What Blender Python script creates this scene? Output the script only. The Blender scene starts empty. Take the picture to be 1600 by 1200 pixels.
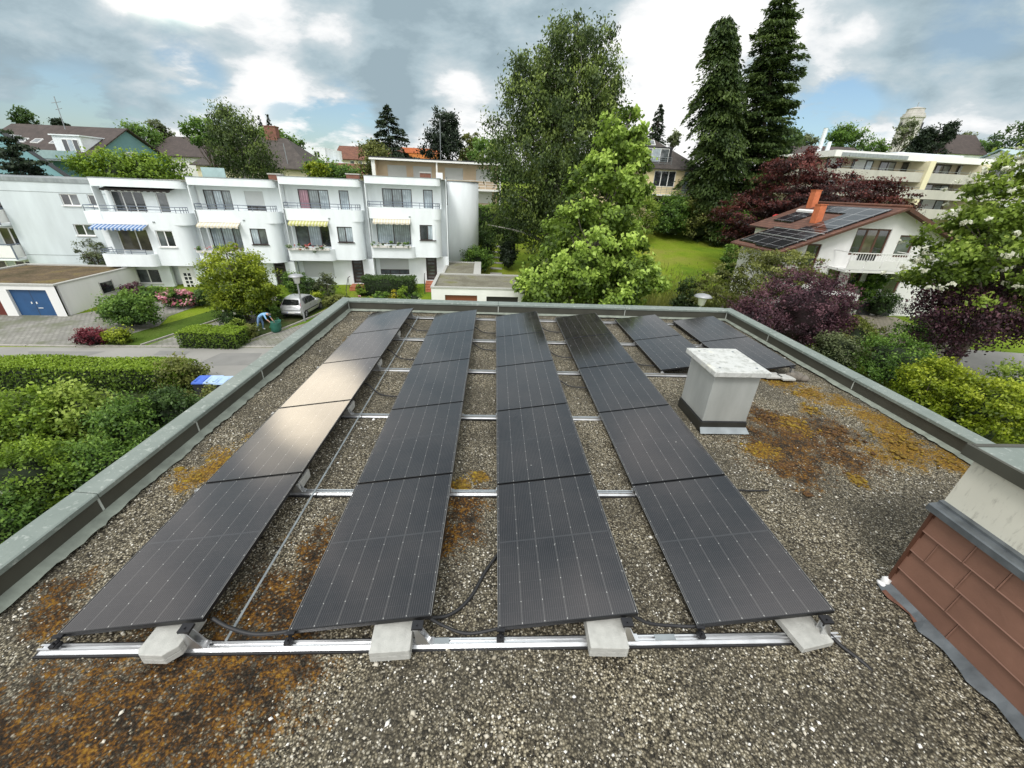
import bpy, math, random
import numpy as np
from mathutils import Vector, Matrix

random.seed(7)
RNG = np.random.default_rng(7)
scn = bpy.context.scene
COL = scn.collection
R = math.radians

# ------------------------------------------------------------------ survey
# camera station of the photograph; P() turns a bearing into a point on a
# known plane (a depth Y or a height z), so that things stand where they are.
F = 620.0
YAW, PITCH, ROLL = 0.05728157, 0.45803942, 0.04278925
CAM = np.array([3.25216988, -1.99684583, 3.29243234])


def _rot():
    cy, sy = math.cos(YAW), math.sin(YAW)
    cp, sp = math.cos(PITCH), math.sin(PITCH)
    f = np.array([sy * cp, cy * cp, -sp])
    r = np.array([cy, -sy, 0.0])
    u = np.cross(r, f)
    cr, sr = math.cos(ROLL), math.sin(ROLL)
    return np.array([r * cr + u * sr, -r * sr + u * cr, f])


CM = _rot()


def bearing(px, py):
    return np.array([(px - 800) / F, (600 - py) / F, 1.0]) @ CM


def P(px, py, Y=None, z=None):
    d = bearing(px, py)
    t = (Y - CAM[1]) / d[1] if Y is not None else (z - CAM[2]) / d[2]
    return CAM + d * t


def ss(a, b, t):
    t = min(1.0, max(0.0, (t - a) / (b - a)))
    return t * t * (3 - 2 * t)


GY = [-60, 22, 33, 45, 57, 66, 100, 200, 2000]
GZ = [-6.2, -6.2, -5.85, -4.2, -2.3, 0.6, 3.0, 5.5, 14]


def g(x, y):
    b = float(np.interp(y, GY, GZ))
    up = ss(9, 24, x) * 1.05 * (1 - ss(30, 55, y))
    return b + up


def hit(px, py):
    d = bearing(px, py)
    t = 4.0
    while t < 900:
        q = CAM + d * t
        if q[2] < g(q[0], q[1]):
            break
        t += 0.1 if t < 90 else 1.0
    return q


# ------------------------------------------------------------------ objects
def tag(o, label=None, cat=None, group=None, kind=None):
    if label: o['label'] = label
    if cat: o['category'] = cat
    if group: o['group'] = group
    if kind: o['kind'] = kind
    return o


def thing(name, label, cat, loc=(0, 0, 0), rz=0.0, group=None):
    o = bpy.data.objects.new(name, None)
    o.empty_display_size = 0.2
    COL.objects.link(o)
    o.location = loc
    o.rotation_euler = (0, 0, rz)
    return tag(o, label, cat, group)


def link_mesh(name, me, parent=None, mats=()):
    for m in mats:
        me.materials.append(m)
    o = bpy.data.objects.new(name, me)
    COL.objects.link(o)
    if parent is not None:
        o.parent = parent
    return o


def copy_tree(o, parent=None):
    c = o.copy()
    COL.objects.link(c)
    if parent is not None:
        c.parent = parent
    for ch in list(o.children):
        copy_tree(ch, c)
    return c


class MB:
    def __init__(s):
        s.v, s.f, s.m = [], [], []

    def add(s, vs, fs, mi=0):
        o = len(s.v)
        s.v += [tuple(map(float, q)) for q in vs]
        s.f += [tuple(i + o for i in q) for q in fs]
        s.m += [mi] * len(fs)
        return s

    def box(s, x0, x1, y0, y1, z0, z1, mi=0, M=None):
        vs = [(x0, y0, z0), (x1, y0, z0), (x1, y1, z0), (x0, y1, z0),
              (x0, y0, z1), (x1, y0, z1), (x1, y1, z1), (x0, y1, z1)]
        if M is not None:
            vs = [tuple(M @ Vector(q)) for q in vs]
        return s.add(vs, [(0, 3, 2, 1), (4, 5, 6, 7), (0, 1, 5, 4), (1, 2, 6, 5), (2, 3, 7, 6), (3, 0, 4, 7)], mi)

    def poly(s, pts, mi=0):
        return s.add(pts, [tuple(range(len(pts)))], mi)

    def prism(s, pts, axis, a, b, mi=0):
        """extrude a 2-D outline along an axis (0=x,1=y,2=z) from a to b"""
        def pt(p, t):
            return {0: (t, p[0], p[1]), 1: (p[0], t, p[1]), 2: (p[0], p[1], t)}[axis]
        n = len(pts)
        vs = [pt(p, a) for p in pts] + [pt(p, b) for p in pts]
        fs = [(i, (i + 1) % n, n + (i + 1) % n, n + i) for i in range(n)]
        fs += [tuple(range(n - 1, -1, -1)), tuple(range(n, 2 * n))]
        return s.add(vs, fs, mi)

    def tube(s, pts, rad, n=8, mi=0, cap=True):
        pts = [Vector(q) for q in pts]
        k = len(pts)
        if not hasattr(rad, '__len__'):
            rad = [rad] * k
        vs, fs = [], []
        ref = None
        for i, q in enumerate(pts):
            t = (pts[min(i + 1, k - 1)] - pts[max(i - 1, 0)]).normalized()
            if ref is None:
                ref = t.orthogonal().normalized()
            ref = (ref - t * ref.dot(t))
            ref = ref.normalized() if ref.length > 1e-6 else t.orthogonal().normalized()
            b = t.cross(ref)
            for j in range(n):
                a = 2 * math.pi * j / n
                vs.append(q + (ref * math.cos(a) + b * math.sin(a)) * rad[i])
        for i in range(k - 1):
            for j in range(n):
                fs.append((i * n + j, i * n + (j + 1) % n, (i + 1) * n + (j + 1) % n, (i + 1) * n + j))
        if cap:
            fs.append(tuple(range(n - 1, -1, -1)))
            fs.append(tuple((k - 1) * n + j for j in range(n)))
        return s.add(vs, fs, mi)

    def lathe(s, prof, n=20, c=(0, 0, 0), mi=0):
        vs, fs = [], []
        for r, z in prof:
            for j in range(n):
                a = 2 * math.pi * j / n
                vs.append((c[0] + r * math.cos(a), c[1] + r * math.sin(a), c[2] + z))
        for i in range(len(prof) - 1):
            for j in range(n):
                fs.append((i * n + j, i * n + (j + 1) % n, (i + 1) * n + (j + 1) % n, (i + 1) * n + j))
        fs.append(tuple(range(n - 1, -1, -1)))
        fs.append(tuple((len(prof) - 1) * n + j for j in range(n)))
        return s.add(vs, fs, mi)

    def blob(s, c, r, n=8, k=5, jit=0.0, mi=0):
        vs, fs = [], []
        for i in range(1, k):
            th = math.pi * i / k
            for j in range(n):
                a = 2 * math.pi * j / n
                q = 1 + random.uniform(-jit, jit)
                vs.append((c[0] + r[0] * q * math.sin(th) * math.cos(a), c[1] + r[1] * q * math.sin(th) * math.sin(a), c[2] + r[2] * q * math.cos(th)))
        top, bot = len(vs), len(vs) + 1
        vs += [(c[0], c[1], c[2] + r[2]), (c[0], c[1], c[2] - r[2])]
        for i in range(k - 2):
            for j in range(n):
                fs.append((i * n + j, (i + 1) * n + j, (i + 1) * n + (j + 1) % n, i * n + (j + 1) % n))
        for j in range(n):
            fs.append((top, j, (j + 1) % n))
            fs.append((bot, (k - 2) * n + (j + 1) % n, (k - 2) * n + j))
        return s.add(vs, fs, mi)

    def wall(s, s0, s1, z0, z1, d, holes=(), reveal=0.12, mi=0):
        """wall in the local x-z plane at depth y=d facing -y, with real openings"""
        xs = sorted({s0, s1, *[h for q in holes for h in q[:2]]})
        zs = sorted({z0, z1, *[h for q in holes for h in q[2:4]]})
        xs = [q for q in xs if s0 <= q <= s1]
        zs = [q for q in zs if z0 <= q <= z1]
        for a, b in zip(xs, xs[1:]):
            for c, e in zip(zs, zs[1:]):
                mx, mz = (a + b) / 2, (c + e) / 2
                if any(h[0] < mx < h[1] and h[2] < mz < h[3] for h in holes):
                    continue
                s.add([(a, d, c), (b, d, c), (b, d, e), (a, d, e)], [(0, 1, 2, 3)], mi)
        for h in holes:
            a, b, c, e = h[:4]
            r = d + reveal
            for q in ([(a, d, c), (a, d, e), (a, r, e), (a, r, c)], [(b, d, c), (b, r, c), (b, r, e), (b, d, e)],
                      [(a, d, e), (b, d, e), (b, r, e), (a, r, e)], [(a, d, c), (a, r, c), (b, r, c), (b, d, c)]):
                s.add(q, [(0, 1, 2, 3)], mi)
        return s

    def build(s, name, mats, parent=None, smooth=False, bevel=0.0):
        me = bpy.data.meshes.new(name)
        me.from_pydata(s.v, [], s.f)
        if not isinstance(mats, (list, tuple)):
            mats = [mats]
        o = link_mesh(name, me, parent, mats)
        if len(mats) > 1:
            me.polygons.foreach_set('material_index', s.m)
        if smooth:
            me.polygons.foreach_set('use_smooth', [True] * len(me.polygons))
        if bevel:
            b = o.modifiers.new('Bevel', 'BEVEL')
            b.width, b.segments, b.limit_method = bevel, 2, 'ANGLE'
        me.update()
        return o


# ------------------------------------------------------------------ materials
class NT:
    def __init__(s, name):
        s.m = bpy.data.materials.new(name)
        s.m.use_nodes = True
        s.t = s.m.node_tree
        s.b = s.t.nodes['Principled BSDF']

    def n(s, typ, **kw):
        nd = s.t.nodes.new('ShaderNode' + typ)
        for k, v in kw.items():
            if k in nd.inputs:
                nd.inputs[k].default_value = v
            else:
                setattr(nd, k, v)
        return nd

    def l(s, a, b):
        s.t.links.new(a, b)

    def co(s, kind='Object', scale=(1, 1, 1)):
        t = s.n('TexCoord')
        mp = s.n('Mapping')
        mp.inputs['Scale'].default_value = scale
        s.l(t.outputs[kind], mp.inputs['Vector'])
        return mp.outputs[0]

    def noise(s, vec, scale, detail=4, rough=0.55):
        nd = s.n('TexNoise')
        nd.inputs['Scale'].default_value = scale
        nd.inputs['Detail'].default_value = detail
        nd.inputs['Roughness'].default_value = rough
        if vec is not None:
            s.l(vec, nd.inputs['Vector'])
        return nd.outputs[0]

    def ramp(s, fac, stops, interp='LINEAR'):
        nd = s.n('ValToRGB')
        cr = nd.color_ramp
        cr.interpolation = interp
        while len(cr.elements) < len(stops):
            cr.elements.new(0.5)
        for e, (p, c) in zip(cr.elements, stops):
            e.position = p
            e.color = (*c, 1) if len(c) == 3 else c
        s.l(fac, nd.inputs[0])
        return nd.outputs[0]

    def mix(s, fac, a, b, blend='MIX'):
        nd = s.n('Mix', data_type='RGBA', blend_type=blend)
        for i, v in ((0, fac), (6, a), (7, b)):
            if hasattr(v, 'type') and hasattr(v, 'node'):
                s.l(v, nd.inputs[i])
            else:
                nd.inputs[i].default_value = v if i == 0 else (*v[:3], 1)
        return nd.outputs[2]

    def math(s, op, a, b=None, c=None, clamp=False):
        nd = s.n('Math', operation=op, use_clamp=clamp)
        for i, v in enumerate((a, b, c)):
            if v is None:
                continue
            if hasattr(v, 'node'):
                s.l(v, nd.inputs[i])
            else:
                nd.inputs[i].default_value = v
        return nd.outputs[0]

    def sep(s, vec):
        nd = s.n('SeparateXYZ')
        s.l(vec, nd.inputs[0])
        return nd.outputs

    def bump(s, h, strength=0.3, dist=0.02):
        nd = s.n('Bump')
        nd.inputs['Strength'].default_value = strength
        nd.inputs['Distance'].default_value = dist
        s.l(h, nd.inputs['Height'])
        s.l(nd.outputs[0], s.b.inputs['Normal'])

    def base(s, c):
        if hasattr(c, 'node'):
            s.l(c, s.b.inputs['Base Color'])
        else:
            s.b.inputs['Base Color'].default_value = (*c, 1)


def mat(name, col, rough=0.6, metal=0.0, var=0.15, scale=3.0, bump=0.0, streak=False, ior=None, detail=5):
    """plain surface with believable tonal variation (and rain streaks if asked)"""
    t = NT(name)
    v = t.co('Object', (1, 1, 0.25) if streak else (1, 1, 1))
    n1 = t.noise(v, scale, detail)
    n2 = t.noise(t.co('Object'), scale * 9, 3)
    lo = tuple(c * (1 - var) for c in col)
    hi = tuple(min(1, c * (1 + var * 0.7)) for c in col)
    c = t.ramp(n1, [(0.3, lo), (0.7, hi)])
    c = t.mix(t.math('MULTIPLY', n2, var * 0.6), c, tuple(q * 0.55 for q in col))
    t.base(c)
    t.b.inputs['Roughness'].default_value = rough
    t.b.inputs['Metallic'].default_value = metal
    if ior: t.b.inputs['IOR'].default_value = ior
    if bump: t.bump(n2, bump, 0.02)
    return t.m


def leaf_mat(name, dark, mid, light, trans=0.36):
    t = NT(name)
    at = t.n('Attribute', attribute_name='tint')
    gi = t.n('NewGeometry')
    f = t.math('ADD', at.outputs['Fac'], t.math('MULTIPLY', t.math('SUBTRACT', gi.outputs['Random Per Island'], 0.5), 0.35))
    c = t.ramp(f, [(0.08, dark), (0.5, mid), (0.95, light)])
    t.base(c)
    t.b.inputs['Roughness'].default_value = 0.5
    t.b.inputs['Specular IOR Level'].default_value = 0.35
    tr = t.n('BsdfTranslucent')
    t.l(c, tr.inputs[0])
    ms = t.n('MixShader')
    ms.inputs[0].default_value = trans
    t.l(t.b.outputs[0], ms.inputs[1])
    t.l(tr.outputs[0], ms.inputs[2])
    t.l(ms.outputs[0], t.t.nodes['Material Output'].inputs[0])
    return t.m


M = {}
M['plaster'] = mat('white_plaster', (0.80, 0.845, 0.86), 0.9, var=0.11, scale=0.8, streak=True, bump=0.05)
M['plaster_grey'] = mat('bluish_grey_plaster', (0.585, 0.645, 0.66), 0.9, var=0.12, scale=0.8, streak=True)
M['plaster_warm'] = mat('warm_white_plaster', (0.74, 0.74, 0.72), 0.9, var=0.08, scale=0.8, streak=True)
M['cream'] = mat('cream_plaster', (0.72, 0.60, 0.36), 0.9, var=0.08, scale=0.5, streak=True)
M['palecream'] = mat('pale_cream_plaster', (0.72, 0.66, 0.46), 0.9, var=0.08, scale=0.5, streak=True)
M['beige'] = mat('beige_plaster', (0.55, 0.43, 0.30), 0.9, var=0.1, scale=0.6)
M['teal'] = mat('teal_render', (0.16, 0.30, 0.34), 0.9, var=0.08, scale=0.4)
M['concrete_band'] = mat('pale_concrete', (0.46, 0.445, 0.40), 0.9, var=0.14, scale=0.8, streak=True)
M['orange'] = mat('orange_render', (0.62, 0.22, 0.06), 0.9, var=0.1, scale=0.5)
M['terracotta'] = mat('orange_clay', (0.58, 0.17, 0.07), 0.8, var=0.2, scale=3)
M['brownwood'] = mat('brown_timber', (0.09, 0.035, 0.018), 0.6, var=0.3, scale=6, streak=True)
M['darkwood'] = mat('dark_timber', (0.025, 0.016, 0.014), 0.6, var=0.3, scale=6)
M['wframe'] = mat('white_frame', (0.78, 0.78, 0.76), 0.5, var=0.04)
M['dframe'] = mat('dark_frame', (0.035, 0.025, 0.022), 0.45, var=0.1)
M['rail'] = mat('grey_blue_rail', (0.16, 0.19, 0.24), 0.5, metal=0.3, var=0.1)
M['alu'] = mat('bare_aluminium', (0.78, 0.79, 0.80), 0.32, metal=0.9, var=0.12, scale=5)
M['alu_dark'] = mat('dark_anodised_clamp', (0.03, 0.03, 0.033), 0.4, metal=0.6)
M['zinc'] = mat('weathered_zinc', (0.30, 0.33, 0.34), 0.5, metal=0.5, var=0.25, scale=4, streak=True)
M['lead'] = mat('lead_flashing', (0.13, 0.145, 0.155), 0.5, metal=0.4, var=0.35, scale=7)
M['rubber'] = mat('black_rubber', (0.012, 0.012, 0.013), 0.55, var=0.1)
M['slab'] = mat('concrete_slab', (0.42, 0.42, 0.39), 0.9, var=0.16, scale=14, bump=0.3)
M['asphalt'] = None
M['darkgrey'] = mat('dark_grey_paint', (0.03, 0.032, 0.035), 0.6, var=0.15)
M['blue_door'] = mat('blue_door_paint', (0.018, 0.075, 0.19), 0.55, var=0.12, scale=2)
M['red_door'] = mat('red_brown_door_paint', (0.12, 0.02, 0.012), 0.55, var=0.15, scale=2)
M['oak_door'] = mat('red_oak_door', (0.19, 0.055, 0.022), 0.5, var=0.3, scale=5, streak=True)
M['shutter'] = None
M['bark'] = mat('bark', (0.10, 0.08, 0.06), 0.95, var=0.4, scale=8, bump=0.5)
M['birchbark'] = mat('birch_bark', (0.38, 0.36, 0.32), 0.9, var=0.5, scale=9)
M['greybark'] = mat('grey_bark', (0.17, 0.145, 0.125), 0.95, var=0.35, scale=6, bump=0.4)
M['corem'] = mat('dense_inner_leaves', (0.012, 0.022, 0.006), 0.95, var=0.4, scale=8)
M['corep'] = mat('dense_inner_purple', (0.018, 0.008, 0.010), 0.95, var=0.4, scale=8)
M['skin'] = mat('skin', (0.52, 0.30, 0.22), 0.6, var=0.05)
M['shirt'] = mat('light_blue_cloth', (0.22, 0.42, 0.68), 0.9, var=0.15, scale=8)
M['jeans'] = mat('blue_denim', (0.16, 0.27, 0.46), 0.9, var=0.15, scale=8)
M['shoe'] = mat('white_shoe', (0.62, 0.62, 0.62), 0.7, var=0.1)
M['hairm'] = mat('grey_brown_hair', (0.12, 0.10, 0.09), 0.8, var=0.3, scale=20)
M['silver'] = mat('silver_car_paint', (0.56, 0.57, 0.58), 0.28, metal=0.55, var=0.03)
M['carglass'] = mat('tinted_car_glass', (0.012, 0.014, 0.015), 0.06, var=0.1)
M['taillight'] = mat('red_tail_lamp', (0.30, 0.012, 0.01), 0.25, var=0.1)
M['plate'] = mat('white_number_plate', (0.75, 0.75, 0.72), 0.5, var=0.03)
M['tyre'] = mat('tyre_rubber', (0.018, 0.018, 0.019), 0.8, var=0.1)
M['rim'] = mat('grey_rim', (0.35, 0.36, 0.37), 0.4, metal=0.7)
M['lampwhite'] = mat('white_lamp_glass', (0.68, 0.68, 0.66), 0.4, var=0.04)
M['lampgrey'] = mat('grey_lamp_metal', (0.36, 0.37, 0.38), 0.5, metal=0.4)
M['binblue'] = mat('blue_bin_plastic', (0.05, 0.13, 0.52), 0.5, var=0.15)
M['binpale'] = mat('sun_bleached_blue_plastic', (0.36, 0.50, 0.70), 0.5, var=0.15)
M['bag'] = mat('green_woven_bag', (0.02, 0.12, 0.085), 0.6, var=0.25, scale=7)
M['bucket'] = mat('green_bucket', (0.02, 0.19, 0.05), 0.5, var=0.15)
M['redplastic'] = mat('red_cloth', (0.50, 0.03, 0.03), 0.7)
M['terrac_pot'] = mat('pale_planter', (0.66, 0.64, 0.60), 0.8, var=0.1)
M['stonepath'] = mat('stepping_stone', (0.34, 0.33, 0.31), 0.9, var=0.25, scale=2)
M['kerb'] = mat('kerb_stone', (0.34, 0.32, 0.29), 0.9, var=0.25, scale=3)
M['steps'] = mat('orange_brick_steps', (0.42, 0.15, 0.08), 0.85, var=0.25, scale=6)
M['solargrid'] = None
M['glassrail'] = mat('greenish_glass_panel', (0.30, 0.42, 0.42), 0.1, var=0.1)
M['silicone'] = mat('white_sealant', (0.75, 0.75, 0.74), 0.5, var=0.1, scale=20)
M['towerstone'] = mat('pale_tower_stone', (0.50, 0.48, 0.45), 0.9, var=0.2, scale=0.3)
M['bricks'] = mat('brown_brick', (0.22, 0.10, 0.07), 0.9, var=0.3, scale=6)


def pane_mat(name, col, rough=0.08, folds=False, fold_col=None):
    t = NT(name)
    v = t.co('Object')
    n = t.noise(v, 1.3, 3)
    c = t.ramp(n, [(0.35, tuple(q * 0.5 for q in col)), (0.65, tuple(min(1, q * 1.4) for q in col))])
    if folds:
        x = t.sep(v)[0]
        w = t.math('ADD', t.math('MULTIPLY', t.math('SINE', t.math('MULTIPLY', x, 34.0)), 0.5), 0.5)
        c = t.mix(w, c, fold_col)
    t.base(c)
    t.b.inputs['Roughness'].default_value = rough
    t.b.inputs['IOR'].default_value = 1.5
    t.b.inputs['Coat Weight'].default_value = 1.0
    t.b.inputs['Coat Roughness'].default_value = 0.02
    return t.m


M['pane'] = pane_mat('window_glass_dark', (0.025, 0.03, 0.033))
M['pane_grey'] = pane_mat('window_glass_grey', (0.10, 0.115, 0.12))
M['pane_net'] = pane_mat('net_curtain_behind_glass', (0.46, 0.53, 0.57), 0.4, True, (0.28, 0.34, 0.38))
M['pane_lace'] = pane_mat('grey_lace_behind_glass', (0.29, 0.34, 0.355), 0.4, True, (0.17, 0.20, 0.21))
M['pane_pink'] = pane_mat('pink_curtain_behind_glass', (0.42, 0.20, 0.26), 0.4, True, (0.26, 0.12, 0.16))
M['pane_brown'] = pane_mat('glass_with_garden_reflection', (0.085, 0.075, 0.055))


def stripes(name, axis, freq, a, b, duty=0.5, rough=0.6, soft=0.08):
    t = NT(name)
    x = t.sep(t.co('Object'))[axis]
    fr = t.math('FRACT', t.math('MULTIPLY', x, freq))
    k = t.math('GREATER_THAN', fr, duty)
    n = t.noise(t.co('Object'), 2.5, 4)
    c = t.mix(k, a, b)
    c = t.mix(t.math('MULTIPLY', n, 0.25), c, tuple(q * 0.5 for q in a))
    t.base(c)
    t.b.inputs['Roughness'].default_value = rough
    t.bump(fr, 0.25, 0.02)
    return t.m


M['shutter'] = stripes('roller_shutter_slats', 2, 18, (0.60, 0.62, 0.62), (0.50, 0.52, 0.52), 0.8)
M['shutter_beige'] = stripes('beige_roller_shutter', 2, 18, (0.56, 0.57, 0.55), (0.46, 0.47, 0.45), 0.8)
M['awn_cream'] = stripes('cream_striped_awning', 0, 4.2, (0.62, 0.55, 0.40), (0.66, 0.64, 0.57), 0.5)
M['awn_green'] = stripes('yellow_green_striped_awning', 0, 4.0, (0.42, 0.42, 0.12), (0.58, 0.56, 0.40), 0.5)
M['awn_blue'] = stripes('blue_white_striped_awning', 0, 3.6, (0.07, 0.16, 0.36), (0.55, 0.60, 0.66), 0.62)
M['plankdoor'] = stripes('vertical_plank_door', 0, 7, (0.19, 0.055, 0.022), (0.11, 0.03, 0.012), 0.88)
M['darkdoor'] = stripes('dark_ribbed_door', 0, 6, (0.02, 0.018, 0.017), (0.011, 0.010, 0.010), 0.9)


def tiles(name, c1, c2, gap, sx, sy, off=0.5, kind='Object', rough=0.85, bump=0.6, squash=1.0, mortar=0.02, moss=None, bx=None):
    t = NT(name)
    v = t.co(kind, (sx, sy, 1)) if bx is None else t.co(kind, bx)
    b = t.n('TexBrick')
    b.offset = off
    b.inputs['Color1'].default_value = (*c1, 1)
    b.inputs['Color2'].default_value = (*c2, 1)
    b.inputs['Mortar'].default_value = (*gap, 1)
    b.inputs['Scale'].default_value = 1.0
    b.inputs['Mortar Size'].default_value = mortar
    b.inputs['Brick Width'].default_value = 1.0
    b.inputs['Row Height'].default_value = 1.0
    t.l(v, b.inputs['Vector'])
    n = t.noise(t.co(kind), 0.9, 5)
    c = t.mix(t.ramp(n, [(0.35, (0, 0, 0)), (0.7, (1, 1, 1))]), b.outputs[0], tuple(q * 0.6 for q in c1), 'MIX')
    c2_ = t.mix(0.5, b.outputs[0], c)
    if moss:
        m2 = t.noise(t.co(kind), 0.6, 6)
        c2_ = t.mix(t.ramp(m2, [(0.5, (0, 0, 0)), (0.62, (0.8, 0.8, 0.8))]), c2_, moss)
    t.base(c2_)
    t.b.inputs['Roughness'].default_value = rough
    t.bump(b.outputs['Fac'], -bump, 0.03)
    return t.m


M['tile_brown'] = tiles('brown_clay_tiles', (0.13, 0.055, 0.035), (0.20, 0.085, 0.05), (0.03, 0.015, 0.01), 3.6, 3.0)
M['tile_dark'] = tiles('dark_weathered_tiles', (0.060, 0.050, 0.044), (0.085, 0.072, 0.062), (0.025, 0.02, 0.018), 3.0, 2.6)
M['tile_umber'] = tiles('umber_roof_tiles', (0.055, 0.042, 0.037), (0.075, 0.057, 0.050), (0.03, 0.02, 0.018), 3.0, 2.6)
M['paver'] = tiles('grey_paving_blocks', (0.22, 0.21, 0.19), (0.29, 0.28, 0.25), (0.07, 0.08, 0.05), 3.2, 4.8, moss=(0.11, 0.12, 0.07), mortar=0.06)
M['paver_warm'] = tiles('sandy_paving_blocks', (0.30, 0.265, 0.20), (0.36, 0.32, 0.25), (0.12, 0.11, 0.07), 3.0, 4.4, mortar=0.06)


def asphalt():
    t = NT('worn_asphalt')
    v = t.co('Object')
    a = t.noise(v, 0.35, 5)
    b = t.noise(v, 60, 2)
    c = t.ramp(a, [(0.35, (0.245, 0.238, 0.22)), (0.65, (0.315, 0.305, 0.28))])
    c = t.mix(t.math('MULTIPLY', b, 0.4), c, (0.15, 0.15, 0.14))
    t.base(c)
    t.b.inputs['Roughness'].default_value = 0.9
    t.bump(b, 0.2, 0.01)
    return t.m


M['asphalt'] = asphalt()
M['asphalt_dark'] = mat('asphalt_repair_patch', (0.205, 0.202, 0.19), 0.9, var=0.12, scale=1.5)


def grass_mat(name, a, b, c, s=0.25):
    t = NT(name)
    v = t.co('Object')
    n1 = t.noise(v, s, 5, 0.6)
    n2 = t.noise(v, 9, 4, 0.7)
    col = t.ramp(n1, [(0.36, a), (0.52, b), (0.68, c)])
    col = t.mix(t.ramp(n2, [(0.4, (0, 0, 0)), (0.75, (0.7, 0.7, 0.7))]), col, tuple(q * 0.4 for q in a))
    t.base(col)
    t.b.inputs['Roughness'].default_value = 0.9
    t.b.inputs['Specular IOR Level'].default_value = 0.1
    t.bump(n2, 0.6, 0.08)
    return t.m


M['lawn'] = grass_mat('meadow_grass', (0.11, 0.19, 0.015), (0.19, 0.26, 0.02), (0.25, 0.25, 0.05), 0.16)
M['lawn_strip'] = grass_mat('front_lawn', (0.055, 0.10, 0.012), (0.08, 0.13, 0.018), (0.10, 0.13, 0.03))
M['soil'] = grass_mat('planted_soil', (0.03, 0.045, 0.014), (0.05, 0.07, 0.02), (0.09, 0.08, 0.04), 0.5)
M['roofmoss'] = grass_mat('mossy_roof_felt', (0.085, 0.07, 0.04), (0.15, 0.11, 0.07), (0.19, 0.15, 0.06), 0.5)
M['roofgravel2'] = grass_mat('gravel_with_sedum', (0.17, 0.16, 0.12), (0.24, 0.23, 0.18), (0.18, 0.18, 0.07), 0.6)

# leaves: dark, mid, light
LV = {}
def lv(k, *a, **kw):
    LV[k] = leaf_mat('leaves_' + k, *a, **kw)
lv('mid', (0.033, 0.069, 0.014), (0.093, 0.182, 0.028), (0.205, 0.328, 0.052))
lv('deep', (0.019, 0.042, 0.012), (0.046, 0.090, 0.020), (0.103, 0.174, 0.042))
lv('bright', (0.060, 0.095, 0.007), (0.206, 0.269, 0.015), (0.411, 0.470, 0.039))
lv('lime', (0.068, 0.112, 0.015), (0.203, 0.294, 0.037), (0.392, 0.488, 0.100))
lv('hedge', (0.052, 0.097, 0.013), (0.148, 0.241, 0.023), (0.296, 0.419, 0.040))
lv('catalpa', (0.061, 0.105, 0.015), (0.229, 0.343, 0.052), (0.525, 0.688, 0.141))
lv('birch', (0.038, 0.065, 0.017), (0.117, 0.170, 0.039), (0.270, 0.348, 0.078))
lv('grey', (0.042, 0.052, 0.023), (0.105, 0.130, 0.058), (0.211, 0.247, 0.111))
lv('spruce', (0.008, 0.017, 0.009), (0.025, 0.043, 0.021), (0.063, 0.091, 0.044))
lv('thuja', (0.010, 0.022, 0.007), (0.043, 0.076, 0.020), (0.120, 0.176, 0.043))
lv('maple', (0.018, 0.007, 0.006), (0.079, 0.021, 0.018), (0.192, 0.053, 0.040))
lv('purple', (0.024, 0.012, 0.017), (0.076, 0.032, 0.046), (0.196, 0.093, 0.112))
lv('berry', (0.060, 0.010, 0.014), (0.144, 0.024, 0.036), (0.264, 0.060, 0.072))
lv('olive', (0.051, 0.061, 0.014), (0.146, 0.169, 0.038), (0.277, 0.297, 0.081))
lv('yellow', (0.151, 0.150, 0.010), (0.389, 0.360, 0.020), (0.594, 0.500, 0.050))
lv('pink', (0.450, 0.100, 0.160), (0.700, 0.280, 0.360), (0.850, 0.500, 0.550))
lv('white', (0.500, 0.500, 0.380), (0.720, 0.720, 0.600), (0.850, 0.850, 0.750))
lv('red', (0.300, 0.020, 0.020), (0.550, 0.060, 0.050), (0.700, 0.200, 0.150))
lv('reed', (0.070, 0.091, 0.016), (0.168, 0.195, 0.039), (0.309, 0.312, 0.078))


# ------------------------------------------------------------------ foliage
def unit(a):
    return a / np.maximum(np.linalg.norm(a, axis=1, keepdims=True), 1e-9)


def leaf_arrays(pos, dirs, nrm, L, Wd):
    """diamond leaves bent slightly along the midrib"""
    d = unit(dirs)
    s = unit(np.cross(nrm, d))
    u = np.cross(d, s)
    L = L[:, None]; Wd = Wd[:, None]
    a = pos - d * L * 0.5
    b = pos + s * Wd * 0.5 + u * L * 0.06
    c = pos + d * L * 0.5 - u * L * 0.10
    e = pos - s * Wd * 0.5 + u * L * 0.06
    return np.stack([a, b, c, e], 1).reshape(-1, 3)


def mesh_from_quads(name, vs, tint, mi=None):
    n = len(vs) // 4
    me = bpy.data.meshes.new(name)
    me.vertices.add(len(vs))
    me.vertices.foreach_set('co', vs.astype(np.float32).ravel())
    me.loops.add(n * 4)
    me.loops.foreach_set('vertex_index', np.arange(n * 4, dtype=np.int32))
    me.polygons.add(n)
    me.polygons.foreach_set('loop_start', np.arange(0, n * 4, 4, dtype=np.int32))
    me.polygons.foreach_set('loop_total', np.full(n, 4, dtype=np.int32))
    if mi is not None:
        me.polygons.foreach_set('material_index', mi.astype(np.int32))
    at = me.attributes.new('tint', 'FLOAT', 'FACE')
    at.data.foreach_set('value', tint.astype(np.float32))
    me.update(calc_edges=True)
    return me


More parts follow.
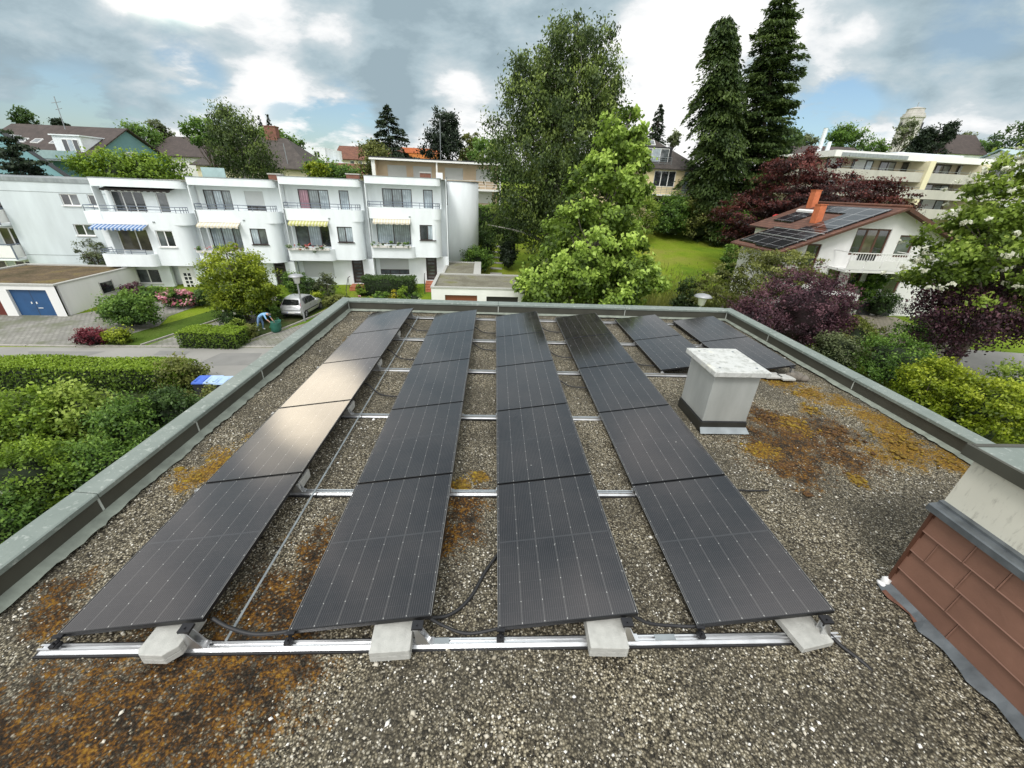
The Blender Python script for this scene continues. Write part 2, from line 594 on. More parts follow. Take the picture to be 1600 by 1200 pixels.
def env_points(rng, env, n, lo=0.55, lump=0.22, up=-1.0):
    """clump centres in the outer shell of a union of ellipsoids (lumpy outline)"""
    w = np.array([(e[3] * e[4] * e[5]) ** (2 / 3) for e in env]); w = w / w.sum()
    k = rng.choice(len(env), n, p=w)
    E = np.array(env)[k]
    d = unit(rng.normal(size=(n, 3)))
    bad = d[:, 2] < up
    d[bad, 2] *= -1
    ph = rng.uniform(0, 6.28, 6)
    lum = (np.sin(d[:, 0] * 3.1 + ph[0] + k) + np.sin(d[:, 1] * 3.7 + ph[1] + 2 * k) + np.sin(d[:, 2] * 4.3 + ph[2]) + np.sin((d[:, 0] + d[:, 2]) * 6 + ph[3])) / 4
    r = (lo + (1 - lo) * rng.uniform(0, 1, n) ** 0.6) * (1 + lump * lum)
    return E[:, :3] + d * E[:, 3:6] * r[:, None], d, r


def crown(name, env, n, leaf, rc, seed=1, aspect=0.6, clumps=None, up=0.6, droop=0.0, lo=0.5, lump=0.22,
          tint_h=0.35, tint_c=0.3, hemi=-1.0, flat=0.75, floor=None, extra=None):
    """(verts, tint) of a crown of n leaves gathered in clumps of radius rc"""
    rng = np.random.default_rng(seed)
    clumps = clumps or max(12, n // 60)
    cc, cd, cr = env_points(rng, env, clumps, lo, lump, hemi)
    ct = rng.normal(0, tint_c * 0.5, clumps)
    k = rng.integers(0, clumps, n)
    off = rng.normal(size=(n, 3)) * 0.5
    off[:, 2] *= flat
    if droop:
        off[:, 2] -= np.abs(rng.normal(size=n)) * droop
    rcl = rc * rng.uniform(0.6, 1.35, clumps)
    p = cc[k] + off * rcl[k][:, None]
    if floor is not None:
        p[:, 2] = np.maximum(p[:, 2], floor + rng.uniform(0, 0.25, n) * rc)
    E = np.array(env)
    z0, z1 = (E[:, 2] - E[:, 5]).min(), (E[:, 2] + E[:, 5]).max()
    nr = unit(cd[k] * 0.7 + rng.normal(size=(n, 3)) * 0.55 + np.array([0, 0, up]))
    dr = unit(rng.normal(size=(n, 3)) + cd[k] * 0.5 + np.array([0, 0, -0.3 - droop * 1.6]))
    L = leaf * rng.uniform(0.65, 1.3, n)
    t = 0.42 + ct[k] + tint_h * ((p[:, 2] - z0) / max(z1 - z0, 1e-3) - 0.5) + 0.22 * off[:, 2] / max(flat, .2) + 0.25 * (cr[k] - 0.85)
    return leaf_arrays(p, dr, nr, L, L * aspect), np.clip(t, 0, 1), cc


def conifer(h, r, n, leaf, seed=1, b0=0.06, power=0.8, droop=0.25, tiers=None, width=0.5, up_tip=0.0, tilt=(0, 0), rag=(.62, 1.12), waist=1.0):
    """tiered conifer: branches leave the trunk in whorls, sprays of needles hang from them"""
    rng = np.random.default_rng(seed)
    tiers = tiers or int(h * 2.2)
    per = 9
    nb = tiers * per
    hb = (np.repeat(np.linspace(b0, 0.985, tiers), per) + rng.normal(0, 0.35 / tiers, nb)).clip(b0 * .6, 0.99)
    az = rng.uniform(0, 6.283, nb)
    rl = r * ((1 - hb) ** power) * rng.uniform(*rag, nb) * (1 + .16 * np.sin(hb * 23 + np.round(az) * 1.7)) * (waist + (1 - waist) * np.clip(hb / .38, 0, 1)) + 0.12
    k = rng.choice(nb, n, p=(rl + .2) / (rl + .2).sum())
    t = rng.uniform(0.12, 1, n) ** 0.7
    R_ = rl[k] * t
    side = rng.normal(0, 1, n) * width * (0.25 + 0.22 * rl[k] * (1.1 - t * 0.6))
    ca, sa = np.cos(az[k]), np.sin(az[k])
    z = hb[k] * h - droop * R_ * (0.4 + t) + up_tip * R_ * t * t - np.abs(rng.normal(0, 0.16, n)) * (0.5 + width)
    p = np.stack([ca * R_ - sa * side + tilt[0] * hb[k] * h, sa * R_ + ca * side + tilt[1] * hb[k] * h, z], 1)
    dr = np.stack([ca - sa * side * .5, sa + ca * side * .5, np.full(n, -droop * 1.2)], 1) + rng.normal(0, 0.45, (n, 3))
    nr = unit(np.array([0, 0, 1.0]) + rng.normal(0, 0.5, (n, 3)))
    L = leaf * rng.uniform(0.6, 1.3, n)
    tb = rng.normal(0, 0.14, nb)
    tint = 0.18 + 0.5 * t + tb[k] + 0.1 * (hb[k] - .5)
    return leaf_arrays(p, dr, nr, L, L * 0.42), np.clip(tint, 0, 1)


def trunk_mesh(mb, base, top, r0, r1, limbs=(), n=9, wob=0.06, seed=0):
    rng = random.Random(seed)
    b, t = Vector(base), Vector(top)
    L = (t - b).length
    k = 9
    pts = [b.lerp(t, i / k) + Vector((rng.uniform(-1, 1), rng.uniform(-1, 1), 0)) * wob * L * 0.15 * (i > 0) for i in range(k + 1)]
    mb.tube(pts, [r0 * (1.35 if i == 0 else 1) * (1 - i / k) + r1 * i / k for i in range(k + 1)], n)
    for e in limbs:
        e = Vector(e)
        f = min(0.92, max(0.12, ((e - b).dot(t - b)) / (L * L) * rng.uniform(0.45, 0.8)))
        s = b.lerp(t, f)
        i = min(k - 1, int(f * k)); s = pts[i].lerp(pts[i + 1], f * k - i)
        rr = (r0 * (1 - f) + r1 * f) * 0.5
        m1 = s.lerp(e, 0.35) + Vector((rng.uniform(-1, 1), rng.uniform(-1, 1), rng.uniform(0, 1.2))) * (e - s).length * 0.1
        m2 = s.lerp(e, 0.7) + Vector((rng.uniform(-1, 1), rng.uniform(-1, 1), rng.uniform(-.2, 1))) * (e - s).length * 0.08
        mb.tube([s, m1, m2, e], [rr, rr * 0.7, rr * 0.42, rr * 0.12], 6)


def tree(name, label, base, env, lvk, n, leaf, rc, bark='bark', r0=0.25, seed=1, group=None, limbs=14, top=None, cat='tree', core=False, blossoms=None, **kw):
    """trunk and limbs under a crown of real leaves; env in world axes relative to base"""
    root = thing(name, label, cat, tuple(base), 0, group)
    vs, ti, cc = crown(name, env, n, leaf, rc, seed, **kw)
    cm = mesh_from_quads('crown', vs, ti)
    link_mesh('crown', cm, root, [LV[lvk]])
    E = np.array(env)
    zt = (E[:, 2] + E[:, 5] * 0.6).max()
    ctr = E[np.argmax(E[:, 2])]
    mb = MB()
    idx = np.random.default_rng(seed).choice(len(cc), min(limbs, len(cc)), replace=False)
    trunk_mesh(mb, (0, 0, -0.3), top or (ctr[0], ctr[1], zt), r0, r0 * 0.15, [tuple(cc[i]) for i in idx], seed=seed)
    mb.build('trunk', M[bark], root, True)
    if blossoms:
        k, nb, bl, br = blossoms
        b2, t2, _ = crown('blossom', [(*q_[:3], *(r_ * 1.07 for r_ in q_[3:])) for q_ in env], nb, bl, br, seed + 5, up=1.0, lo=0.95, lump=kw.get('lump', .22), hemi=-0.3, flat=0.6, clumps=max(10, nb // 16))
        tag(link_mesh('blossom', mesh_from_quads('blossom', b2, t2), root, [LV[k]]), kind='stuff')
    return root


def conifer_tree(name, label, base, h, r, n, leaf, lvk, seed=1, group=None, bark='bark', **kw):
    root = thing(name, label, 'tree', tuple(base), 0, group)
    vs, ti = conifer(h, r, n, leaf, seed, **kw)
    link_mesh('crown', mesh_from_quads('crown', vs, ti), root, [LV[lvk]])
    mb = MB()
    tl = kw.get('tilt', (0, 0))
    trunk_mesh(mb, (0, 0, -0.3), (tl[0] * h, tl[1] * h, h * 0.97), max(0.12, h * 0.018), 0.02, wob=0.0)
    mb.build('trunk', M[bark], root, True)
    return root


def span(x0, y0, x1, y1, Y):
    """world centre and half-sizes of what fills a bearing window at depth Y"""
    xm, ym = (x0 + x1) / 2, (y0 + y1) / 2
    l, r = P(x0, ym, Y), P(x1, ym, Y)
    t, b = P(xm, y0, Y), P(xm, y1, Y)
    return (l[0] + r[0]) / 2, Y, (t[2] + b[2]) / 2, abs(r[0] - l[0]) / 2, abs(t[2] - b[2]) / 2


def shrub(name, label, win, lvk, Y=None, zc=None, ground=True, n=3500, leaf=0.12, rc=0.35, ry=None, cat='shrub', group=None, seed=1, core=True, box=False, blossoms=None, corem='corem', stems=True, gz=None, **kw):
    """shrub: a lumpy mass of leaves round stems, standing on the ground"""
    xm, ym = (win[0] + win[2]) / 2, (win[1] + win[3]) / 2
    if Y is None:
        Y = P(xm, ym, z=zc)[1] if zc is not None else hit(xm, win[3])[1]
    cx, cy, cz, rx, rz = span(*win, Y)
    ry = ry or min(rx, max(rz, 0.5)) * 0.95
    if zc is None:
        cy += ry * 0.8
        k = (cy - CAM[1]) / (Y - CAM[1])
        cx = CAM[0] + (cx - CAM[0]) * k; cz = CAM[2] + (cz - CAM[2]) * k
        rx *= k; rz *= k
    gd = g(cx, cy) if gz is None else gz
    top = cz + rz
    if ground:
        bot = gd - 0.05
        cz = (top + bot) / 2
        rz = max(0.2, (top - bot) / 2)
    base = (cx, cy, gd)
    env = [(0, 0, cz - gd, rx, ry, rz)]
    if ground and not box:
        env += [(0, 0, (cz - gd) * 0.55, rx * 0.9, ry * 0.9, rz * 0.6)]
    if box:
        rng = np.random.default_rng(seed)
        q = rng.uniform(-1, 1, (n, 3))
        ar = np.array([ry * rz, rx * rz, rx * ry]); ar = ar / ar.sum()
        f = rng.choice(3, n, p=ar)
        sg = rng.choice([-1, 1], n); sg[f == 2] = 1
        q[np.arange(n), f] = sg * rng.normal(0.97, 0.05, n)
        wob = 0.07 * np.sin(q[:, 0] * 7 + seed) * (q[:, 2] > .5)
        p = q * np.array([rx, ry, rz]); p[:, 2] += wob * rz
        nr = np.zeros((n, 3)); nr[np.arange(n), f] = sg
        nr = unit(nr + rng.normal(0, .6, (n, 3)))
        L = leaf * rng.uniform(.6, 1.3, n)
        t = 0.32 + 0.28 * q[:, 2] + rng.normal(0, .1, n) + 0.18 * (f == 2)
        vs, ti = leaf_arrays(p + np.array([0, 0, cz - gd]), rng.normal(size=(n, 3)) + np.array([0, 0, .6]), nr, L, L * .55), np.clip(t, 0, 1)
    else:
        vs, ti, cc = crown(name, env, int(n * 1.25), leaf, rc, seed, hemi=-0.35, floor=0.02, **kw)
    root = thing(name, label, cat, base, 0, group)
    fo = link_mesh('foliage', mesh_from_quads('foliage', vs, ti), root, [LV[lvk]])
    mb = MB()
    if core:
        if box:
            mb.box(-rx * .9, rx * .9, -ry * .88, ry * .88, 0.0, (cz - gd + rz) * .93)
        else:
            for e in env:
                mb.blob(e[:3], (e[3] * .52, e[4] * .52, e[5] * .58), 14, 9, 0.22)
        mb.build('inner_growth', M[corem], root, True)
    elif stems:
        rnd = random.Random(seed)
        for i in range(7):
            e = (rnd.uniform(-.7, .7) * rx, rnd.uniform(-.7, .7) * ry, (cz - gd + rz * .5) * rnd.uniform(.6, 1))
            mb.tube([(rnd.uniform(-.08, .08), rnd.uniform(-.08, .08), -.1), (e[0] * .5, e[1] * .5, e[2] * .6), e], [.05, .035, .012], 5)
        mb.build('stem', M['bark'], root, True)
    if blossoms:
        k, nb, bl, br = blossoms
        b2, t2, _ = crown('blossom', env, nb, bl, br, seed + 5, up=1.0, lo=0.95, hemi=0.0, clumps=max(6, nb // 14))
        tag(link_mesh('blossom', mesh_from_quads('blossom', b2, t2), root, [LV[k]]), kind='stuff')
    return root


# ------------------------------------------------------------------ world, sun, camera
def make_world():
    w = bpy.data.worlds.new('World')
    scn.world = w
    w.use_nodes = True
    t = w.node_tree
    t.nodes.clear()
    out = t.nodes.new('ShaderNodeOutputWorld')
    bg = t.nodes.new('ShaderNodeBackground')
    bg.inputs['Strength'].default_value = 0.105
    t.links.new(bg.outputs[0], out.inputs[0])

    def nd(typ, **kw):
        q = t.nodes.new('ShaderNode' + typ)
        for k, v in kw.items():
            if k in q.inputs: q.inputs[k].default_value = v
            else: setattr(q, k, v)
        return q

    def mth(op, a, b=None, clamp=False):
        q = nd('Math', operation=op, use_clamp=clamp)
        for i, v in enumerate((a, b)):
            if v is None: continue
            if hasattr(v, 'node'): t.links.new(v, q.inputs[i])
            else: q.inputs[i].default_value = v
        return q.outputs[0]

    sky = nd('TexSky')
    sky.sky_type = 'NISHITA'
    sky.sun_disc = False
    sky.sun_elevation = SUN_EL
    sky.sun_rotation = SUN_ROT
    sky.air_density = 1.0
    sky.dust_density = 1.5
    tc = nd('TexCoord')
    nrm = nd('VectorMath', operation='NORMALIZE')
    t.links.new(tc.outputs['Generated'], nrm.inputs[0])
    D = nrm.outputs[0]
    sp = nd('SeparateXYZ')
    t.links.new(D, sp.inputs[0])
    # a flat cloud deck seen in perspective
    zz = mth('ADD', mth('MAXIMUM', sp.outputs[2], 0.0), 0.34)
    cmb = nd('CombineXYZ')
    t.links.new(mth('DIVIDE', sp.outputs[0], zz), cmb.inputs[0])
    t.links.new(mth('DIVIDE', sp.outputs[1], zz), cmb.inputs[1])

    def noise(scale, detail, rough, off, sx=1.0, sy=1.0, rot=0.0, dist=0.0):
        mp = nd('Mapping')
        mp.inputs['Location'].default_value = off
        mp.inputs['Scale'].default_value = (sx, sy, 1)
        mp.inputs['Rotation'].default_value = (0, 0, rot)
        t.links.new(cmb.outputs[0], mp.inputs[0])
        q = nd('TexNoise')
        q.inputs['Scale'].default_value = scale
        q.inputs['Detail'].default_value = detail
        q.inputs['Roughness'].default_value = rough
        q.inputs['Distortion'].default_value = dist
        t.links.new(mp.outputs[0], q.inputs[0])
        return q.outputs[0]

    n1 = noise(2.2, 8, 0.55, (7.3, 2.9, 0), 0.85, 1.0, 0.35, 0.2)
    n2 = noise(4.2, 10, 0.60, (0.3, 5.7, 0), 0.85, 1.0, 0.5, 0.15)

    def blobs(lst):
        acc = None
        for bx, by, rad, wt in lst:
            d = bearing(bx, by); d = d / np.linalg.norm(d)
            dt = nd('VectorMath', operation='DOT_PRODUCT')
            t.links.new(D, dt.inputs[0])
            dt.inputs[1].default_value = tuple(d)
            mr = nd('MapRange', interpolation_type='SMOOTHERSTEP')
            mr.inputs[1].default_value = math.cos(R(rad))
            mr.inputs[2].default_value = math.cos(R(rad * 0.12))
            mr.inputs[3].default_value = 0.0
            mr.inputs[4].default_value = wt
            t.links.new(dt.outputs['Value'], mr.inputs[0])
            acc = mr.outputs[0] if acc is None else mth('ADD', acc, mr.outputs[0])
        return acc

    dens = blobs(CLOUDS)
    hi = mth('MULTIPLY', mth('SUBTRACT', n1, 0.5), 1.35)
    lo = mth('MULTIPLY', mth('SUBTRACT', n2, 0.5), 1.5)
    v = mth('ADD', mth('ADD', mth('ADD', hi, lo), dens), 0.245)
    rmp = nd('ValToRGB')
    cr = rmp.color_ramp
    stops = [(0.0, (10.3, 10.3, 10.2)), (0.26, (9.6, 9.7, 9.7)), (0.40, (8.2, 8.5, 8.65)), (0.53, (6.0, 6.75, 7.1)), (0.80, (4.3, 5.4, 5.95)), (1.0, (3.3, 4.3, 4.85))]
    while len(cr.elements) < len(stops): cr.elements.new(0.5)
    for e, (p_, c_) in zip(cr.elements, stops):
        e.position = p_; e.color = (*[q / 12 for q in c_], 1)
    t.links.new(v, rmp.inputs[0])
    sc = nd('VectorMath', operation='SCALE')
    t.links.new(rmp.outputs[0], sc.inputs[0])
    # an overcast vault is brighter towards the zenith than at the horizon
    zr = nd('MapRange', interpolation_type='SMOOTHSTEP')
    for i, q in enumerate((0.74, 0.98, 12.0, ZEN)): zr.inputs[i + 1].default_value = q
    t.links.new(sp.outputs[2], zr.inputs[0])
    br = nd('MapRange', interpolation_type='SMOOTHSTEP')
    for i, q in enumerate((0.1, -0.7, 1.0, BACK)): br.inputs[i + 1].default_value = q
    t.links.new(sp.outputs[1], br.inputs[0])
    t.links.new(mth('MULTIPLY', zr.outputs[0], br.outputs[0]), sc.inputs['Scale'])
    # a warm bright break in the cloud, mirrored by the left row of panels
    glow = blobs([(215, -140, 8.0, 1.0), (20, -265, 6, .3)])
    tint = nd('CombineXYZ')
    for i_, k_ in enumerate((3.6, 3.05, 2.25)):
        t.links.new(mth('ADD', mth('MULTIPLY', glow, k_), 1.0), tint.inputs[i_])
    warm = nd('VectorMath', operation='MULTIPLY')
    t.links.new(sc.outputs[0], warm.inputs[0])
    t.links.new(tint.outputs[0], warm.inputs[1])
    # openings of blue sky low over the roofs
    blue = blobs(GAPS)
    gap = mth('MULTIPLY', mth('ADD', blue, mth('MULTIPLY', mth('SUBTRACT', n2, 0.47), 7.0)), 1.0, True)
    gap = mth('MULTIPLY', gap, mth('MULTIPLY', blue, 1.7, True), True)
    mx = nd('Mix', data_type='RGBA')
    skb = nd('VectorMath', operation='MULTIPLY')
    t.links.new(sky.outputs[0], skb.inputs[0])
    skb.inputs[1].default_value = (1.25, 1.35, 1.35)
    t.links.new(gap, mx.inputs[0])
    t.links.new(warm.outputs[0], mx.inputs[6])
    t.links.new(skb.outputs[0], mx.inputs[7])
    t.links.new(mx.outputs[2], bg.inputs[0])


SUN_EL, SUN_AZ = R(52), R(205)          # azimuth clockwise from +Y: from behind the camera, over the left shoulder
SUN_ROT = SUN_AZ
ZEN, BACK = 24.0, 1.6  # upper sky and unseen rear sky brightened to light the scene
CLOUDS = [(40, 110, 15, .30), (170, 110, 13, .28), (310, 135, 8, .20), (20, 10, 12, .15), (310, 22, 5, .30), (540, 80, 12, .29), (700, 95, 13, .28), (860, 40, 12, .20), (620, 5, 14, .14), (430, 120, 8, .18), (560, 150, 7, .18), (650, 150, 6, .15),
          (1010, 20, 7, .12), (1020, 110, 5, .24), (1340, 40, 14, .22), (1480, 110, 14, .26), (1590, 40, 12, .22), (1290, 150, 8, .20), (90, 200, 7, .14),
          (1100, -480, 22, .20), (800, -560, 24, .20), (900, -1200, 36, .36), (0, -900, 26, .30),  # out-of-view dark cloud added to darken what the panels mirror
          (245, 15, 5, -.26), (385, 45, 6, -.34), (350, 195, 9, -.36), (490, 205, 8, -.30), (700, 190, 7, -.25), (1060, 60, 9, -.40), (1010, 180, 8, -.32), (1330, 95, 4, -.34), (1400, 190, 7, -.25), (100, 250, 6, -.2),
          (230, -130, 8, -.6), (60, -230, 9, -.25), (1102, -670, 11, -.35), (640, -700, 14, -.15)]
GAPS = [(300, 122, 4, .5), (150, 175, 5, .55), (60, 180, 5, .45), (540, 208, 6, .75), (450, 190, 3, .45), (1290, 182, 5, .7), (1240, 195, 4, .5), (1545, 25, 5, .25), (1350, 215, 5, .4)]
make_world()
sl = bpy.data.lights.new('Sun', 'SUN')
sl.energy = 2.0
sl.angle = R(16)
sl.color = (1.0, 0.97, 0.93)
so = bpy.data.objects.new('Sun', sl)
COL.objects.link(so)
so.location = (0, -20, 40)
sd = Vector((math.sin(SUN_AZ) * math.cos(SUN_EL), math.cos(SUN_AZ) * math.cos(SUN_EL), math.sin(SUN_EL)))
so.rotation_euler = sd.to_track_quat('Z', 'Y').to_euler()

cd = bpy.data.cameras.new('Camera')
co = bpy.data.objects.new('Camera', cd)
COL.objects.link(co)
cd.sensor_fit = 'HORIZONTAL'
cd.sensor_width = 36
cd.lens = 36 * F / 1600
cd.clip_start = 0.05
cd.clip_end = 5000
mw = Matrix.Identity(4)
for i in range(3):
    mw[i][0], mw[i][1], mw[i][2], mw[i][3] = CM[0][i], CM[1][i], -CM[2][i], CAM[i]
co.matrix_world = mw
scn.camera = co
scn.view_settings.view_transform = 'Standard'
scn.view_settings.look = 'None'
scn.view_settings.exposure = 0
scn.view_settings.gamma = 1
scn.render.film_transparent = False
scn.cycles.max_bounces = 6
scn.cycles.diffuse_bounces = 3
scn.cycles.glossy_bounces = 3
scn.cycles.transmission_bounces = 3
scn.cycles.transparent_max_bounces = 4


# ------------------------------------------------------------------ ground, street, drives
def sheet(name, xs, ys, dz, m, fn=None, kind='structure'):
    vs, fs = [], []
    nx = len(xs)
    for y in ys:
        for x in xs:
            vs.append((x, y, (fn or g)(x, y) + dz))
    for j in range(len(ys) - 1):
        for i in range(nx - 1):
            fs.append((j * nx + i, j * nx + i + 1, (j + 1) * nx + i + 1, (j + 1) * nx + i))
    me = bpy.data.meshes.new(name)
    me.from_pydata(vs, [], fs)
    me.polygons.foreach_set('use_smooth', [True] * len(fs))
    o = link_mesh(name, me, None, [m])
    return tag(o, kind=kind)


def strip(name, outline, dz, m, sub=1.2):
    """ground-hugging sheet with a polygonal outline, subdivided to follow the terrain"""
    import bmesh
    bm = bmesh.new()
    f = bm.faces.new([bm.verts.new((x, y, 0)) for x, y in outline])
    bmesh.ops.triangulate(bm, faces=[f])
    for _ in range(6):
        es = [e for e in bm.edges if e.calc_length() > sub * 2]
        if not es: break
        bmesh.ops.subdivide_edges(bm, edges=es, cuts=1)
    bmesh.ops.triangulate(bm, faces=[q for q in bm.faces if len(q.verts) > 3])
    for v in bm.verts:
        v.co.z = g(v.co.x, v.co.y) + dz
    bmesh.ops.recalc_face_normals(bm, faces=bm.faces)
    for q in bm.faces:
        if q.normal.z < 0: q.normal_flip()
    me = bpy.data.meshes.new(name)
    bm.to_mesh(me); bm.free()
    return tag(link_mesh(name, me, None, [m]), kind='structure')


_xs = sorted(set(np.round(np.concatenate([np.arange(-60, 81, 2.5), np.array([-2000, -1200, -700, -400, -250, -160, -110, -80, 100, 130, 170, 250, 400, 700, 1200, 2000])]), 2)))
_ys = sorted(set(np.round(np.concatenate([np.array([-60, -30, -10, 0, 10]), np.arange(15, 110, 2.5), np.array([120, 140, 170, 200, 300, 500, 900, 1400, 2000])]), 2)))
ground = sheet('ground', _xs, _ys, 0.0, M['lawn'])


def road_edge(x, k):
    return (21.25 + 0.05 * (x + 18)) if k else (16.9 + 0.05 * (x + 18))


xs = list(np.arange(-70, 9, 2.5))
strip('street', [(x, road_edge(x, 0)) for x in xs] + [(x, road_edge(x, 1)) for x in reversed(xs)], 0.03, M['asphalt'])
for px in ([(45, 550), (165, 550), (120, 562), (45, 562)], [(250, 549), (298, 550), (290, 556), (240, 556)], [(345, 553), (410, 553), (395, 572), (300, 573)]):
    q = [hit(*a) for a in px]
    strip('asphalt_patch', [(a[0], a[1]) for a in q], 0.036, M['asphalt_dark'])
strip('paved_forecourt', [(-60, 20.0), (-60, 27.5), (-27, 26.6), (-21.5, 33), (-19.5, 32.5), (-20.3, 27), (-19.2, 24), (-18.7, 21.5), (-21.6, 21.3)], 0.02, M['paver'])
strip('paved_drive', [(-17.9, 21.45), (-14.9, 21.6), (-12.9, 30), (-15.5, 33), (-17.9, 33.2), (-15.6, 29)], 0.02, M['paver'])
strip('paved_parking', [(-12.6, 21.7), (-5, 22), (-5.5, 33), (-9.3, 33), (-10.2, 26.5), (-11.6, 24)], 0.02, M['paver'])
strip('front_lawn', [(-20.9, 21.6), (-18.2, 21.6), (-15.9, 29), (-15.6, 32.8), (-18.4, 32.9), (-18.0, 29)], 0.028, M['lawn_strip'])
strip('planting_bed', [(-14.7, 21.7), (-12.9, 21.8), (-11.3, 25), (-10.4, 29), (-9.6, 33.5), (-12.6, 33.3), (-12.9, 29), (-14.2, 24)], 0.028, M['soil'])
strip('garden_soil', [(-45, -8), (-1.3, -8), (-1.3, 16.8), (-12, 16.5), (-45, 15.5)], 0.02, M['soil'])
mb = MB()
for a, b in [((-60, 20.35), (-21.5, 21.15)), ((-21.5, 21.15), (-5, 21.97))]:
    n = 14
    for i in range(n):
        p0 = [a[j] + (b[j] - a[j]) * i / n for j in (0, 1)]; p1 = [a[j] + (b[j] - a[j]) * (i + .98) / n for j in (0, 1)]
        mb.prism([(p0[0], p0[1]), (p1[0], p1[1]), (p1[0], p1[1] + .18), (p0[0], p0[1] + .18)], 2, -6.3, -6.13)
tag(mb.build('kerb', M['kerb']), kind='structure')
for pts in ([(-18.15, 21.6), (-17.2, 24.5), (-15.75, 29), (-14.5, 31.5)], [(-12.75, 22), (-11.45, 24.5), (-10.2, 28), (-9.4, 31.5)]):
    mb = MB()
    for a, b in zip(pts, pts[1:]):
        d = Vector((b[0] - a[0], b[1] - a[1])).normalized(); nx, ny = -d.y * .06, d.x * .06
        za, zb = g(*a), g(*b)
        v = [(a[0] - nx, a[1] - ny, za - .1), (b[0] - nx, b[1] - ny, zb - .1), (b[0] + nx, b[1] + ny, zb - .1), (a[0] + nx, a[1] + ny, za - .1)]
        v += [(q[0], q[1], q[2] + .2) for q in v]
        mb.add(v, [(4, 5, 6, 7), (0, 1, 5, 4), (1, 2, 6, 5), (2, 3, 7, 6), (3, 0, 4, 7)])
    tag(mb.build('edging_kerb', M['kerb']), kind='structure')
# right-hand drive, lane and path
q = [hit(*a) for a in [(1358, 493), (1398, 500), (1435, 515), (1480, 540), (1500, 565), (1448, 556), (1400, 540), (1350, 505)]]
q2 = [hit(*a) for a in [(1340, 490), (1400, 497), (1470, 528), (1530, 552), (1560, 580), (1500, 580), (1440, 560), (1380, 530)]]
strip('paved_lane', [(a[0], a[1]) for a in q2], 0.02, M['paver_warm'])
q = [hit(*a) for a in [(1480, 545), (1700, 560), (1750, 640), (1560, 620), (1500, 585)]]
strip('side_street', [(a[0], a[1]) for a in q], 0.03, M['asphalt'])


# ------------------------------------------------------------------ our flat roof
RX0, RX1, RY0, RY1 = -0.82, 10.17, -6.0, 9.2
MOSS_BROWN = [(1.05, -0.62, .75), (0.55, -0.75, .5), (1.45, -0.25, .45), (1.52, .35, .42), (1.75, .9, .35), (0.9, -1.05, .45), (0.1, -0.6, .35), (-.42, .45, .18), (-.3, .2, .15), (-.6, -.5, .3), (7.6, 2.75, .55), (8.05, 3.05, .55), (8.3, 2.6, .5), (7.4, 2.3, .4),
              (7.9, 3.6, .35), (2.95, 1.5, .3), (2.85, 1.0, .25), (8.7, 3.1, .4)]
MOSS_YELLOW = [(-.30, 2.0, .3), (-.15, 2.35, .3), (.0, 2.7, .22), (9.05, 5.0, .35), (9.35, 4.5, .4), (9.6, 4.1, .35), (9.75, 3.7, .35), (9.85, 3.3, .4), (9.6, 2.9, .45), (9.3, 2.6, .45), (9.9, 2.4, .4), (9.0, 5.7, .3),
               (8.9, 3.9, .2), (2.9, 1.85, .16), (3.1, 2.0, .12), (0.1, 6.9, .25), (8.1, 1.95, .14), (7.2, 2.6, .25), (8.2, 3.35, .3)]


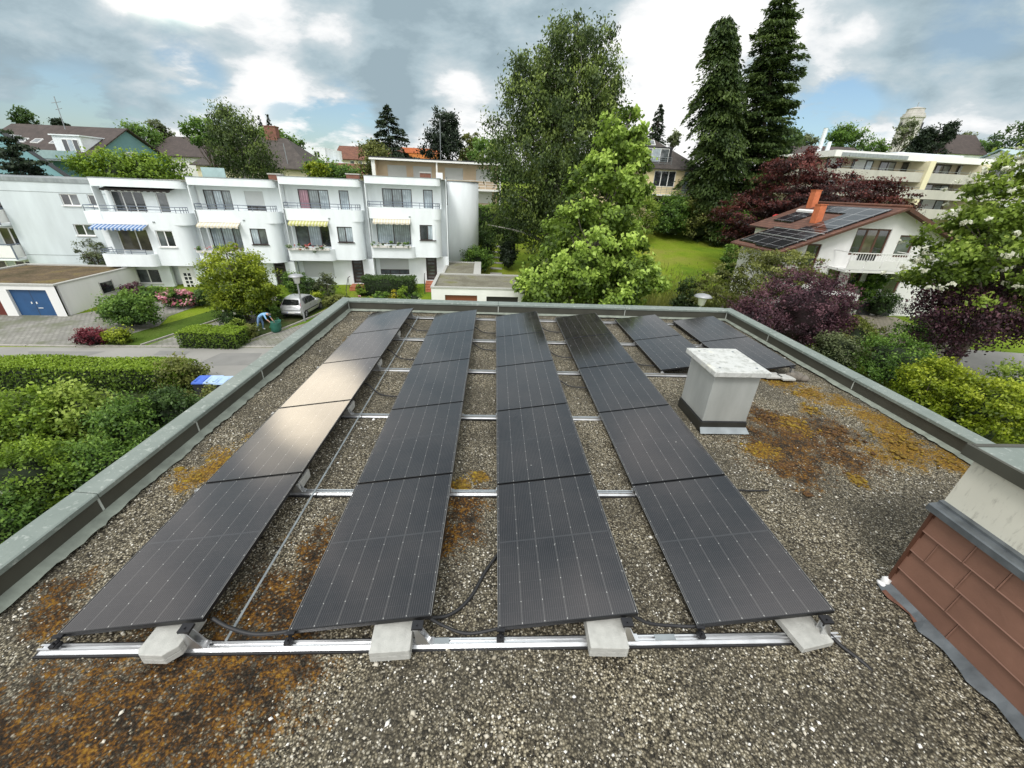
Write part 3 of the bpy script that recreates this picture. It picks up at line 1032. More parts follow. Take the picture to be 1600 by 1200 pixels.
def gravel_mat():
    t = NT('roof_gravel')
    v = t.co('Object')

    def cells(sc):
        q = t.n('TexVoronoi', feature='F1')
        q.inputs['Scale'].default_value = sc
        q.inputs['Randomness'].default_value = 1.0
        t.l(v, q.inputs['Vector'])
        return q
    a = cells(54.0)
    b = cells(100.0)
    sa = t.n('SeparateColor'); t.l(a.outputs['Color'], sa.inputs[0])
    sb = t.n('SeparateColor'); t.l(b.outputs['Color'], sb.inputs[0])
    st = [(0.0, (0.022, 0.020, 0.016)), (0.17, (0.075, 0.067, 0.050)), (0.36, (0.19, 0.168, 0.123)), (0.58, (0.33, 0.30, 0.222)), (0.80, (0.40, 0.36, 0.27)), (0.93, (0.60, 0.57, 0.48)), (1.0, (0.75, 0.73, 0.67))]
    ca = t.ramp(sa.outputs[0], st)
    cb = t.ramp(sb.outputs[0], st)
    pick = t.math('GREATER_THAN', sa.outputs[1], 0.45)
    c = t.mix(pick, cb, ca)
    # dark gaps between the pebbles
    gap = t.ramp(a.outputs['Distance'], [(0.25, (1, 1, 1)), (0.58, (0.13, 0.12, 0.105))])
    c = t.mix(0.85, c, gap, 'MULTIPLY')
    big = t.noise(v, 1.1, 5, 0.6)
    c = t.mix(t.ramp(big, [(0.42, (0, 0, 0)), (0.60, (0.85, 0.85, 0.85))]), c, t.mix(0.6, c, (0.04, 0.037, 0.03), 'MIX'))
    n = t.noise(v, 3.2, 6, 0.65)
    nf = t.noise(v, 38, 3, 0.6)

    def mask(name, thr):
        at = t.n('Attribute', attribute_name=name)
        m = t.math('ADD', t.math('SUBTRACT', at.outputs['Fac'], 2.0), t.math('MULTIPLY', t.math('SUBTRACT', n, 0.5), 2.6))
        m = t.math('ADD', m, t.math('MULTIPLY', t.math('SUBTRACT', nf, 0.5), 1.5))
        return t.ramp(m, [(thr, (0, 0, 0)), (thr + 0.36, (1, 1, 1))])
    mb_ = mask('moss_brown', 0.16)
    my_ = mask('moss_yellow', 0.34)
    brown = t.ramp(t.math('ADD', t.math('MULTIPLY', nf, 0.55), t.math('MULTIPLY', t.noise(v, 5.0, 5, 0.65), 0.45)), [(0.41, (0.006, 0.0045, 0.0025)), (0.49, (0.030, 0.014, 0.0035)), (0.55, (0.11, 0.046, 0.004)), (0.64, (0.22, 0.115, 0.010))])
    yell = t.ramp(nf, [(0.32, (0.022, 0.013, 0.003)), (0.50, (0.15, 0.075, 0.007)), (0.66, (0.31, 0.19, 0.012))])
    c = t.mix(1.0, c, (1.0, 0.975, 0.915), 'MULTIPLY')
    keep = t.math('GREATER_THAN', sa.outputs[2], 0.86)   # odd pebbles still show through the moss
    mb2 = t.math('MULTIPLY', mb_, t.math('SUBTRACT', 1.0, t.math('MULTIPLY', keep, 0.75)))
    c = t.mix(t.math('MULTIPLY', mb2, 0.93), c, brown)
    c = t.mix(t.math('MULTIPLY', my_, 0.92), c, yell)
    t.base(c)
    t.b.inputs['Roughness'].default_value = 0.85
    t.b.inputs['Specular IOR Level'].default_value = 0.25
    h = t.math('SUBTRACT', 1.0, a.outputs['Distance'])
    t.bump(h, 0.9, 0.012)
    return t.m


M['gravel'] = gravel_mat()


def pebble_mat():
    t = NT('loose_pebbles')
    gi = t.n('NewGeometry')
    c = t.ramp(gi.outputs['Random Per Island'], [(0.0, (0.025, 0.022, 0.018)), (0.2, (0.10, 0.088, 0.066)), (0.40, (0.26, 0.23, 0.17)), (0.62, (0.50, 0.46, 0.37)), (0.88, (0.68, 0.65, 0.57)), (1, (0.80, 0.79, 0.75))])
    t.base(c)
    t.b.inputs['Roughness'].default_value = 0.75
    return t.m


def coping_mat():
    t = NT('patinated_coping_metal')
    v = t.co('Object')
    n1 = t.noise(v, 1.6, 6, 0.6)
    n2 = t.noise(v, 14, 5, 0.7)
    n3 = t.noise(v, 45, 3, 0.6)
    c = t.ramp(n1, [(0.3, (0.165, 0.20, 0.178)), (0.7, (0.235, 0.27, 0.245))])
    c = t.mix(t.ramp(n2, [(0.56, (0, 0, 0)), (0.72, (.75, .75, .75))]), c, (0.50, 0.53, 0.49))
    c = t.mix(t.ramp(n3, [(0.60, (0, 0, 0)), (0.74, (.55, .55, .55))]), c, (0.12, 0.15, 0.13))
    t.base(c)
    t.b.inputs['Roughness'].default_value = 0.5
    t.b.inputs['Metallic'].default_value = 0.25
    return t.m


M['coping'] = coping_mat()
M['upstand'] = mat('dark_olive_metal_upstand', (0.066, 0.066, 0.052), 0.5, metal=0.2, var=0.2, scale=2.5, streak=True)
M['flash'] = mat('pale_green_flashing', (0.215, 0.24, 0.20), 0.75, var=0.3, scale=6)
M['seam'] = mat('pale_joint_sealant', (0.42, 0.45, 0.41), 0.6, var=0.2, scale=9)

bld = thing('flat_roof_building', 'flat roofed building in the foreground, gravel roof edged by a metal parapet', 'building', (0, 0, 0))
mb = MB()
mb.box(RX0 - .18, RX0 - .05, RY0, RY1 + .18, -6.6, -0.02)
mb.box(RX1 + .05, RX1 + .18, RY0, RY1 + .18, -6.6, -0.02)
mb.box(RX0 - .05, RX1 + .05, RY1 + .03, RY1 + .18, -6.6, -0.02)
mb.box(RX0 - .05, RX1 + .05, RY0, RY0 + .2, -6.6, -0.02)
mb.build('wall', M['plaster'], bld)
# gravel sheet with gentle unevenness
nx, ny = 190, 260
vs, fs = [], []
for j in range(ny + 1):
    for i in range(nx + 1):
        x = RX0 + (RX1 - RX0) * i / nx; y = RY0 + (RY1 - RY0) * j / ny
        vs.append((x, y, 0.010 * math.sin(x * 2.3 + y) + 0.008 * math.sin(y * 3.1 - x * 1.7) - 0.01))
for j in range(ny):
    for i in range(nx):
        a = j * (nx + 1) + i
        fs.append((a, a + 1, a + nx + 2, a + nx + 1))
bed = MB().add(vs, fs).build('gravel_bed', M['gravel'], bld, True)
_v = np.array(vs)[:, :2]
for nm_, lst_ in (('moss_brown', MOSS_BROWN), ('moss_yellow', MOSS_YELLOW)):
    w_ = np.max([1 - np.hypot(_v[:, 0] - a_, _v[:, 1] - b_) / (r_ * 1.5) for a_, b_, r_ in lst_], axis=0)
    at_ = bed.data.attributes.new(nm_, 'FLOAT', 'POINT')
    at_.data.foreach_set('value', (np.maximum(w_, -2) + 2).astype(np.float32))
# parapet: upstand, sloping flashing, coping in lengths with sealed seams
H = 0.28
up, fl, cp, sm = MB(), MB(), MB(), MB()
up.box(RX0 - .03, RX0, RY0, RY1, -.05, H); up.box(RX1, RX1 + .03, RY0, RY1, -.05, H); up.box(RX0 - .03, RX1 + .03, RY1, RY1 + .03, -.05, H)
up.build('upstand', M['upstand'], bld)


def seam(*a):
    q_ = MB(); q_.box(*a); q_.build('joint_seal', M['seam'], bld)


def ragged(n):
    return [0.072 + 0.008 * math.sin(i * 1.7) + 0.012 * math.sin(i * .31 + 1) + random.uniform(-.014, .014) for i in range(n)]


n = 260
w = ragged(n + 1)
for k in range(n):
    y0, y1 = RY0 + (RY1 - .02 - RY0) * k / n, RY0 + (RY1 - .02 - RY0) * (k + 1) / n
    fl.add([(RX0 + .002, y0, .075), (RX0 + .002, y1, .075), (RX0 + w[k + 1] + .03, y1, .022), (RX0 + w[k] + .03, y0, .022)], [(0, 3, 2, 1)])
    fl.add([(RX1 - .002, y0, .065), (RX1 - .002, y1, .065), (RX1 - w[k + 1], y1, .02), (RX1 - w[k], y0, .02)], [(0, 1, 2, 3)])
w = ragged(91)
for k in range(90):
    x0, x1 = RX0 + (RX1 - RX0) * k / 90, RX0 + (RX1 - RX0) * (k + 1) / 90
    fl.add([(x0, RY1 - .002, .06), (x1, RY1 - .002, .06), (x1, RY1 - w[k + 1], .02), (x0, RY1 - w[k], .02)], [(0, 3, 2, 1)])
fl.build('flashing', M['flash'], bld, True)


def coping_len(mb, a, b, inn, out, axis, hi=H):
    """one length of folded sheet metal; profile dips inward, with a drip edge on both sides"""
    sgn = 1 if inn > out else -1
    pr = [(inn + sgn * .025, hi - .035), (inn + sgn * .025, hi + .012), (inn + sgn * .012, hi + .022), (out - sgn * .0, hi + .045), (out - sgn * .02, hi + .03), (out - sgn * .02, hi - .05), (out, hi - .05), (out, hi - .02), (inn, hi - .02), (inn, hi - .035)]
    mb.prism(pr, axis, a, b)


for a, b in [(-6, -2.55), (-2.54, 1.33), (1.34, 4.56), (4.57, RY1 + .23)]:
    c = MB(); coping_len(c, a, b, RX0, RX0 - .20, 1); c.build('coping', M['coping'], bld)
for a, b in [(2.2, 4.55), (4.56, 7.2), (7.21, RY1 + .23)]:
    c = MB(); coping_len(c, a, b, RX1, RX1 + .20, 1); c.build('coping', M['coping'], bld)
for a, b in [(RX0 + .026, 3.4), (3.41, 7.1), (7.11, RX1 - .026)]:
    c = MB(); coping_len(c, a, b, RY1, RY1 + .21, 0); c.build('coping', M['coping'], bld)
for y in (-2.545, 1.335, 2.85, 4.565):
    seam(RX0 + .001, RX0 + .006, y - .011, y + .011, .08, H - .03)
for y in (4.555, 7.205):
    seam(RX1 - .006, RX1 - .001, y - .01, y + .01, .08, H - .03)
for x in (3.405, 7.105):
    seam(x - .01, x + .01, RY1 - .006, RY1 - .001, .07, H - .03)
seam(RX0 + .001, RX0 + .02, RY1 - .02, RY1 - .001, .02, H)
seam(RX1 - .02, RX1 - .001, RY1 - .02, RY1 - .001, .02, H)


def mossiness(x, y, lst):
    return max(1 - math.hypot(x - a, y - b) / (r * 1.25) for a, b, r in lst)


# loose pebbles lying on the gravel, thickest where the camera is near
pb_v, pb_f = [], []
oct_f = [(0, 2, 4), (2, 1, 4), (1, 3, 4), (3, 0, 4), (2, 0, 5), (1, 2, 5), (3, 1, 5), (0, 3, 5)]
cnt = 0
for zone, N in (((RX0 + .1, RX1 - .1, -1.9, 0.9), 36000), ((RX0 + .1, RX1 - .1, 0.9, 3.4), 18000), ((RX0 + .1, RX1 - .1, 3.4, RY1 - .1), 9000)):
    for _ in range(N):
        x, y = random.uniform(*zone[:2]), random.uniform(*zone[2:])
        m = max(mossiness(x, y, MOSS_BROWN), mossiness(x, y, MOSS_YELLOW))
        if m > 0 and random.random() < min(0.94, .55 + m * 1.2):
            continue
        if random.random() < .45 * (1 + math.sin(x * 1.9 + 2.2 * math.sin(y * 1.3)) * math.sin(y * 2.4 - x)):
            continue
        s = random.lognormvariate(math.log(.0072), .46)
        a = random.uniform(0, 6.28); c, d = math.cos(a), math.sin(a)
        e = random.uniform(.55, .9); hh = random.uniform(.35, .7)
        z = 0.010 * math.sin(x * 2.3 + y) + 0.008 * math.sin(y * 3.1 - x * 1.7) - 0.01 + s * .25
        o = len(pb_v)
        for lx, ly, lz in ((1, 0, .1), (-1, .1, 0), (.1, 1, 0), (0, -1, .1), (.12, .1, 1), (0, 0, -1)):
            lx *= s; ly *= s * e
            pb_v.append((x + lx * c - ly * d, y + lx * d + ly * c, z + lz * s * hh))
        pb_f += [tuple(o + i for i in f) for f in oct_f]
me = bpy.data.meshes.new('loose_gravel')
me.from_pydata(pb_v, [], pb_f)
me.polygons.foreach_set('use_smooth', [True] * len(pb_f))
tag(link_mesh('loose_gravel', me, None, [pebble_mat()]), 'loose pale and dark pebbles lying on the gravel roof', 'gravel', kind='stuff')


def cushions(name, lst, N, label, cols, hk=.45):
    mb = MB()
    for _ in range(N):
        x, y, r = random.choice(lst)
        a, q = random.uniform(0, 6.28), abs(random.gauss(0, .55)) * r
        s = random.lognormvariate(math.log(.015), .5)
        X, Y = x + q * math.cos(a), y + q * math.sin(a)
        if RX0 + .1 < X < RX1 - .1:
            mb.blob((X, Y, 0.0), (s, s * random.uniform(.6, 1.1), s * hk), 8, 5, .22)
    t = NT(name + '_surface')
    v = t.co('Object')
    c = t.ramp(t.noise(v, 22, 5, .65), [(.32, cols[0]), (.5, cols[1]), (.68, cols[2])])
    t.base(c)
    t.b.inputs['Roughness'].default_value = .95
    t.bump(t.noise(v, 160, 3, .6), .8, .01)
    o = mb.build(name, t.m, None, True)
    return tag(o, label, 'moss', kind='stuff')


cushions('yellow_moss', MOSS_YELLOW, 1000, 'yellow green moss cushions growing along the right parapet and beside the first panel row', ((.035, .02, .004), (.17, .10, .009), (.34, .25, .02)))
cushions('brown_moss', MOSS_BROWN[10:15] + MOSS_BROWN[17:], 700, 'rust brown moss tufts in front of the roof vent', ((.02, .010, .004), (.085, .038, .009), (.19, .10, .02)), .3)

# ------------------------------------------------------------------ solar array
PW, PLN, PITCHX, PITCHY, TILT = 1.134, 1.722, 1.669, 1.742, 0.1496


def cell_mat():
    t = NT('solar_cells_under_glass')
    x, y, z = t.sep(t.co('Object'))

    def grid(c, period, off, width):
        f = t.math('FRACT', t.math('DIVIDE', t.math('SUBTRACT', c, off), period))
        return t.math('LESS_THAN', f, width / period)
    cx = grid(x, 0.1837, 0.0135, 0.0042)
    cy = grid(y, 0.0936, 0.022, 0.0022)
    mid = t.math('LESS_THAN', t.math('ABSOLUTE', t.math('SUBTRACT', y, 0.861)), 0.009)
    wire = grid(x, 0.01837, 0.005, 0.0030)
    n = t.noise(t.co('Object'), 2.2, 6, 0.65)
    n2 = t.noise(t.co('Object'), 30, 4, 0.6)
    base = t.mix(n, (0.007, 0.0065, 0.0085), (0.011, 0.010, 0.012))
    c = t.mix(t.math('MULTIPLY', wire, 0.55), base, (0.075, 0.067, 0.068))
    c = t.mix(t.math('MULTIPLY', cy, 0.35), c, (0.05, 0.05, 0.055))
    c = t.mix(t.math('MULTIPLY', cx, 0.55), c, (0.17, 0.165, 0.16))
    c = t.mix(t.math('MULTIPLY', mid, 0.8), c, (0.035, 0.035, 0.038))
    dot = t.math('MULTIPLY', cx, grid(y, 0.1872, 0.018, 0.010))
    c = t.mix(dot, c, (0.55, 0.55, 0.52))
    dust = t.ramp(n, [(0.38, (0.06, 0.06, 0.06)), (0.72, (0.20, 0.20, 0.20))])
    c = t.mix(t.math('MULTIPLY', dust, 0.26), c, (0.29, 0.25, 0.22))
    # a few bird marks and dried rain spots
    sp = t.n('TexVoronoi', feature='F1'); sp.inputs['Scale'].default_value = 2.1
    oi = t.n('ObjectInfo')
    ad = t.n('VectorMath', operation='ADD'); t.l(t.co('Object'), ad.inputs[0]); t.l(oi.outputs['Location'], ad.inputs[1]); t.l(ad.outputs[0], sp.inputs['Vector'])
    s2 = t.math('ADD', sp.outputs['Distance'], t.math('MULTIPLY', t.math('SUBTRACT', n2, .5), .12))
    c = t.mix(t.math('MULTIPLY', t.math('LESS_THAN', s2, 0.022), .5), c, (0.5, 0.5, 0.47))
    t.base(c)
    r = t.ramp(n, [(0.3, (0.06, 0.06, 0.06)), (0.7, (0.13, 0.13, 0.13))])
    t.l(r, t.b.inputs['Roughness'])
    t.b.inputs['IOR'].default_value = 1.75
    t.b.inputs['Specular IOR Level'].default_value = 0.5
    return t.m


M['cells'] = cell_mat()
M['pframe'] = mat('black_anodised_frame', (0.02, 0.02, 0.021), 0.35, metal=0.5, var=0.1)
M['pframe_lit'] = mat('lit_frame_edge', (0.22, 0.22, 0.22), 0.4, metal=0.5, var=0.15)


def make_panel():
    root = thing('solar_panel', None, 'solar panel')
    b = MB()
    n = 10
    b.box(.009, PW - .009, .009, PLN - .009, -.004, -.0015)
    b.build('cell_glass', M['cells'], root)
    f = MB()
    T = .035
    f.box(0, .010, 0, PLN, -T, 0); f.box(PW - .010, PW, 0, PLN, -T, 0)
    f.box(.010, PW - .010, 0, .010, -T, 0); f.box(.010, PW - .010, PLN - .010, PLN, -T, 0)
    f.box(.010, .03, .010, PLN - .010, -T, -T + .002); f.box(PW - .03, PW - .010, .010, PLN - .010, -T, -T + .002)
    # arris highlight painted as a pale strip along the long edges
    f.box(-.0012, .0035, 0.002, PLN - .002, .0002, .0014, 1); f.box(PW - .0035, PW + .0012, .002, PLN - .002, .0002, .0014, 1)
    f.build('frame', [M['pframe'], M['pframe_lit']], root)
    b = MB(); b.box(.02, PW - .02, .02, PLN - .02, -.012, -.009); b.build('back_sheet', M['darkgrey'], root)
    j = MB(); j.box(PW * .5 - .05, PW * .5 + .05, PLN * .5 - .04, PLN * .5 + .04, -.028, -.013); j.build('junction_box', M['rubber'], root)
    return root


ORD = ['nearest the camera', 'second from the front', 'third from the front', 'fourth from the front', 'farthest from the camera']
RN = ['leftmost panel row', 'second panel row from the left', 'third panel row from the left', 'fourth panel row from the left', 'short fifth panel row behind the vent', 'short rightmost panel row beside the parapet']
look = {(0, 2): 'sky bright solar panel, ', (3, 4): 'dark solar panel, ', (3, 1): 'vent side solar panel, '}
proto = make_panel()
# small settling differences from row to row, as measured on the roof
ROWX = [-0.03, 0.02, 0.0, -0.02, 0.0, 0.0]
first = True
for r in range(6):
    for k in range(5):
        if r >= 4 and k < 3: continue
        o = proto if first else copy_tree(proto)
        first = False
        o.location = (r * PITCHX + ROWX[r], k * PITCHY, 0.105)
        o.rotation_euler = (0, -TILT, 0)
        pos = ORD[k] if r < 4 else ('far one' if k == 4 else 'near one')
        tag(o, look.get((r, k), 'black solar panel, ') + pos + ' in the ' + RN[r], 'solar panel', 'solar panels on the gravel roof')

# rails across the rows, with clamps and triangular supports
CT, ST = math.cos(TILT), math.sin(TILT)


def bracket_mb(x, y, hgt):
    """folded sheet support under the raised long edge"""
    b = MB()
    b.prism([(x - .03, .045), (x + .085, .045), (x + .075, .055), (x - .005, hgt), (x - .045, hgt), (x - .035, hgt - .02)], 1, y - .006, y + .002)
    b.prism([(x - .03, .046), (x + .085, .046), (x + .075, .056), (x - .005, hgt), (x - .045, hgt), (x - .035, hgt - .02)], 1, y + .048, y + .056)
    b.box(x + .03, x + .105, y - .004, y + .054, .044, .052)
    return b


rail_names = ['foremost aluminium rail in full view at the front ends of the panel rows', 'second aluminium rail from the front crossing under the panels', 'third aluminium rail from the front crossing under the panels', 'fourth aluminium rail from the front, ending at the vent', 'fifth aluminium rail from the front, near the back parapet', 'rearmost aluminium rail close along the back parapet']
for k in range(6):
    y = k * PITCHY - .055 if k else -.055
    if k == 5: y = 5 * PITCHY - .07
    x0, x1 = -.13, (3 * PITCHX + PW + .06 if k < 3 else 6 * PITCHX - .45)
    root = thing('mounting_rail', rail_names[k], 'mounting rail', (0, y, 0), 0, 'aluminium rails carrying the panels')
    m = MB()
    m.box(x0, x1, -.022, .022, .006, .014); m.box(x0, x1, -.022, -.016, .014, .044); m.box(x0, x1, .016, .022, .014, .044)
    m.box(x0, x1, -.040, -.022, .006, .010); m.box(x0, x1, .022, .040, .006, .010); m.box(x0, x1, -.022, -.008, .041, .0445); m.box(x0, x1, .008, .022, .041, .0445)
    m.build('profile', M['alu'], root)
    m = MB(); m.box(x0 - .02, x1 + .02, -.055, .055, -.012, .004); m.build('rubber_mat', M['rubber'], root)
    for r in range(6):
        if r >= 4 and k < 3: continue
        xl = r * PITCHX + ROWX[r]
        c = MB(); c.box(xl - .01, xl + .05, -.02, .03, .046, .072); c.box(xl + .005, xl + .035, -.028, .05, .072, .078); c.tube([(xl + .02, .0, .07), (xl + .02, .0, .10)], .007, 6)
        if k == 0: c.box(xl - .012, xl + .055, .028, .052, .095, .112)
        c.build('low_clamp', M['alu_dark'] if k == 0 else M['alu'], root)
        xh = xl + PW * CT
        hgt = .105 + PW * ST - .045
        b = bracket_mb(xh - .085, -.025, hgt).build('support_bracket', M['alu'], root)
        c = MB(); c.box(xh - .14, xh - .055, -.03, .04, hgt - .004, hgt + .018); c.tube([(xh - .10, 0, hgt - .06), (xh - .10, 0, hgt + .03)], .007, 6)
        c.build('high_clamp', M['alu_dark'], root)
    if k == 0:
        for xj in (2.78, 4.62, 5.78):
            j = MB(); j.box(xj, xj + .17, -.0235, .0235, .0447, .0480); j.build('splice_plate', M['zinc'], root)
# slender bar along the raised edge of the first row, and a stub on the second
c = thing('spacer_bar', 'thin aluminium spacer bar running front to back beside the leftmost panel row', 'bar', (PW * CT + .10, 0, 0))
m = MB(); m.box(-.010, .010, -.03, 5 * PITCHY - .1, .048, .053); m.build('profile', M['zinc'], c)

slabs = [(.835, -.12, -2, 2, 'stack of two pale paving slabs with cut corners weighing down the front rail under the leftmost row'), (2.52, -.125, 3, 2, 'stack of two grey paving slabs on the front rail under the second row'),
         (4.20, -.125, -2, 2, 'stack of two sandy grey paving slabs on the front rail under the third row'), (5.90, -.10, 10, 1, 'single smooth grey paving slab at the right end of the front rail')]
for x, y, a, kk, lb in slabs:
    root = thing('paving_slab', lb, 'paving slab', (x, y, .0), R(a), 'ballast slabs along the front rail')
    w, l = .15, .36
    for q in range(kk):
        m = MB()
        c = .035 if kk == 2 and x < 1 else .004
        e = w - .015 if x < 1 else w
        z = .050 + q * .055
        m.prism([(-e + c, -.075), (e - c * 2, -.075), (e, -.075 + c * 2), (e, l - .1), (-e, l - .1), (-e, -.075 + c)], 2, z, z + .053)
        m.build('slab', M['slab'], root, bevel=.006)
for x, y, w, lb in [(8.95, 3 * PITCHY - .12, .17, 'pale slab poking out under the near end of the rightmost row'), (9.2, 3 * PITCHY - .20, .13, 'thin grey slab lying at the corner of the rightmost row')]:
    m = MB(); m.box(-w, w, -.1, .15, .05, .09)
    o = m.build('paving_slab', M['slab'], None, bevel=.006); o.location = (x, y, 0); tag(o, lb, 'paving slab')
for k, y in ((1, PITCHY - .05), (2, 2 * PITCHY - .05), (3, 3 * PITCHY - .05), (4, 4 * PITCHY - .05)):
    m = MB(); m.box(-.05, .05, -.13, .16, .0, .115)
    o = m.build('ballast_block', M['slab'], None, bevel=.012); o.location = (PW * CT - .125, y + .13, 0.012)
    tag(o, ['nearest', 'second', 'third', 'farthest'][k - 1] + ' pale ballast block tucked under the raised edge of the leftmost panel row', 'ballast block', 'ballast blocks under the first row')


def cable(pts, rad, label, n=10):
    P_ = [Vector(q) for q in pts]
    out = []
    for i in range(len(P_) - 1):
        p0, p1, p2, p3 = P_[max(i - 1, 0)], P_[i], P_[i + 1], P_[min(i + 2, len(P_) - 1)]
        for j in range(n):
            t = j / n
            out.append(0.5 * ((2 * p1) + (-p0 + p2) * t + (2 * p0 - 5 * p1 + 4 * p2 - p3) * t * t + (-p0 + 3 * p1 - 3 * p2 + p3) * t ** 3))
    out.append(P_[-1])
    o = MB().tube(out, rad, 8).build('cable', M['rubber'], None, True)
    return tag(o, label, 'cable', 'black cables between the panel rows')


X1 = [r * PITCHX for r in range(6)]
hx = PW * CT
cable([(X1[0] + hx - .02, .06, .19), (X1[0] + hx + .12, .02, .13), (X1[0] + hx + .32, -.0, .075), (X1[1] + .05, .02, .085), (X1[1] + .3, .12, .05)], .016, 'thick black cable hanging over the front rail between first and second panel rows')
cable([(X1[1] + hx - .05, .08, .17), (X1[1] + hx + .1, .04, .09), (X1[1] + hx + .3, .0, .045), (X1[2] + .02, .03, .06), (X1[2] + .3, .1, .05)], .013, 'thin black cable sagging along the front rail between second and third panel rows')
cable([(X1[1] + hx - .1, .12, .08), (X1[1] + hx + .12, .16, .03), (X1[1] + hx + .3, .32, .025), (X1[1] + hx + .45, .62, .03), (X1[2] + .1, .9, .06)], .016, 'thick black cable looping over the gravel beside the third panel row')
cable([(X1[2] + hx - .05, .09, .17), (X1[2] + hx + .12, .04, .09), (X1[2] + hx + .35, .03, .06), (X1[3] + .03, .02, .07), (X1[3] + .3, .1, .05)], .014, 'black cable behind the front rail between third and fourth panel rows')
cable([(X1[3] + hx - .05, .03, .06), (X1[3] + hx + .02, -.12, .03), (X1[3] + hx + .07, -.19, .02), (X1[3] + hx + .12, -.26, .012), (X1[3] + hx + .15, -.31, -.005)], .016, 'short black cable end running into the gravel at the right end of the front rail')
for r, k, dy, lb in [(0, 2, .75, 'black cable crossing the gap beside the bright third panel of the first row'), (0, 3, .62, 'black cable crossing the gap between the first two rows, second farthest'), (0, 4, .7, 'black cable crossing the gap between the first two rows, farthest back'),
                     (1, 3, 1.25, 'black cable crossing the gap between second and third rows, nearer one'), (1, 4, .65, 'black cable crossing the gap between second and third rows, farther one'),
                     (2, 2, 1.2, 'black cable crossing the gap between third and fourth rows, nearest one'), (2, 3, .9, 'black cable crossing the gap between third and fourth rows, middle one'), (2, 4, .85, 'black cable crossing the gap between third and fourth rows, farthest one'),
                     (3, 3, .55, 'black cable at the left edge of the short fifth row'), (4, 4, .5, 'black cable between the two short right rows')]:
    y = k * PITCHY + dy
    cable([(X1[r] + hx - .2, y + .12, .16), (X1[r] + hx - .02, y + .05, .13), (X1[r] + hx + .2, y - .12, .05), (X1[r] + hx + .4, y - .2, .045), (X1[r + 1] + .1, y - .22, .06)], .0125, lb)
cable([(6.05, 1.78, .03), (6.45, 1.74, .02), (6.75, 1.75, .012)], .010, 'short black cable stub on the gravel right of the fourth row')

# ------------------------------------------------------------------ roof vent
vent = thing('roof_vent', 'square pale metal roof vent with overhanging lid on a dark base', 'roof vent', (6.87, 3.53, 0))
M['ventbody'] = mat('pale_sheet_metal', (0.43, 0.45, 0.43), 0.45, metal=0.3, var=0.2, scale=2.6, streak=True)


M['collar'] = mat('dark_bitumen_collar', (.045, .046, .04), .4, metal=.3, var=.3, scale=5)


def lid_mat():
    t = NT('weathered_pale_lid')
    v = t.co('Object')
    a = t.noise(v, 3.5, 6, .65); b = t.noise(v, 13, 5, .7)
    c = t.ramp(a, [(.3, (.42, .43, .41)), (.7, (.57, .58, .56))])
    c = t.mix(t.ramp(b, [(.50, (0, 0, 0)), (.64, (.75, .75, .75))]), c, (.27, .28, .25))
    c = t.mix(t.ramp(a, [(.58, (0, 0, 0)), (.72, (.5, .5, .5))]), c, (.62, .60, .38))
    t.base(c)
    t.b.inputs['Roughness'].default_value = .55
    t.bump(a, .3, .03)
    return t.m


M['lid'] = lid_mat()
m = MB(); m.box(-.35, .35, -.39, .39, .17, .975); m.build('body', M['ventbody'], vent, bevel=.012)
m = MB(); m.box(-.42, .42, -.485, .485, .965, 1.05); m.build('lid', M['lid'], vent, bevel=.012)
m = MB()
for x in (-.28, .28):
    for y in (-.33, .33): m.tube([(x, y, 1.045), (x, y, 1.058)], .018, 8)
m.build('screw_cap', M['zinc'], vent)
m = MB(); m.box(-.365, .365, -.405, .405, .0, .155); m.build('base_collar', M['collar'], vent)
m = MB(); m.box(-.356, .356, -.396, .396, .155, .171); m.build('collar_gap', M['darkgrey'], vent)
m = MB()
m.add([(-.37, -.407, .075), (.37, -.407, .075), (.39, -.50, .012), (-.39, -.50, .012)], [(0, 3, 2, 1)])
m.build('skirt_flashing', M['zinc'], vent)

# grey lump of debris by the right parapet
q = P(1255, 580, z=.05)
m = MB(); m.blob((0, 0, .06), (.17, .12, .10), 12, 8, .12); m.blob((.15, -.05, .04), (.12, .10, .07), 10, 7, .15); m.blob((-.12, .03, .07), (.07, .07, .06), 8, 6, .1)
o = m.build('debris_sack', mat('grey_brown_sacking', (.17, .15, .125), .95, var=.4, scale=9, bump=.6), None, True); o.location = (9.45, 5.12, 0)
tag(o, 'crumpled grey brown sack lying against the right parapet', 'sack')

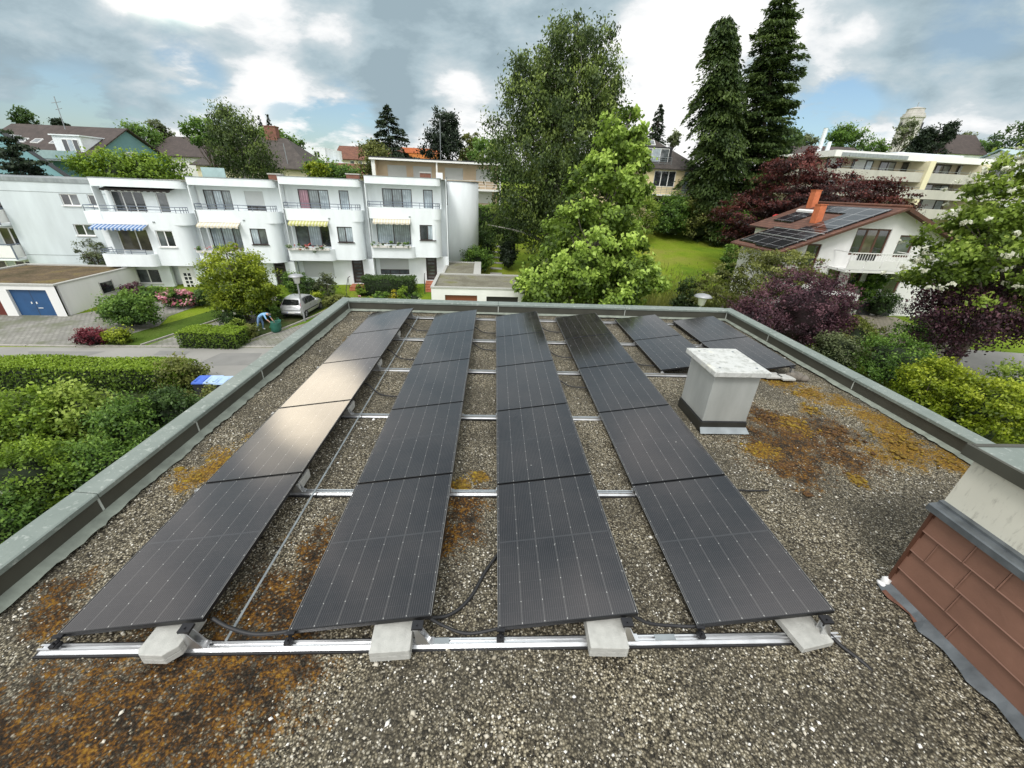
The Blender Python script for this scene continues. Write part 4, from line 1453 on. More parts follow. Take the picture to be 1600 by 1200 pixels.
# ------------------------------------------------------------------ stair head on the right
M['copper'] = mat('brown_painted_metal_shingle', (0.20, 0.102, 0.069), 0.62, var=0.2, scale=2.2, bump=0.12, detail=3)
M['copper_edge'] = mat('shingle_fold_highlight', (0.225, 0.12, 0.085), 0.55, var=0.15)
sh = thing('stair_head', 'raised roof structure at right with brown metal shingles below a pale wall and dark coping', 'roof structure', (0, 0, 0))
XS, YS, HS = 7.10, 0.44, 0.93
m = MB(); m.box(XS + .02, 12.0, -8.0, YS - .02, -.03, HS); m.build('core', M['darkgrey'], sh)
rows = 4
rh = HS / rows
joints = [[-.10, -.95, -1.9, -3.2], [.0, -.80, -1.5, -2.8], [.30, .04, -.88, -1.65, -2.9], [.10, -.14, -.75, -1.4, -2.7]]
for i in range(rows):
    ys = [YS] + joints[i] + [-4.5]
    z0, z1 = i * rh + .015, (i + 1) * rh + .006
    for a, b in zip(ys, ys[1:]):
        s = MB()
        # each shingle leans out at its foot and ends in a folded seam
        x0, x1 = XS - .012, XS + .006
        s.add([(x0, a, z0), (x0, b + .006, z0), (x1, b + .006, z1), (x1, a, z1), (x0 + .02, a, z0), (x0 + .02, b + .006, z0)], [(0, 1, 2, 3), (0, 4, 5, 1), (0, 3, 4), (1, 5, 2)])
        s.add([(x0 - .006, a, z0), (x0 - .006, b + .006, z0), (x0 - .002, b + .006, z0 + .010), (x0 - .002, a, z0 + .010)], [(0, 1, 2, 3)], 1)
        if a != YS:
            s.add([(x0 - .007, a, z0), (x0 - .007, a - .010, z0), (x1 - .006, a - .010, z1 - .004), (x1 - .006, a, z1 - .004)], [(0, 1, 2, 3)], 1)
        s.build('metal_shingle', [M['copper'], M['copper_edge']], sh)
m = MB(); m.box(XS + .0, 12.0, YS - .018, YS + .012, 0, HS); m.box(XS - .02, XS + .03, YS - .006, YS + .018, 0, HS + .0); m.build('end_cladding', M['brownwood'], sh)
m = MB(); m.prism([(XS - .045, HS - .005), (XS - .045, HS + .050), (XS - .03, HS + .058), (XS + .035, HS + .064), (XS + .035, HS + .085), (XS + .10, HS + .092), (XS + .14, HS - .005)], 1, -8, YS + .05); m.build('ledge_flashing', M['lead'], sh)


def stained():
    t = NT('stained_white_render')
    v = t.co('Object', (1, 1, 1))
    a = t.noise(v, 1.4, 5); b = t.noise(t.co('Object', (2, 9, 2.2)), 3.2, 6, .7); r = t.noise(t.co('Object', (1, 14, 3)), 1.1, 5, .7)
    c = t.ramp(a, [(.3, (.50, .49, .42)), (.7, (.60, .59, .51))])
    c = t.mix(t.ramp(b, [(.55, (0, 0, 0)), (.70, (.6, .6, .6))]), c, (.26, .25, .21))
    c = t.mix(t.ramp(r, [(.66, (0, 0, 0)), (.76, (.7, .7, .7))]), c, (.36, .20, .10))
    t.base(c); t.b.inputs['Roughness'].default_value = .85
    return t.m


m = MB(); m.prism([(XS + .075, HS + .06), (XS + .105, HS + .54), (12, HS + .54), (12, HS + .06)], 1, -8, YS + .045); m.build('pale_wall', stained(), sh)
m = MB(); m.prism([(XS + .04, HS + .535), (XS + .04, HS + .635), (XS + .055, HS + .64), (XS + .075, HS + .635), (XS + .085, HS + .535)], 1, -8, YS + .11); m.box(XS + .085, 12, YS + .07, YS + .11, HS + .535, HS + .634); m.build('coping_edge', M['upstand'], sh)
m = MB(); m.box(XS + .085, 12, -8, YS + .07, HS + .56, HS + .628); m.build('metal_deck', M['coping'], sh)
m = MB()
rg = [(.10 + .03 * math.sin(i * 1.3) + random.uniform(-.015, .015)) for i in range(61)]
for i in range(60):
    y0, y1 = YS - 4.6 * i / 60, YS - 4.6 * (i + 1) / 60
    m.add([(XS - .012, y0, .055), (XS - .012, y1, .055), (XS - .012 - rg[i + 1], y1, .014), (XS - .012 - rg[i], y0, .014)], [(0, 3, 2, 1)])
    if i % 23 in (1, 2, 3, 4):
        m.add([(XS - .06 - rg[i] * .3, y0, .0285), (XS - .06 - rg[i + 1] * .3, y1, .0285), (XS - .016 - rg[i + 1], y1, .0165), (XS - .016 - rg[i], y0, .0165)], [(0, 1, 2, 3)], 1)
m.build('foot_flashing', [M['lead'], mat('rust_red_primer', (.15, .065, .04), .8, var=.5, scale=12)], sh)
m = MB(); m.blob((XS - .035, YS + .0, .045), (.035, .035, .05), 9, 6, .3); m.blob((XS - .065, YS - .01, .02), (.035, .045, .02), 9, 6, .3); m.build('sealant_patch', M['silicone'], sh, True)


# ------------------------------------------------------------------ windows, railings, houses
def window(par, s0, s1, z0, z1, d, panes=2, frame='wframe', kinds=('pane',), fw=.065, sill=None, name='window'):
    """frame with mullions set in an opening, each light its own pane"""
    m = MB()
    y0, y1 = d - .03, d + .04
    m.box(s0, s1, y0, y1, z0, z0 + fw); m.box(s0, s1, y0, y1, z1 - fw, z1)
    m.box(s0, s0 + fw, y0, y1, z0 + fw, z1 - fw); m.box(s1 - fw, s1, y0, y1, z0 + fw, z1 - fw)
    w = (s1 - s0) / panes
    for i in range(1, panes):
        m.box(s0 + i * w - fw * .6, s0 + i * w + fw * .6, y0 + .003, y1 - .003, z0 + fw, z1 - fw)
    if sill:
        m.box(s0 - .06, s1 + .06, d - .2, y0 - .001, z0 - .05, z0 + .01)
    o = m.build(name, M[frame], par)
    for i in range(panes):
        g_ = MB()
        a = s0 + i * w + (fw if i == 0 else fw * .6); b = s0 + (i + 1) * w - (fw if i == panes - 1 else fw * .6)
        g_.box(a, b, d + .0, d + .012, z0 + fw, z1 - fw)
        g_.build('pane', M[kinds[i % len(kinds)]], o)
    return o


def shutter(par, s0, s1, z0, z1, d, m='shutter'):
    b = MB(); b.box(s0, s1, d - .01, d + .03, z0, z1)
    return b.build('roller_shutter', M[m], par)


def railing(par, pts, h, m='rail', bars=2, posts=1.1, r=.025, name='railing'):
    b = MB()
    for k in range(bars):
        b.tube([(x, y, z + h * (1 - k / bars)) for x, y, z in pts], r, 6)
    for a, c in zip(pts, pts[1:]):
        L = math.dist(a, c); n = max(1, round(L / posts))
        for i in range(n + 1):
            q = [a[j] + (c[j] - a[j]) * i / n for j in range(3)]
            b.tube([(q[0], q[1], q[2] - .05), (q[0], q[1], q[2] + h)], r * .9, 6)
    return b.build(name, M[m], par)


def awning(par, s0, s1, z1, z0, d, out, m, scal=9):
    b = MB()
    b.poly([(s0, d, z1), (s1, d, z1), (s1, d - out, z0 + .14), (s0, d - out, z0 + .14)])
    b.poly([(s0, d, z1 - .02), (s0, d - out, z0 + .12), (s1, d - out, z0 + .12), (s1, d, z1 - .02)])
    n = int((s1 - s0) * scal)
    for i in range(n):
        a, c = s0 + (s1 - s0) * i / n, s0 + (s1 - s0) * (i + 1) / n
        dz = .05 * math.sin(math.pi * i) + (.05 if i % 4 in (1, 2) else 0)
        b.poly([(a, d - out, z0 + .14), (a, d - out, z0 + .02 - dz), (c, d - out, z0 + .02 - dz), (c, d - out, z0 + .14)])
    o = b.build('awning', M[m], par)
    b = MB(); b.box(s0 - .05, s1 + .05, d - .05, d + .12, z1 + .01, z1 + .12); b.build('awning_box', M['wframe'], o)
    return o


def arc(cx, cy, r, a0, a1, n=7):
    return [(cx + r * math.cos(R(a0 + (a1 - a0) * i / n)), cy + r * math.sin(R(a0 + (a1 - a0) * i / n))) for i in range(n + 1)]


TA = R(7)
TP0 = np.array((-27.67, 33.15))


def town(s, d, i=0):
    return (TP0[0] + math.cos(TA) * s - math.sin(TA) * d, TP0[1] + math.sin(TA) * s + math.cos(TA) * d)


TL = ['white terraced house with blue striped awning and wrap-round balcony, left end of the terrace', 'white terraced house behind the yellow green tree, cream awning above its balcony',
      'white terraced house with yellow green striped awning and pink curtain upstairs', 'white terraced house with rounded stair tower, right end of the terrace']
SP = [dict(winA=(.35, 2.65), na=3, fa='wframe', ka=('pane', 'pane', 'pane'), drA=(3.55, 4.35), drk='door', win1=(-.1, 2.6), n1=2, f1='wframe', k1=('pane_brown',), bay=(3.35, 4.6), fb='wframe', kb=('pane_grey', 'pane'), bl=-.9, br=3.0),
      dict(winA=(.4, 2.45), na=3, fa='dframe', ka=('pane_lace', 'pane_net', 'pane_lace'), drA=(3.5, 4.95), drk='shut', win1=(.2, 2.85), n1=3, f1='dframe', k1=('pane_net', 'pane_net', 'pane_lace'), bay=(3.75, 5.0), fb='dframe', kb=('pane_net', 'pane_grey'), bl=-.5, br=3.25),
      dict(winA=(1.0, 3.45), na=3, fa='dframe', ka=('pane_pink', 'pane_lace', 'pane_net'), drA=(4.3, 5.1), drk='door1', win1=(.3, 3.4), n1=3, f1='dframe', k1=('pane_grey', 'pane_net', 'pane'), bay=(4.0, 5.3), fb='dframe', kb=('pane_lace', 'pane_net'), bl=-.2, br=3.6),
      dict(winA=(1.2, 3.72), na=3, fa='dframe', ka=('pane_lace', 'pane_lace', 'pane_net'), drA=(4.72, 5.55), drk='door1', win1=(.45, 3.4), n1=2, f1='dframe', k1=('pane_net', 'pane_lace'), bay=(4.3, 5.65), fb='dframe', kb=('pane', 'pane_net'), bl=0., br=3.8)]
houses = []
for i in range(4):
    sp = SP[i]
    x, y = town(6.72 * i, 0)
    h = thing('terraced_house', TL[i], 'house', (x, y, 2.8 + .32 * i), TA, 'white terraced houses')
    houses.append(h)
    gb = -8.75 if i else -8.85
    W = 6.7
    dx = (-.55, -.3, -.15, 0)[i]
    zA0 = -2.46
    # rear body below the roof
    m = MB()
    m.box(.02, W - .02, 1.5, 11.5, gb - .6, -.06)
    if i == 0: m.box(-1.0, .02, 2.0, 9, gb - .6, -2.9)
    m.build('house_body', M['plaster'], h)
    m = MB(); m.box(0.05, W - .03, .25, 11.4, -.058, -.02); m.build('flat_roof', M['roofgravel2'], h)
    # roof fascia with rounded right shoulder
    out = [(.0, 1.5), (.0, 0.0), (5.75, 0.0)] + arc(5.75, .55, .55, -90, 0)[1:] + [(6.3, 1.5)]
    m = MB(); m.prism(out, 2, -.56, 0.0); m.build('roof_fascia', M['plaster'], h)
    m = MB(); m.prism([(-.02, .6), (-.02, -.025), (5.76, -.025)] + arc(5.76, .55, .575, -90, 0)[1:] + [(6.34, .6)], 2, .001, .05); m.build('roof_edge_trim', M['zinc'], h)
    # second floor, set back behind the terrace
    d2 = 1.2
    a, b = sp['winA']
    c, e = sp['drA']
    m = MB(); m.wall(0, 6.3, -2.5, -.56, d2, [(a, b, zA0, -.9), (c, e, zA0, -.88)]); m.build('set_back_wall', M['plaster'], h)
    window(h, a, b, zA0, -.9, d2 + .09, sp['na'], sp['fa'], sp['ka'])
    if sp['drk'] == 'shut':
        shutter(h, c, e, -1.98, -.88, d2 + .06); window(h, c, e, zA0, -1.99, d2 + .09, 2, 'dframe')
    else:
        window(h, c, e, zA0, -.88, d2 + .09, 1, sp['fa'], ('pane_net',) if sp['drk'] == 'door1' else ('pane_grey',), name='balcony_door')
    # terrace parapet and the rounded bay below it
    bl, br = sp['bl'], sp['br']
    L0 = -1.15 if i == 0 else .0
    bay = [(br - .25, 0.0), (5.4 + dx, 0.0)] + arc(5.4 + dx, .8, .8, -90, 0, 9)[1:] + [(6.2 + dx, 1.5)]
    par = [(L0, 1.5), (L0, .0)] + [(5.55 + dx * .4, 0.0)] + arc(5.55 + dx * .4, .7, .7, -90, 0, 8)[1:] + [(6.25 + dx * .4, 1.5)]
    m = MB(); m.prism(par, 2, -3.28, -2.38); m.build('terrace_parapet', M['plaster'], h)
    rp = [(L0 + .06, 1.1, -2.38), (L0 + .06, .08, -2.38), (5.5 + dx * .4, .08, -2.38)] + [(q[0], q[1], -2.38) for q in arc(5.5 + dx * .4, .7, .62, -60, -5, 3)]
    railing(h, rp, .44)
    wa, wb = sp['bay']
    m = MB()
    m.wall(br - .25, 5.4 + dx, -6.5, -3.28, 0.0, [(wa, wb, -4.98, -3.7)])
    q = arc(5.4 + dx, .8, .8, -90, 0, 9) + [(6.2 + dx, 1.5)]
    for p0, p1 in zip(q, q[1:]):
        m.add([(*p0, -6.5), (*p1, -6.5), (*p1, -3.28), (*p0, -3.28)], [(0, 1, 2, 3)])
    m.poly([(p[0], p[1], -6.5) for p in reversed([(br - .25, 1.5)] + [(br - .25, 0.0)] + q)])
    m.add([(br - .25, 0, -6.5), (br - .25, 1.0, -6.5), (br - .25, 1.0, -3.28), (br - .25, 0, -3.28)], [(0, 3, 2, 1)])
    m.build('rounded_bay', M['plaster'], h)
    window(h, wa, wb, -4.98, -3.7, .09, 2, sp['fb'], sp['kb'], sill=True)
    # loggia with big window, balcony and awning
    wa, wb = sp['win1']
    m = MB(); m.wall(L0 + .02, br - .25, -6.4, -3.28, 1.0, [(wa, wb, -5.5, -3.72)]); m.build('loggia_wall', M['plaster'], h)
    window(h, wa, wb, -5.5, -3.72, 1.09, sp['n1'], sp['f1'], sp['k1'])
    fr = -.42
    bal = [(bl, 1.2), (bl, fr + .3)] + arc(bl + .3, fr + .3, .3, 180, 270, 4)[1:] + [(br - .5, fr)] + arc(br - .5, fr + .5, .5, -90, -15, 6)[1:] + [(br - .02, .1)]
    inn = [(bl + .12, 1.2), (bl + .12, fr + .33), (bl + .33, fr + .12), (br - .52, fr + .12), (br - .14, fr + .5), (br - .14, .1)]
    m = MB(); m.prism(bal + [(br - .02, 1.2)], 2, -6.52, -6.35)
    for p0, p1 in zip(bal, bal[1:]):
        m.add([(*p0, -6.35), (*p1, -6.35), (*p1, -5.55), (*p0, -5.55)], [(0, 1, 2, 3)])
    for p0, p1 in zip(inn, inn[1:]):
        m.add([(*p0, -6.349), (*p1, -6.349), (*p1, -5.55), (*p0, -5.55)], [(0, 3, 2, 1)])
    k = len(inn)
    bo = [bal[round(j * (len(bal) - 1) / (k - 1))] for j in range(k)]
    for j in range(k - 1):
        m.add([(*bo[j], -5.549), (*bo[j + 1], -5.549), (*inn[j + 1], -5.549), (*inn[j], -5.549)], [(0, 1, 2, 3)])
    m.build('balcony', M['plaster'], h)
    aw = [('awn_blue', -.75, 3.0, .75), ('awn_cream', .05, 3.15, .55), ('awn_green', .3, 3.42, .55), ('awn_cream', .4, 3.55, .55)][i]
    awning(h, aw[1], aw[2], -3.30, -3.66, .0, aw[3], aw[0])
    if i == 0:
        railing(h, [(bl + .05, 1.0, -5.55), (bl + .05, fr + .2, -5.55), (br - .6, fr + .06, -5.55)], .35)
        awning(h, .3, 5.2, -.58, -.86, 1.15, .85, 'darkwood')
    # ground floor, recessed under the bay
    m = MB()
    gs = [(.3, 2.1, -8.15, -6.95), (3.0, 3.7, gb, -6.6)] if i == 0 else [(.45, 3.05, -8.2, -6.75), (4.65, 5.65, gb, -6.6)]
    dr = gs[1]
    m.wall(.0, W, gb - .6, -6.5, .85, gs, .35); m.build('ground_floor_wall', M['plaster'], h)
    if i == 0:
        window(h, *gs[0], .95, 2, 'wframe', ('pane_grey', 'pane'), sill=True)
        m = MB(); m.box(3.7, 4.9, .83, .845, gb, -6.65); m.build('entrance_recess', M['plaster_warm'], h)
        dd = MB(); dd.box(3.75, 4.75, .78, .83, gb, -6.72); dob = dd.build('front_door', M['wframe'], h)
        for r_ in range(4):
            for c_ in range(2):
                q_ = MB(); q_.box(4.0 + c_ * .32, 4.22 + c_ * .32, .772, .779, -7.25 - r_ * .33 - .24, -7.25 - r_ * .33); q_.build('pane', M['pane'], dob)
    else:
        if i == 1: window(h, *gs[0], .97, 2, 'wframe', ('pane_grey',))
        elif i == 2: shutter(h, *gs[0], .93)
        else:
            shutter(h, gs[0][0], gs[0][1], -7.75, gs[0][3], .93); window(h, gs[0][0], gs[0][1], gs[0][2], -7.76, .97, 3, 'dframe', ('pane_grey',))
        dd = MB(); dd.box(dr[0], dr[1], 1.1, 1.16, gb, -6.6); dob = dd.build('front_door', M['dframe'], h)
        for r_ in range(6):
            q_ = MB(); q_.box(dr[0] + .16, dr[1] - .22, 1.088, 1.099, gb + .2 + r_ * .32, gb + .35 + r_ * .32); q_.build('pane', M['pane_grey'] if i > 1 else M['pane'], dob)
    m = MB(); m.box(-.03, .03, -.0, .85, gb - .6, -.6); m.build('party_wall', M['plaster'], h)
    if i:
        m = MB(); m.tube([(.06, -.05, -2.4), (.06, -.05, -6.5), (.06, .75, -6.8), (.06, .75, gb)], .04, 6); m.build('downpipe', M['zinc'], h)
    m = MB()
    m.box(3.42, 3.58, -.05, 0.0, -3.12, -3.02)
    m.build('wall_lamp', M['zinc'], h)
# right flank of the last house with its rounded stair tower
h = houses[3]
m = MB()
m.box(6.7, 6.78, .8, 6.5, -9.4, -.02); m.build('flank_wall', M['plaster'], h)
m = MB(); m.prism([(6.78, 4.6)] + [(6.95 + 3.2 * math.cos(R(a)) * 1.0, 7.2 + 2.6 * math.sin(R(a))) for a in range(-88, 91, 8)] + [(6.78, 9.8)], 2, -9.4, -.10); m.build('stair_tower', M['plaster'], h, True)
m = MB(); m.prism([(6.79, 4.55)] + [(6.95 + 3.24 * math.cos(R(a)), 7.2 + 2.64 * math.sin(R(a))) for a in range(-88, 91, 8)] + [(6.79, 9.85)], 2, -.099, -.05); m.build('tower_cap', M['zinc'], h)
m = MB(); m.box(6.781, 6.80, 3.2, 3.55, -5.9, -3.9); m.box(6.781, 6.80, 3.5, 4.0, -8.7, -7.2); m.build('slit_window', M['pane'], h)
m = MB(); m.tube([(6.86, 4.3, .25), (6.86, 4.3, -2.2)], .05, 6); m.build('vent_pipe', M['zinc'], h)
for i, (s, d, w, hh) in enumerate([(5.0, 4.5, .5, .55), (5.1, 4.0, .55, .5), (4.9, 4.5, .5, .6)]):
    m = MB(); m.box(s - w, s + w, d, d + .7, -.05, hh * .8, 0); m.box(s - w - .06, s + w + .06, d - .06, d + .76, hh * .8, hh, 1)
    m.build('chimney', [M['bricks'], M['slab']], houses[i + 1])
m = MB(); m.box(.3, 2.0, 2.2, 2.26, -.02, .75); m.box(.24, .3, 2.2, 3.6, -.02, .75); m.build('glass_screen', M['glassrail'], houses[1])
m = MB(); m.box(5.9, 6.5, 3.0, 3.5, -.03, .55); m.build('roof_hatch', M['plaster'], houses[3])

# flower boxes on the balcony fronts
def flowerbox(i, s0, s1, cols, label, seed, trail=0.0):
    x, y = town(6.72 * i, 0)
    root = thing('flower_box', label, 'flower box', (x, y, 2.8 + .32 * i), TA, 'flower boxes along the balconies')
    n = max(2, round((s1 - s0) / .62)); w = (s1 - s0) / n
    for k in range(n):
        b = MB(); b.box(s0 + k * w + .02, s0 + (k + 1) * w - .02, -.62, -.43, -5.62, -5.44); b.build('planter', M['terrac_pot'], root)
    env = [(s0 + w * (k + .5), -.52, -5.33, w * .6, .16, .16 + .05 * (k % 3)) for k in range(n)]
    if trail: env += [(s0 + w * (k + .5), -.60, -5.6, w * .4, .08, trail) for k in range(1, n, 2)]
    v, t, _ = crown('f', env, 900, .09, .12, seed)
    link_mesh('foliage', mesh_from_quads('foliage', v, t), root, [LV['mid']])
    for j, (c, nn) in enumerate(cols):
        v, t, _ = crown('f', env, nn, .085, .1, seed + 3 + j, lo=.9, hemi=0, clumps=9)
        tag(link_mesh('blossom', mesh_from_quads('blossom', v, t), root, [LV[c]]), kind='stuff')


flowerbox(1, -.45, 2.95, [('pink', 130), ('red', 80), ('white', 60)], 'row of low flower boxes on the balcony under the plain cream awning', 3)
flowerbox(2, -.1, 3.3, [('red', 200), ('white', 160)], 'lush trailing flower box with red and white blooms under the green awning', 5, .25)
flowerbox(3, .1, 3.5, [('white', 120)], 'row of white planters with white flowers on the right end balcony', 9)

# outside steps to the two right front doors
for i, lb in ((2, 'orange brick steps up to the third terraced house, left of the clipped hedge'), (3, 'orange brick steps up to the right end terraced house beside the garage')):
    x, y = town(6.72 * i + (4.5 if i == 2 else 4.55), -.2)
    root = thing('front_steps', lb, 'steps', (x, y, 2.8 + .32 * i - 8.75), TA)
    for k in range(6):
        m = MB(); m.box(0, 1.25, -.30 * (k + 1), -.30 * k if k else 1.2, -2.2, -.02 - .17 * k); m.build('step', M['steps'], root)
    m = MB()
    m.tube([(-.05, .6, .75), (-.05, -.2, .8), (-.05, -1.6, .0), (-.05, -1.65, -.95)], .03, 6); m.tube([(-.05, -.2, .8), (-.05, -.2, -.1)], .025, 6)
    m.build('handrail', M['darkgrey'], root)


# garages
def garage(name, label, org, rz, W, D, Hh, doors, roofm, wins=()):
    t = thing(name, label, 'garage', org, rz)
    m = MB(); m.wall(0, W, -1.2, Hh, 0, [(a, b, 0.02, c) for a, b, c, _ in doors], .25)
    m.box(0, .15, .26, D, -1.2, Hh - .06); m.box(.15, W - .15, D - .15, D, -1.2, Hh - .06); m.box(W - .15, W, .26, D, -1.2, Hh - .06)
    m.build('wall', M['plaster_warm'], t)
    m = MB(); m.box(.2, W - .2, .2, D - .2, Hh - .18, Hh - .05); m.build('roof_surface', M[roofm], t)
    m = MB(); m.box(-.04, W + .04, -.05, .2, Hh - .059, Hh + .05); m.box(-.04, .2, .2, D, Hh - .059, Hh + .05); m.box(W - .2, W + .04, .2, D, Hh - .059, Hh + .05); m.box(.2, W - .2, D - .2, D + .03, Hh - .059, Hh + .05)
    m.build('roof_kerb', M['slab'], t)
    for a, b, c, mm in doors:
        d = MB(); d.box(a, b, .17, .22, .02, c); do = d.build('garage_door', M[mm], t)
        if mm in ('blue_door', 'red_door'):
            k = MB(); k.box((a + b) / 2 - .012, (a + b) / 2 + .012, .165, .171, .02, c); k.build('door_gap', M['darkgrey'], do)
            k = MB()
            for dx in (-.16, .16): k.box((a + b) / 2 + dx - .035, (a + b) / 2 + dx + .035, .13, .17, 1.0, 1.13)
            k.box((a + b) / 2 + .1, (a + b) / 2 + .4, .15, .17, .68, .72)
            k.build('handle', M['wframe'], do)
    return t


a = hit(106, 497)
gx, gy = -26.75, 26.45
gar = garage('garage_block', 'white double garage with red brown and blue doors and mossy flat roof', (gx - 8.2, gy - .35, -6.2), R(2.5), 8.2, 7.2, 2.35, [(2.2, 4.4, 2.0, 'red_door'), (5.1, 7.55, 2.0, 'blue_door')], 'roofmoss')
m = MB(); m.box(8.19, 8.215, 3.4, 4.5, .95, 1.75); m.build('side_window', M['pane'], gar)
m = MB(); m.box(8.2, 8.235, 3.33, 3.4, .88, 1.82); m.box(8.2, 8.235, 4.5, 4.57, .88, 1.82); m.box(8.2, 8.24, 3.4, 4.5, .86, .95); m.build('window_frame', M['slab'], gar)
gR = garage('garage_block', 'low white double garage with plank door and dark door under a gravel roof', (-1.35, 27.7, -6.2), R(1.5), 7.0, 5.2, 2.7, [(1.0, 3.4, 2.15, 'plankdoor'), (4.1, 6.5, 2.1, 'darkdoor')], 'roofgravel2')
m = MB(); m.box(.35, 3.6, 5.25, 11.5, -1.2, 2.58); m.build('rear_wing', M['plaster_warm'], gR)
m = MB(); m.box(.5, 3.3, 5.3, 11.3, 2.581, 2.62); m.build('rear_wing_roof', M['roofgravel2'], gR)
m = MB(); m.box(3.0, 3.64, 5.24, 11.54, 2.60, 2.74); m.box(.31, .5, 5.24, 11.54, 2.60, 2.70); m.box(.5, 3.0, 11.3, 11.54, 2.6, 2.7); m.build('rear_wing_kerb', M['slab'], gR)

# white block at the left edge: bare flank wall and a balcony front beside it
bk = thing('apartment_block', 'white flat roofed block at the left edge with balconies and a bare flank wall', 'apartment block', (-36.3, 34.6, 0), R(5))
hol = [(4.3, 5.6, .62, 1.5), (6.3, 6.95, .62, 1.5), (4.4, 5.8, -1.7, -.8)]
m = MB()
m.wall(0, 9.5, -7, 2.3, 0, hol, .15)
m.box(-9, 9.5, .8, 12, -7, 2.29); m.box(-.1, 0, .0, .79, -7, 2.3); m.build('wall', M['plaster_grey'], bk)
for hq, n_ in zip(hol, (2, 1, 2)): window(bk, *hq, .10, n_, 'wframe', ('pane', 'pane_grey'), sill=True)
m = MB(); m.box(-9.1, 9.6, -.06, 12, 2.31, 2.6); m.build('roof_edge', M['zinc'], bk)
m = MB(); m.box(0, 9.5, -.008, -.001, 1.56, 1.60); m.box(0, 9.5, -.008, -.001, -3.35, -3.31); m.build('render_joint', M['zinc'], bk)
for z in (.25, -2.45):
    m = MB(); m.box(-8.5, -.15, -.75, .79, z - 1.28, z - 1.12); m.build('balcony_slab', M['plaster'], bk)
    for j in range(4):
        m = MB(); m.box(-2.05 - j * 2.1, -.22 - j * 2.1, -.78, -.74, z - 1.05, z - .08); m.build('balcony_panel', M['wframe'], bk)
    m = MB(); m.box(-.2, -.16, -.7, .75, z - 1.05, z - .08); m.build('balcony_panel', M['wframe'], bk)
    m = MB()
    for j in range(5): m.box(-.2 - j * 2.1, -.13 - j * 2.1, -.80, -.73, z - 1.2, z + .0)
    m.box(-8.5, -.13, -.80, -.73, z - .03, z + .05); m.box(-.19, -.13, -.73, .79, z - .03, z + .05); m.build('balcony_rail', M['rail'], bk)
for z in (1.55, -1.25, -3.95):
    for j in range(3): window(bk, -1.95 - j * 2.2, -.35 - j * 2.2, z - 2.1, z, .76, 2, 'wframe', ('pane', 'pane_brown') if j % 2 else ('pane_brown', 'pane'), fw=.09)


# ------------------------------------------------------------------ houses behind
def far_house(name, label, x0, x1, y0, depth, zb, ze, zr, roof, wallm, roofm, wins=(), over=.5, rz=0, hip=.35, frame='wframe', cat='house', group=None):
    """roof 'x': ridge along x with gables, 'y': gable to the front, 'hip', 'flat'"""
    root = thing(name, label, cat, (x0, y0, zb), rz, group)
    W, Hh, D = x1 - x0, ze - zb, depth
    m = MB(); m.wall(0, W, -3, Hh, 0, [w[:4] for w in wins], .15)
    m.box(0, .12, .16, D, -3, Hh); m.box(W - .12, W, .16, D, -3, Hh); m.box(.12, W - .12, D - .1, D, -3, Hh); m.box(.12, W - .12, .16, .2, -3, Hh) if not wins else None
    zt = zr - zb
    if roof == 'x':
        for xx in (.01, W - .01): m.poly([(xx, 0, Hh), (xx, D, Hh), (xx, D / 2, zt - .15)])
    if roof == 'y':
        for yy in (.0, D): m.poly([(0, yy, Hh), (W, yy, Hh), (W / 2, yy, zt - .15)])
    m.build('wall', M[wallm], root)
    for w in wins:
        if len(w) > 6 and w[6] == 'shut': shutter(root, *w[:4], .1, 'shutter')
        else: window(root, *w[:4], .1, w[4], frame, w[5] if len(w) > 5 else ('pane',), fw=.09)
    m = MB(); o = over
    th = .14
    def slab(p):
        n = (Vector(p[1]) - Vector(p[0])).cross(Vector(p[2]) - Vector(p[0])).normalized() * th
        if n.z < 0: n = -n
        q = [tuple(Vector(a) + n) for a in p]
        k = len(p)
        m.add(list(p) + q, [tuple(range(k)), tuple(range(k, 2 * k))] + [(i, (i + 1) % k, k + (i + 1) % k, k + i) for i in range(k)])
    if roof == 'x':
        sl = (zt - Hh) / (D / 2)
        slab([(-o, -o, Hh - sl * o), (W + o, -o, Hh - sl * o), (W + o, D / 2, zt), (-o, D / 2, zt)]); slab([(-o, D + o, Hh - sl * o), (-o, D / 2, zt), (W + o, D / 2, zt), (W + o, D + o, Hh - sl * o)])
    elif roof == 'y':
        sl = (zt - Hh) / (W / 2)
        slab([(-o, -o, Hh - sl * o), (W / 2, -o, zt), (W / 2, D + o, zt), (-o, D + o, Hh - sl * o)]); slab([(W + o, -o, Hh - sl * o), (W + o, D + o, Hh - sl * o), (W / 2, D + o, zt), (W / 2, -o, zt)])
    elif roof == 'hip':
        hx = min(W * .5, D * .5 / 1) * (hip / .35) if hip < 1 else W / 2
        hx = min(hx, W / 2 - .05)
        a, b = (hx, D / 2, zt), (W - hx, D / 2, zt)
        e = Hh - .05
        c = [(-o, -o, e), (W + o, -o, e), (W + o, D + o, e), (-o, D + o, e)]
        m.add(c + [a, b], [(0, 1, 5, 4), (2, 3, 4, 5), (1, 2, 5), (3, 0, 4), (3, 2, 1, 0)])
        m.box(-o, W + o, -o - .02, -o + .1, e - .12, e - .01)
    else:
        m.box(-o, W + o, -o, D + o, Hh, zt)
    m.build('roof', M[roofm], root)
    return root


def far_chimney(root, x, y, z0, z1, w=.4, mm='bricks'):
    m = MB(); m.box(x - w, x + w, y - w * .7, y + w * .7, z0, z1); m.box(x - w - .07, x + w + .07, y - w * .7 - .07, y + w * .7 + .07, z1 + .001, z1 + .12); m.build('chimney', M[mm], root)


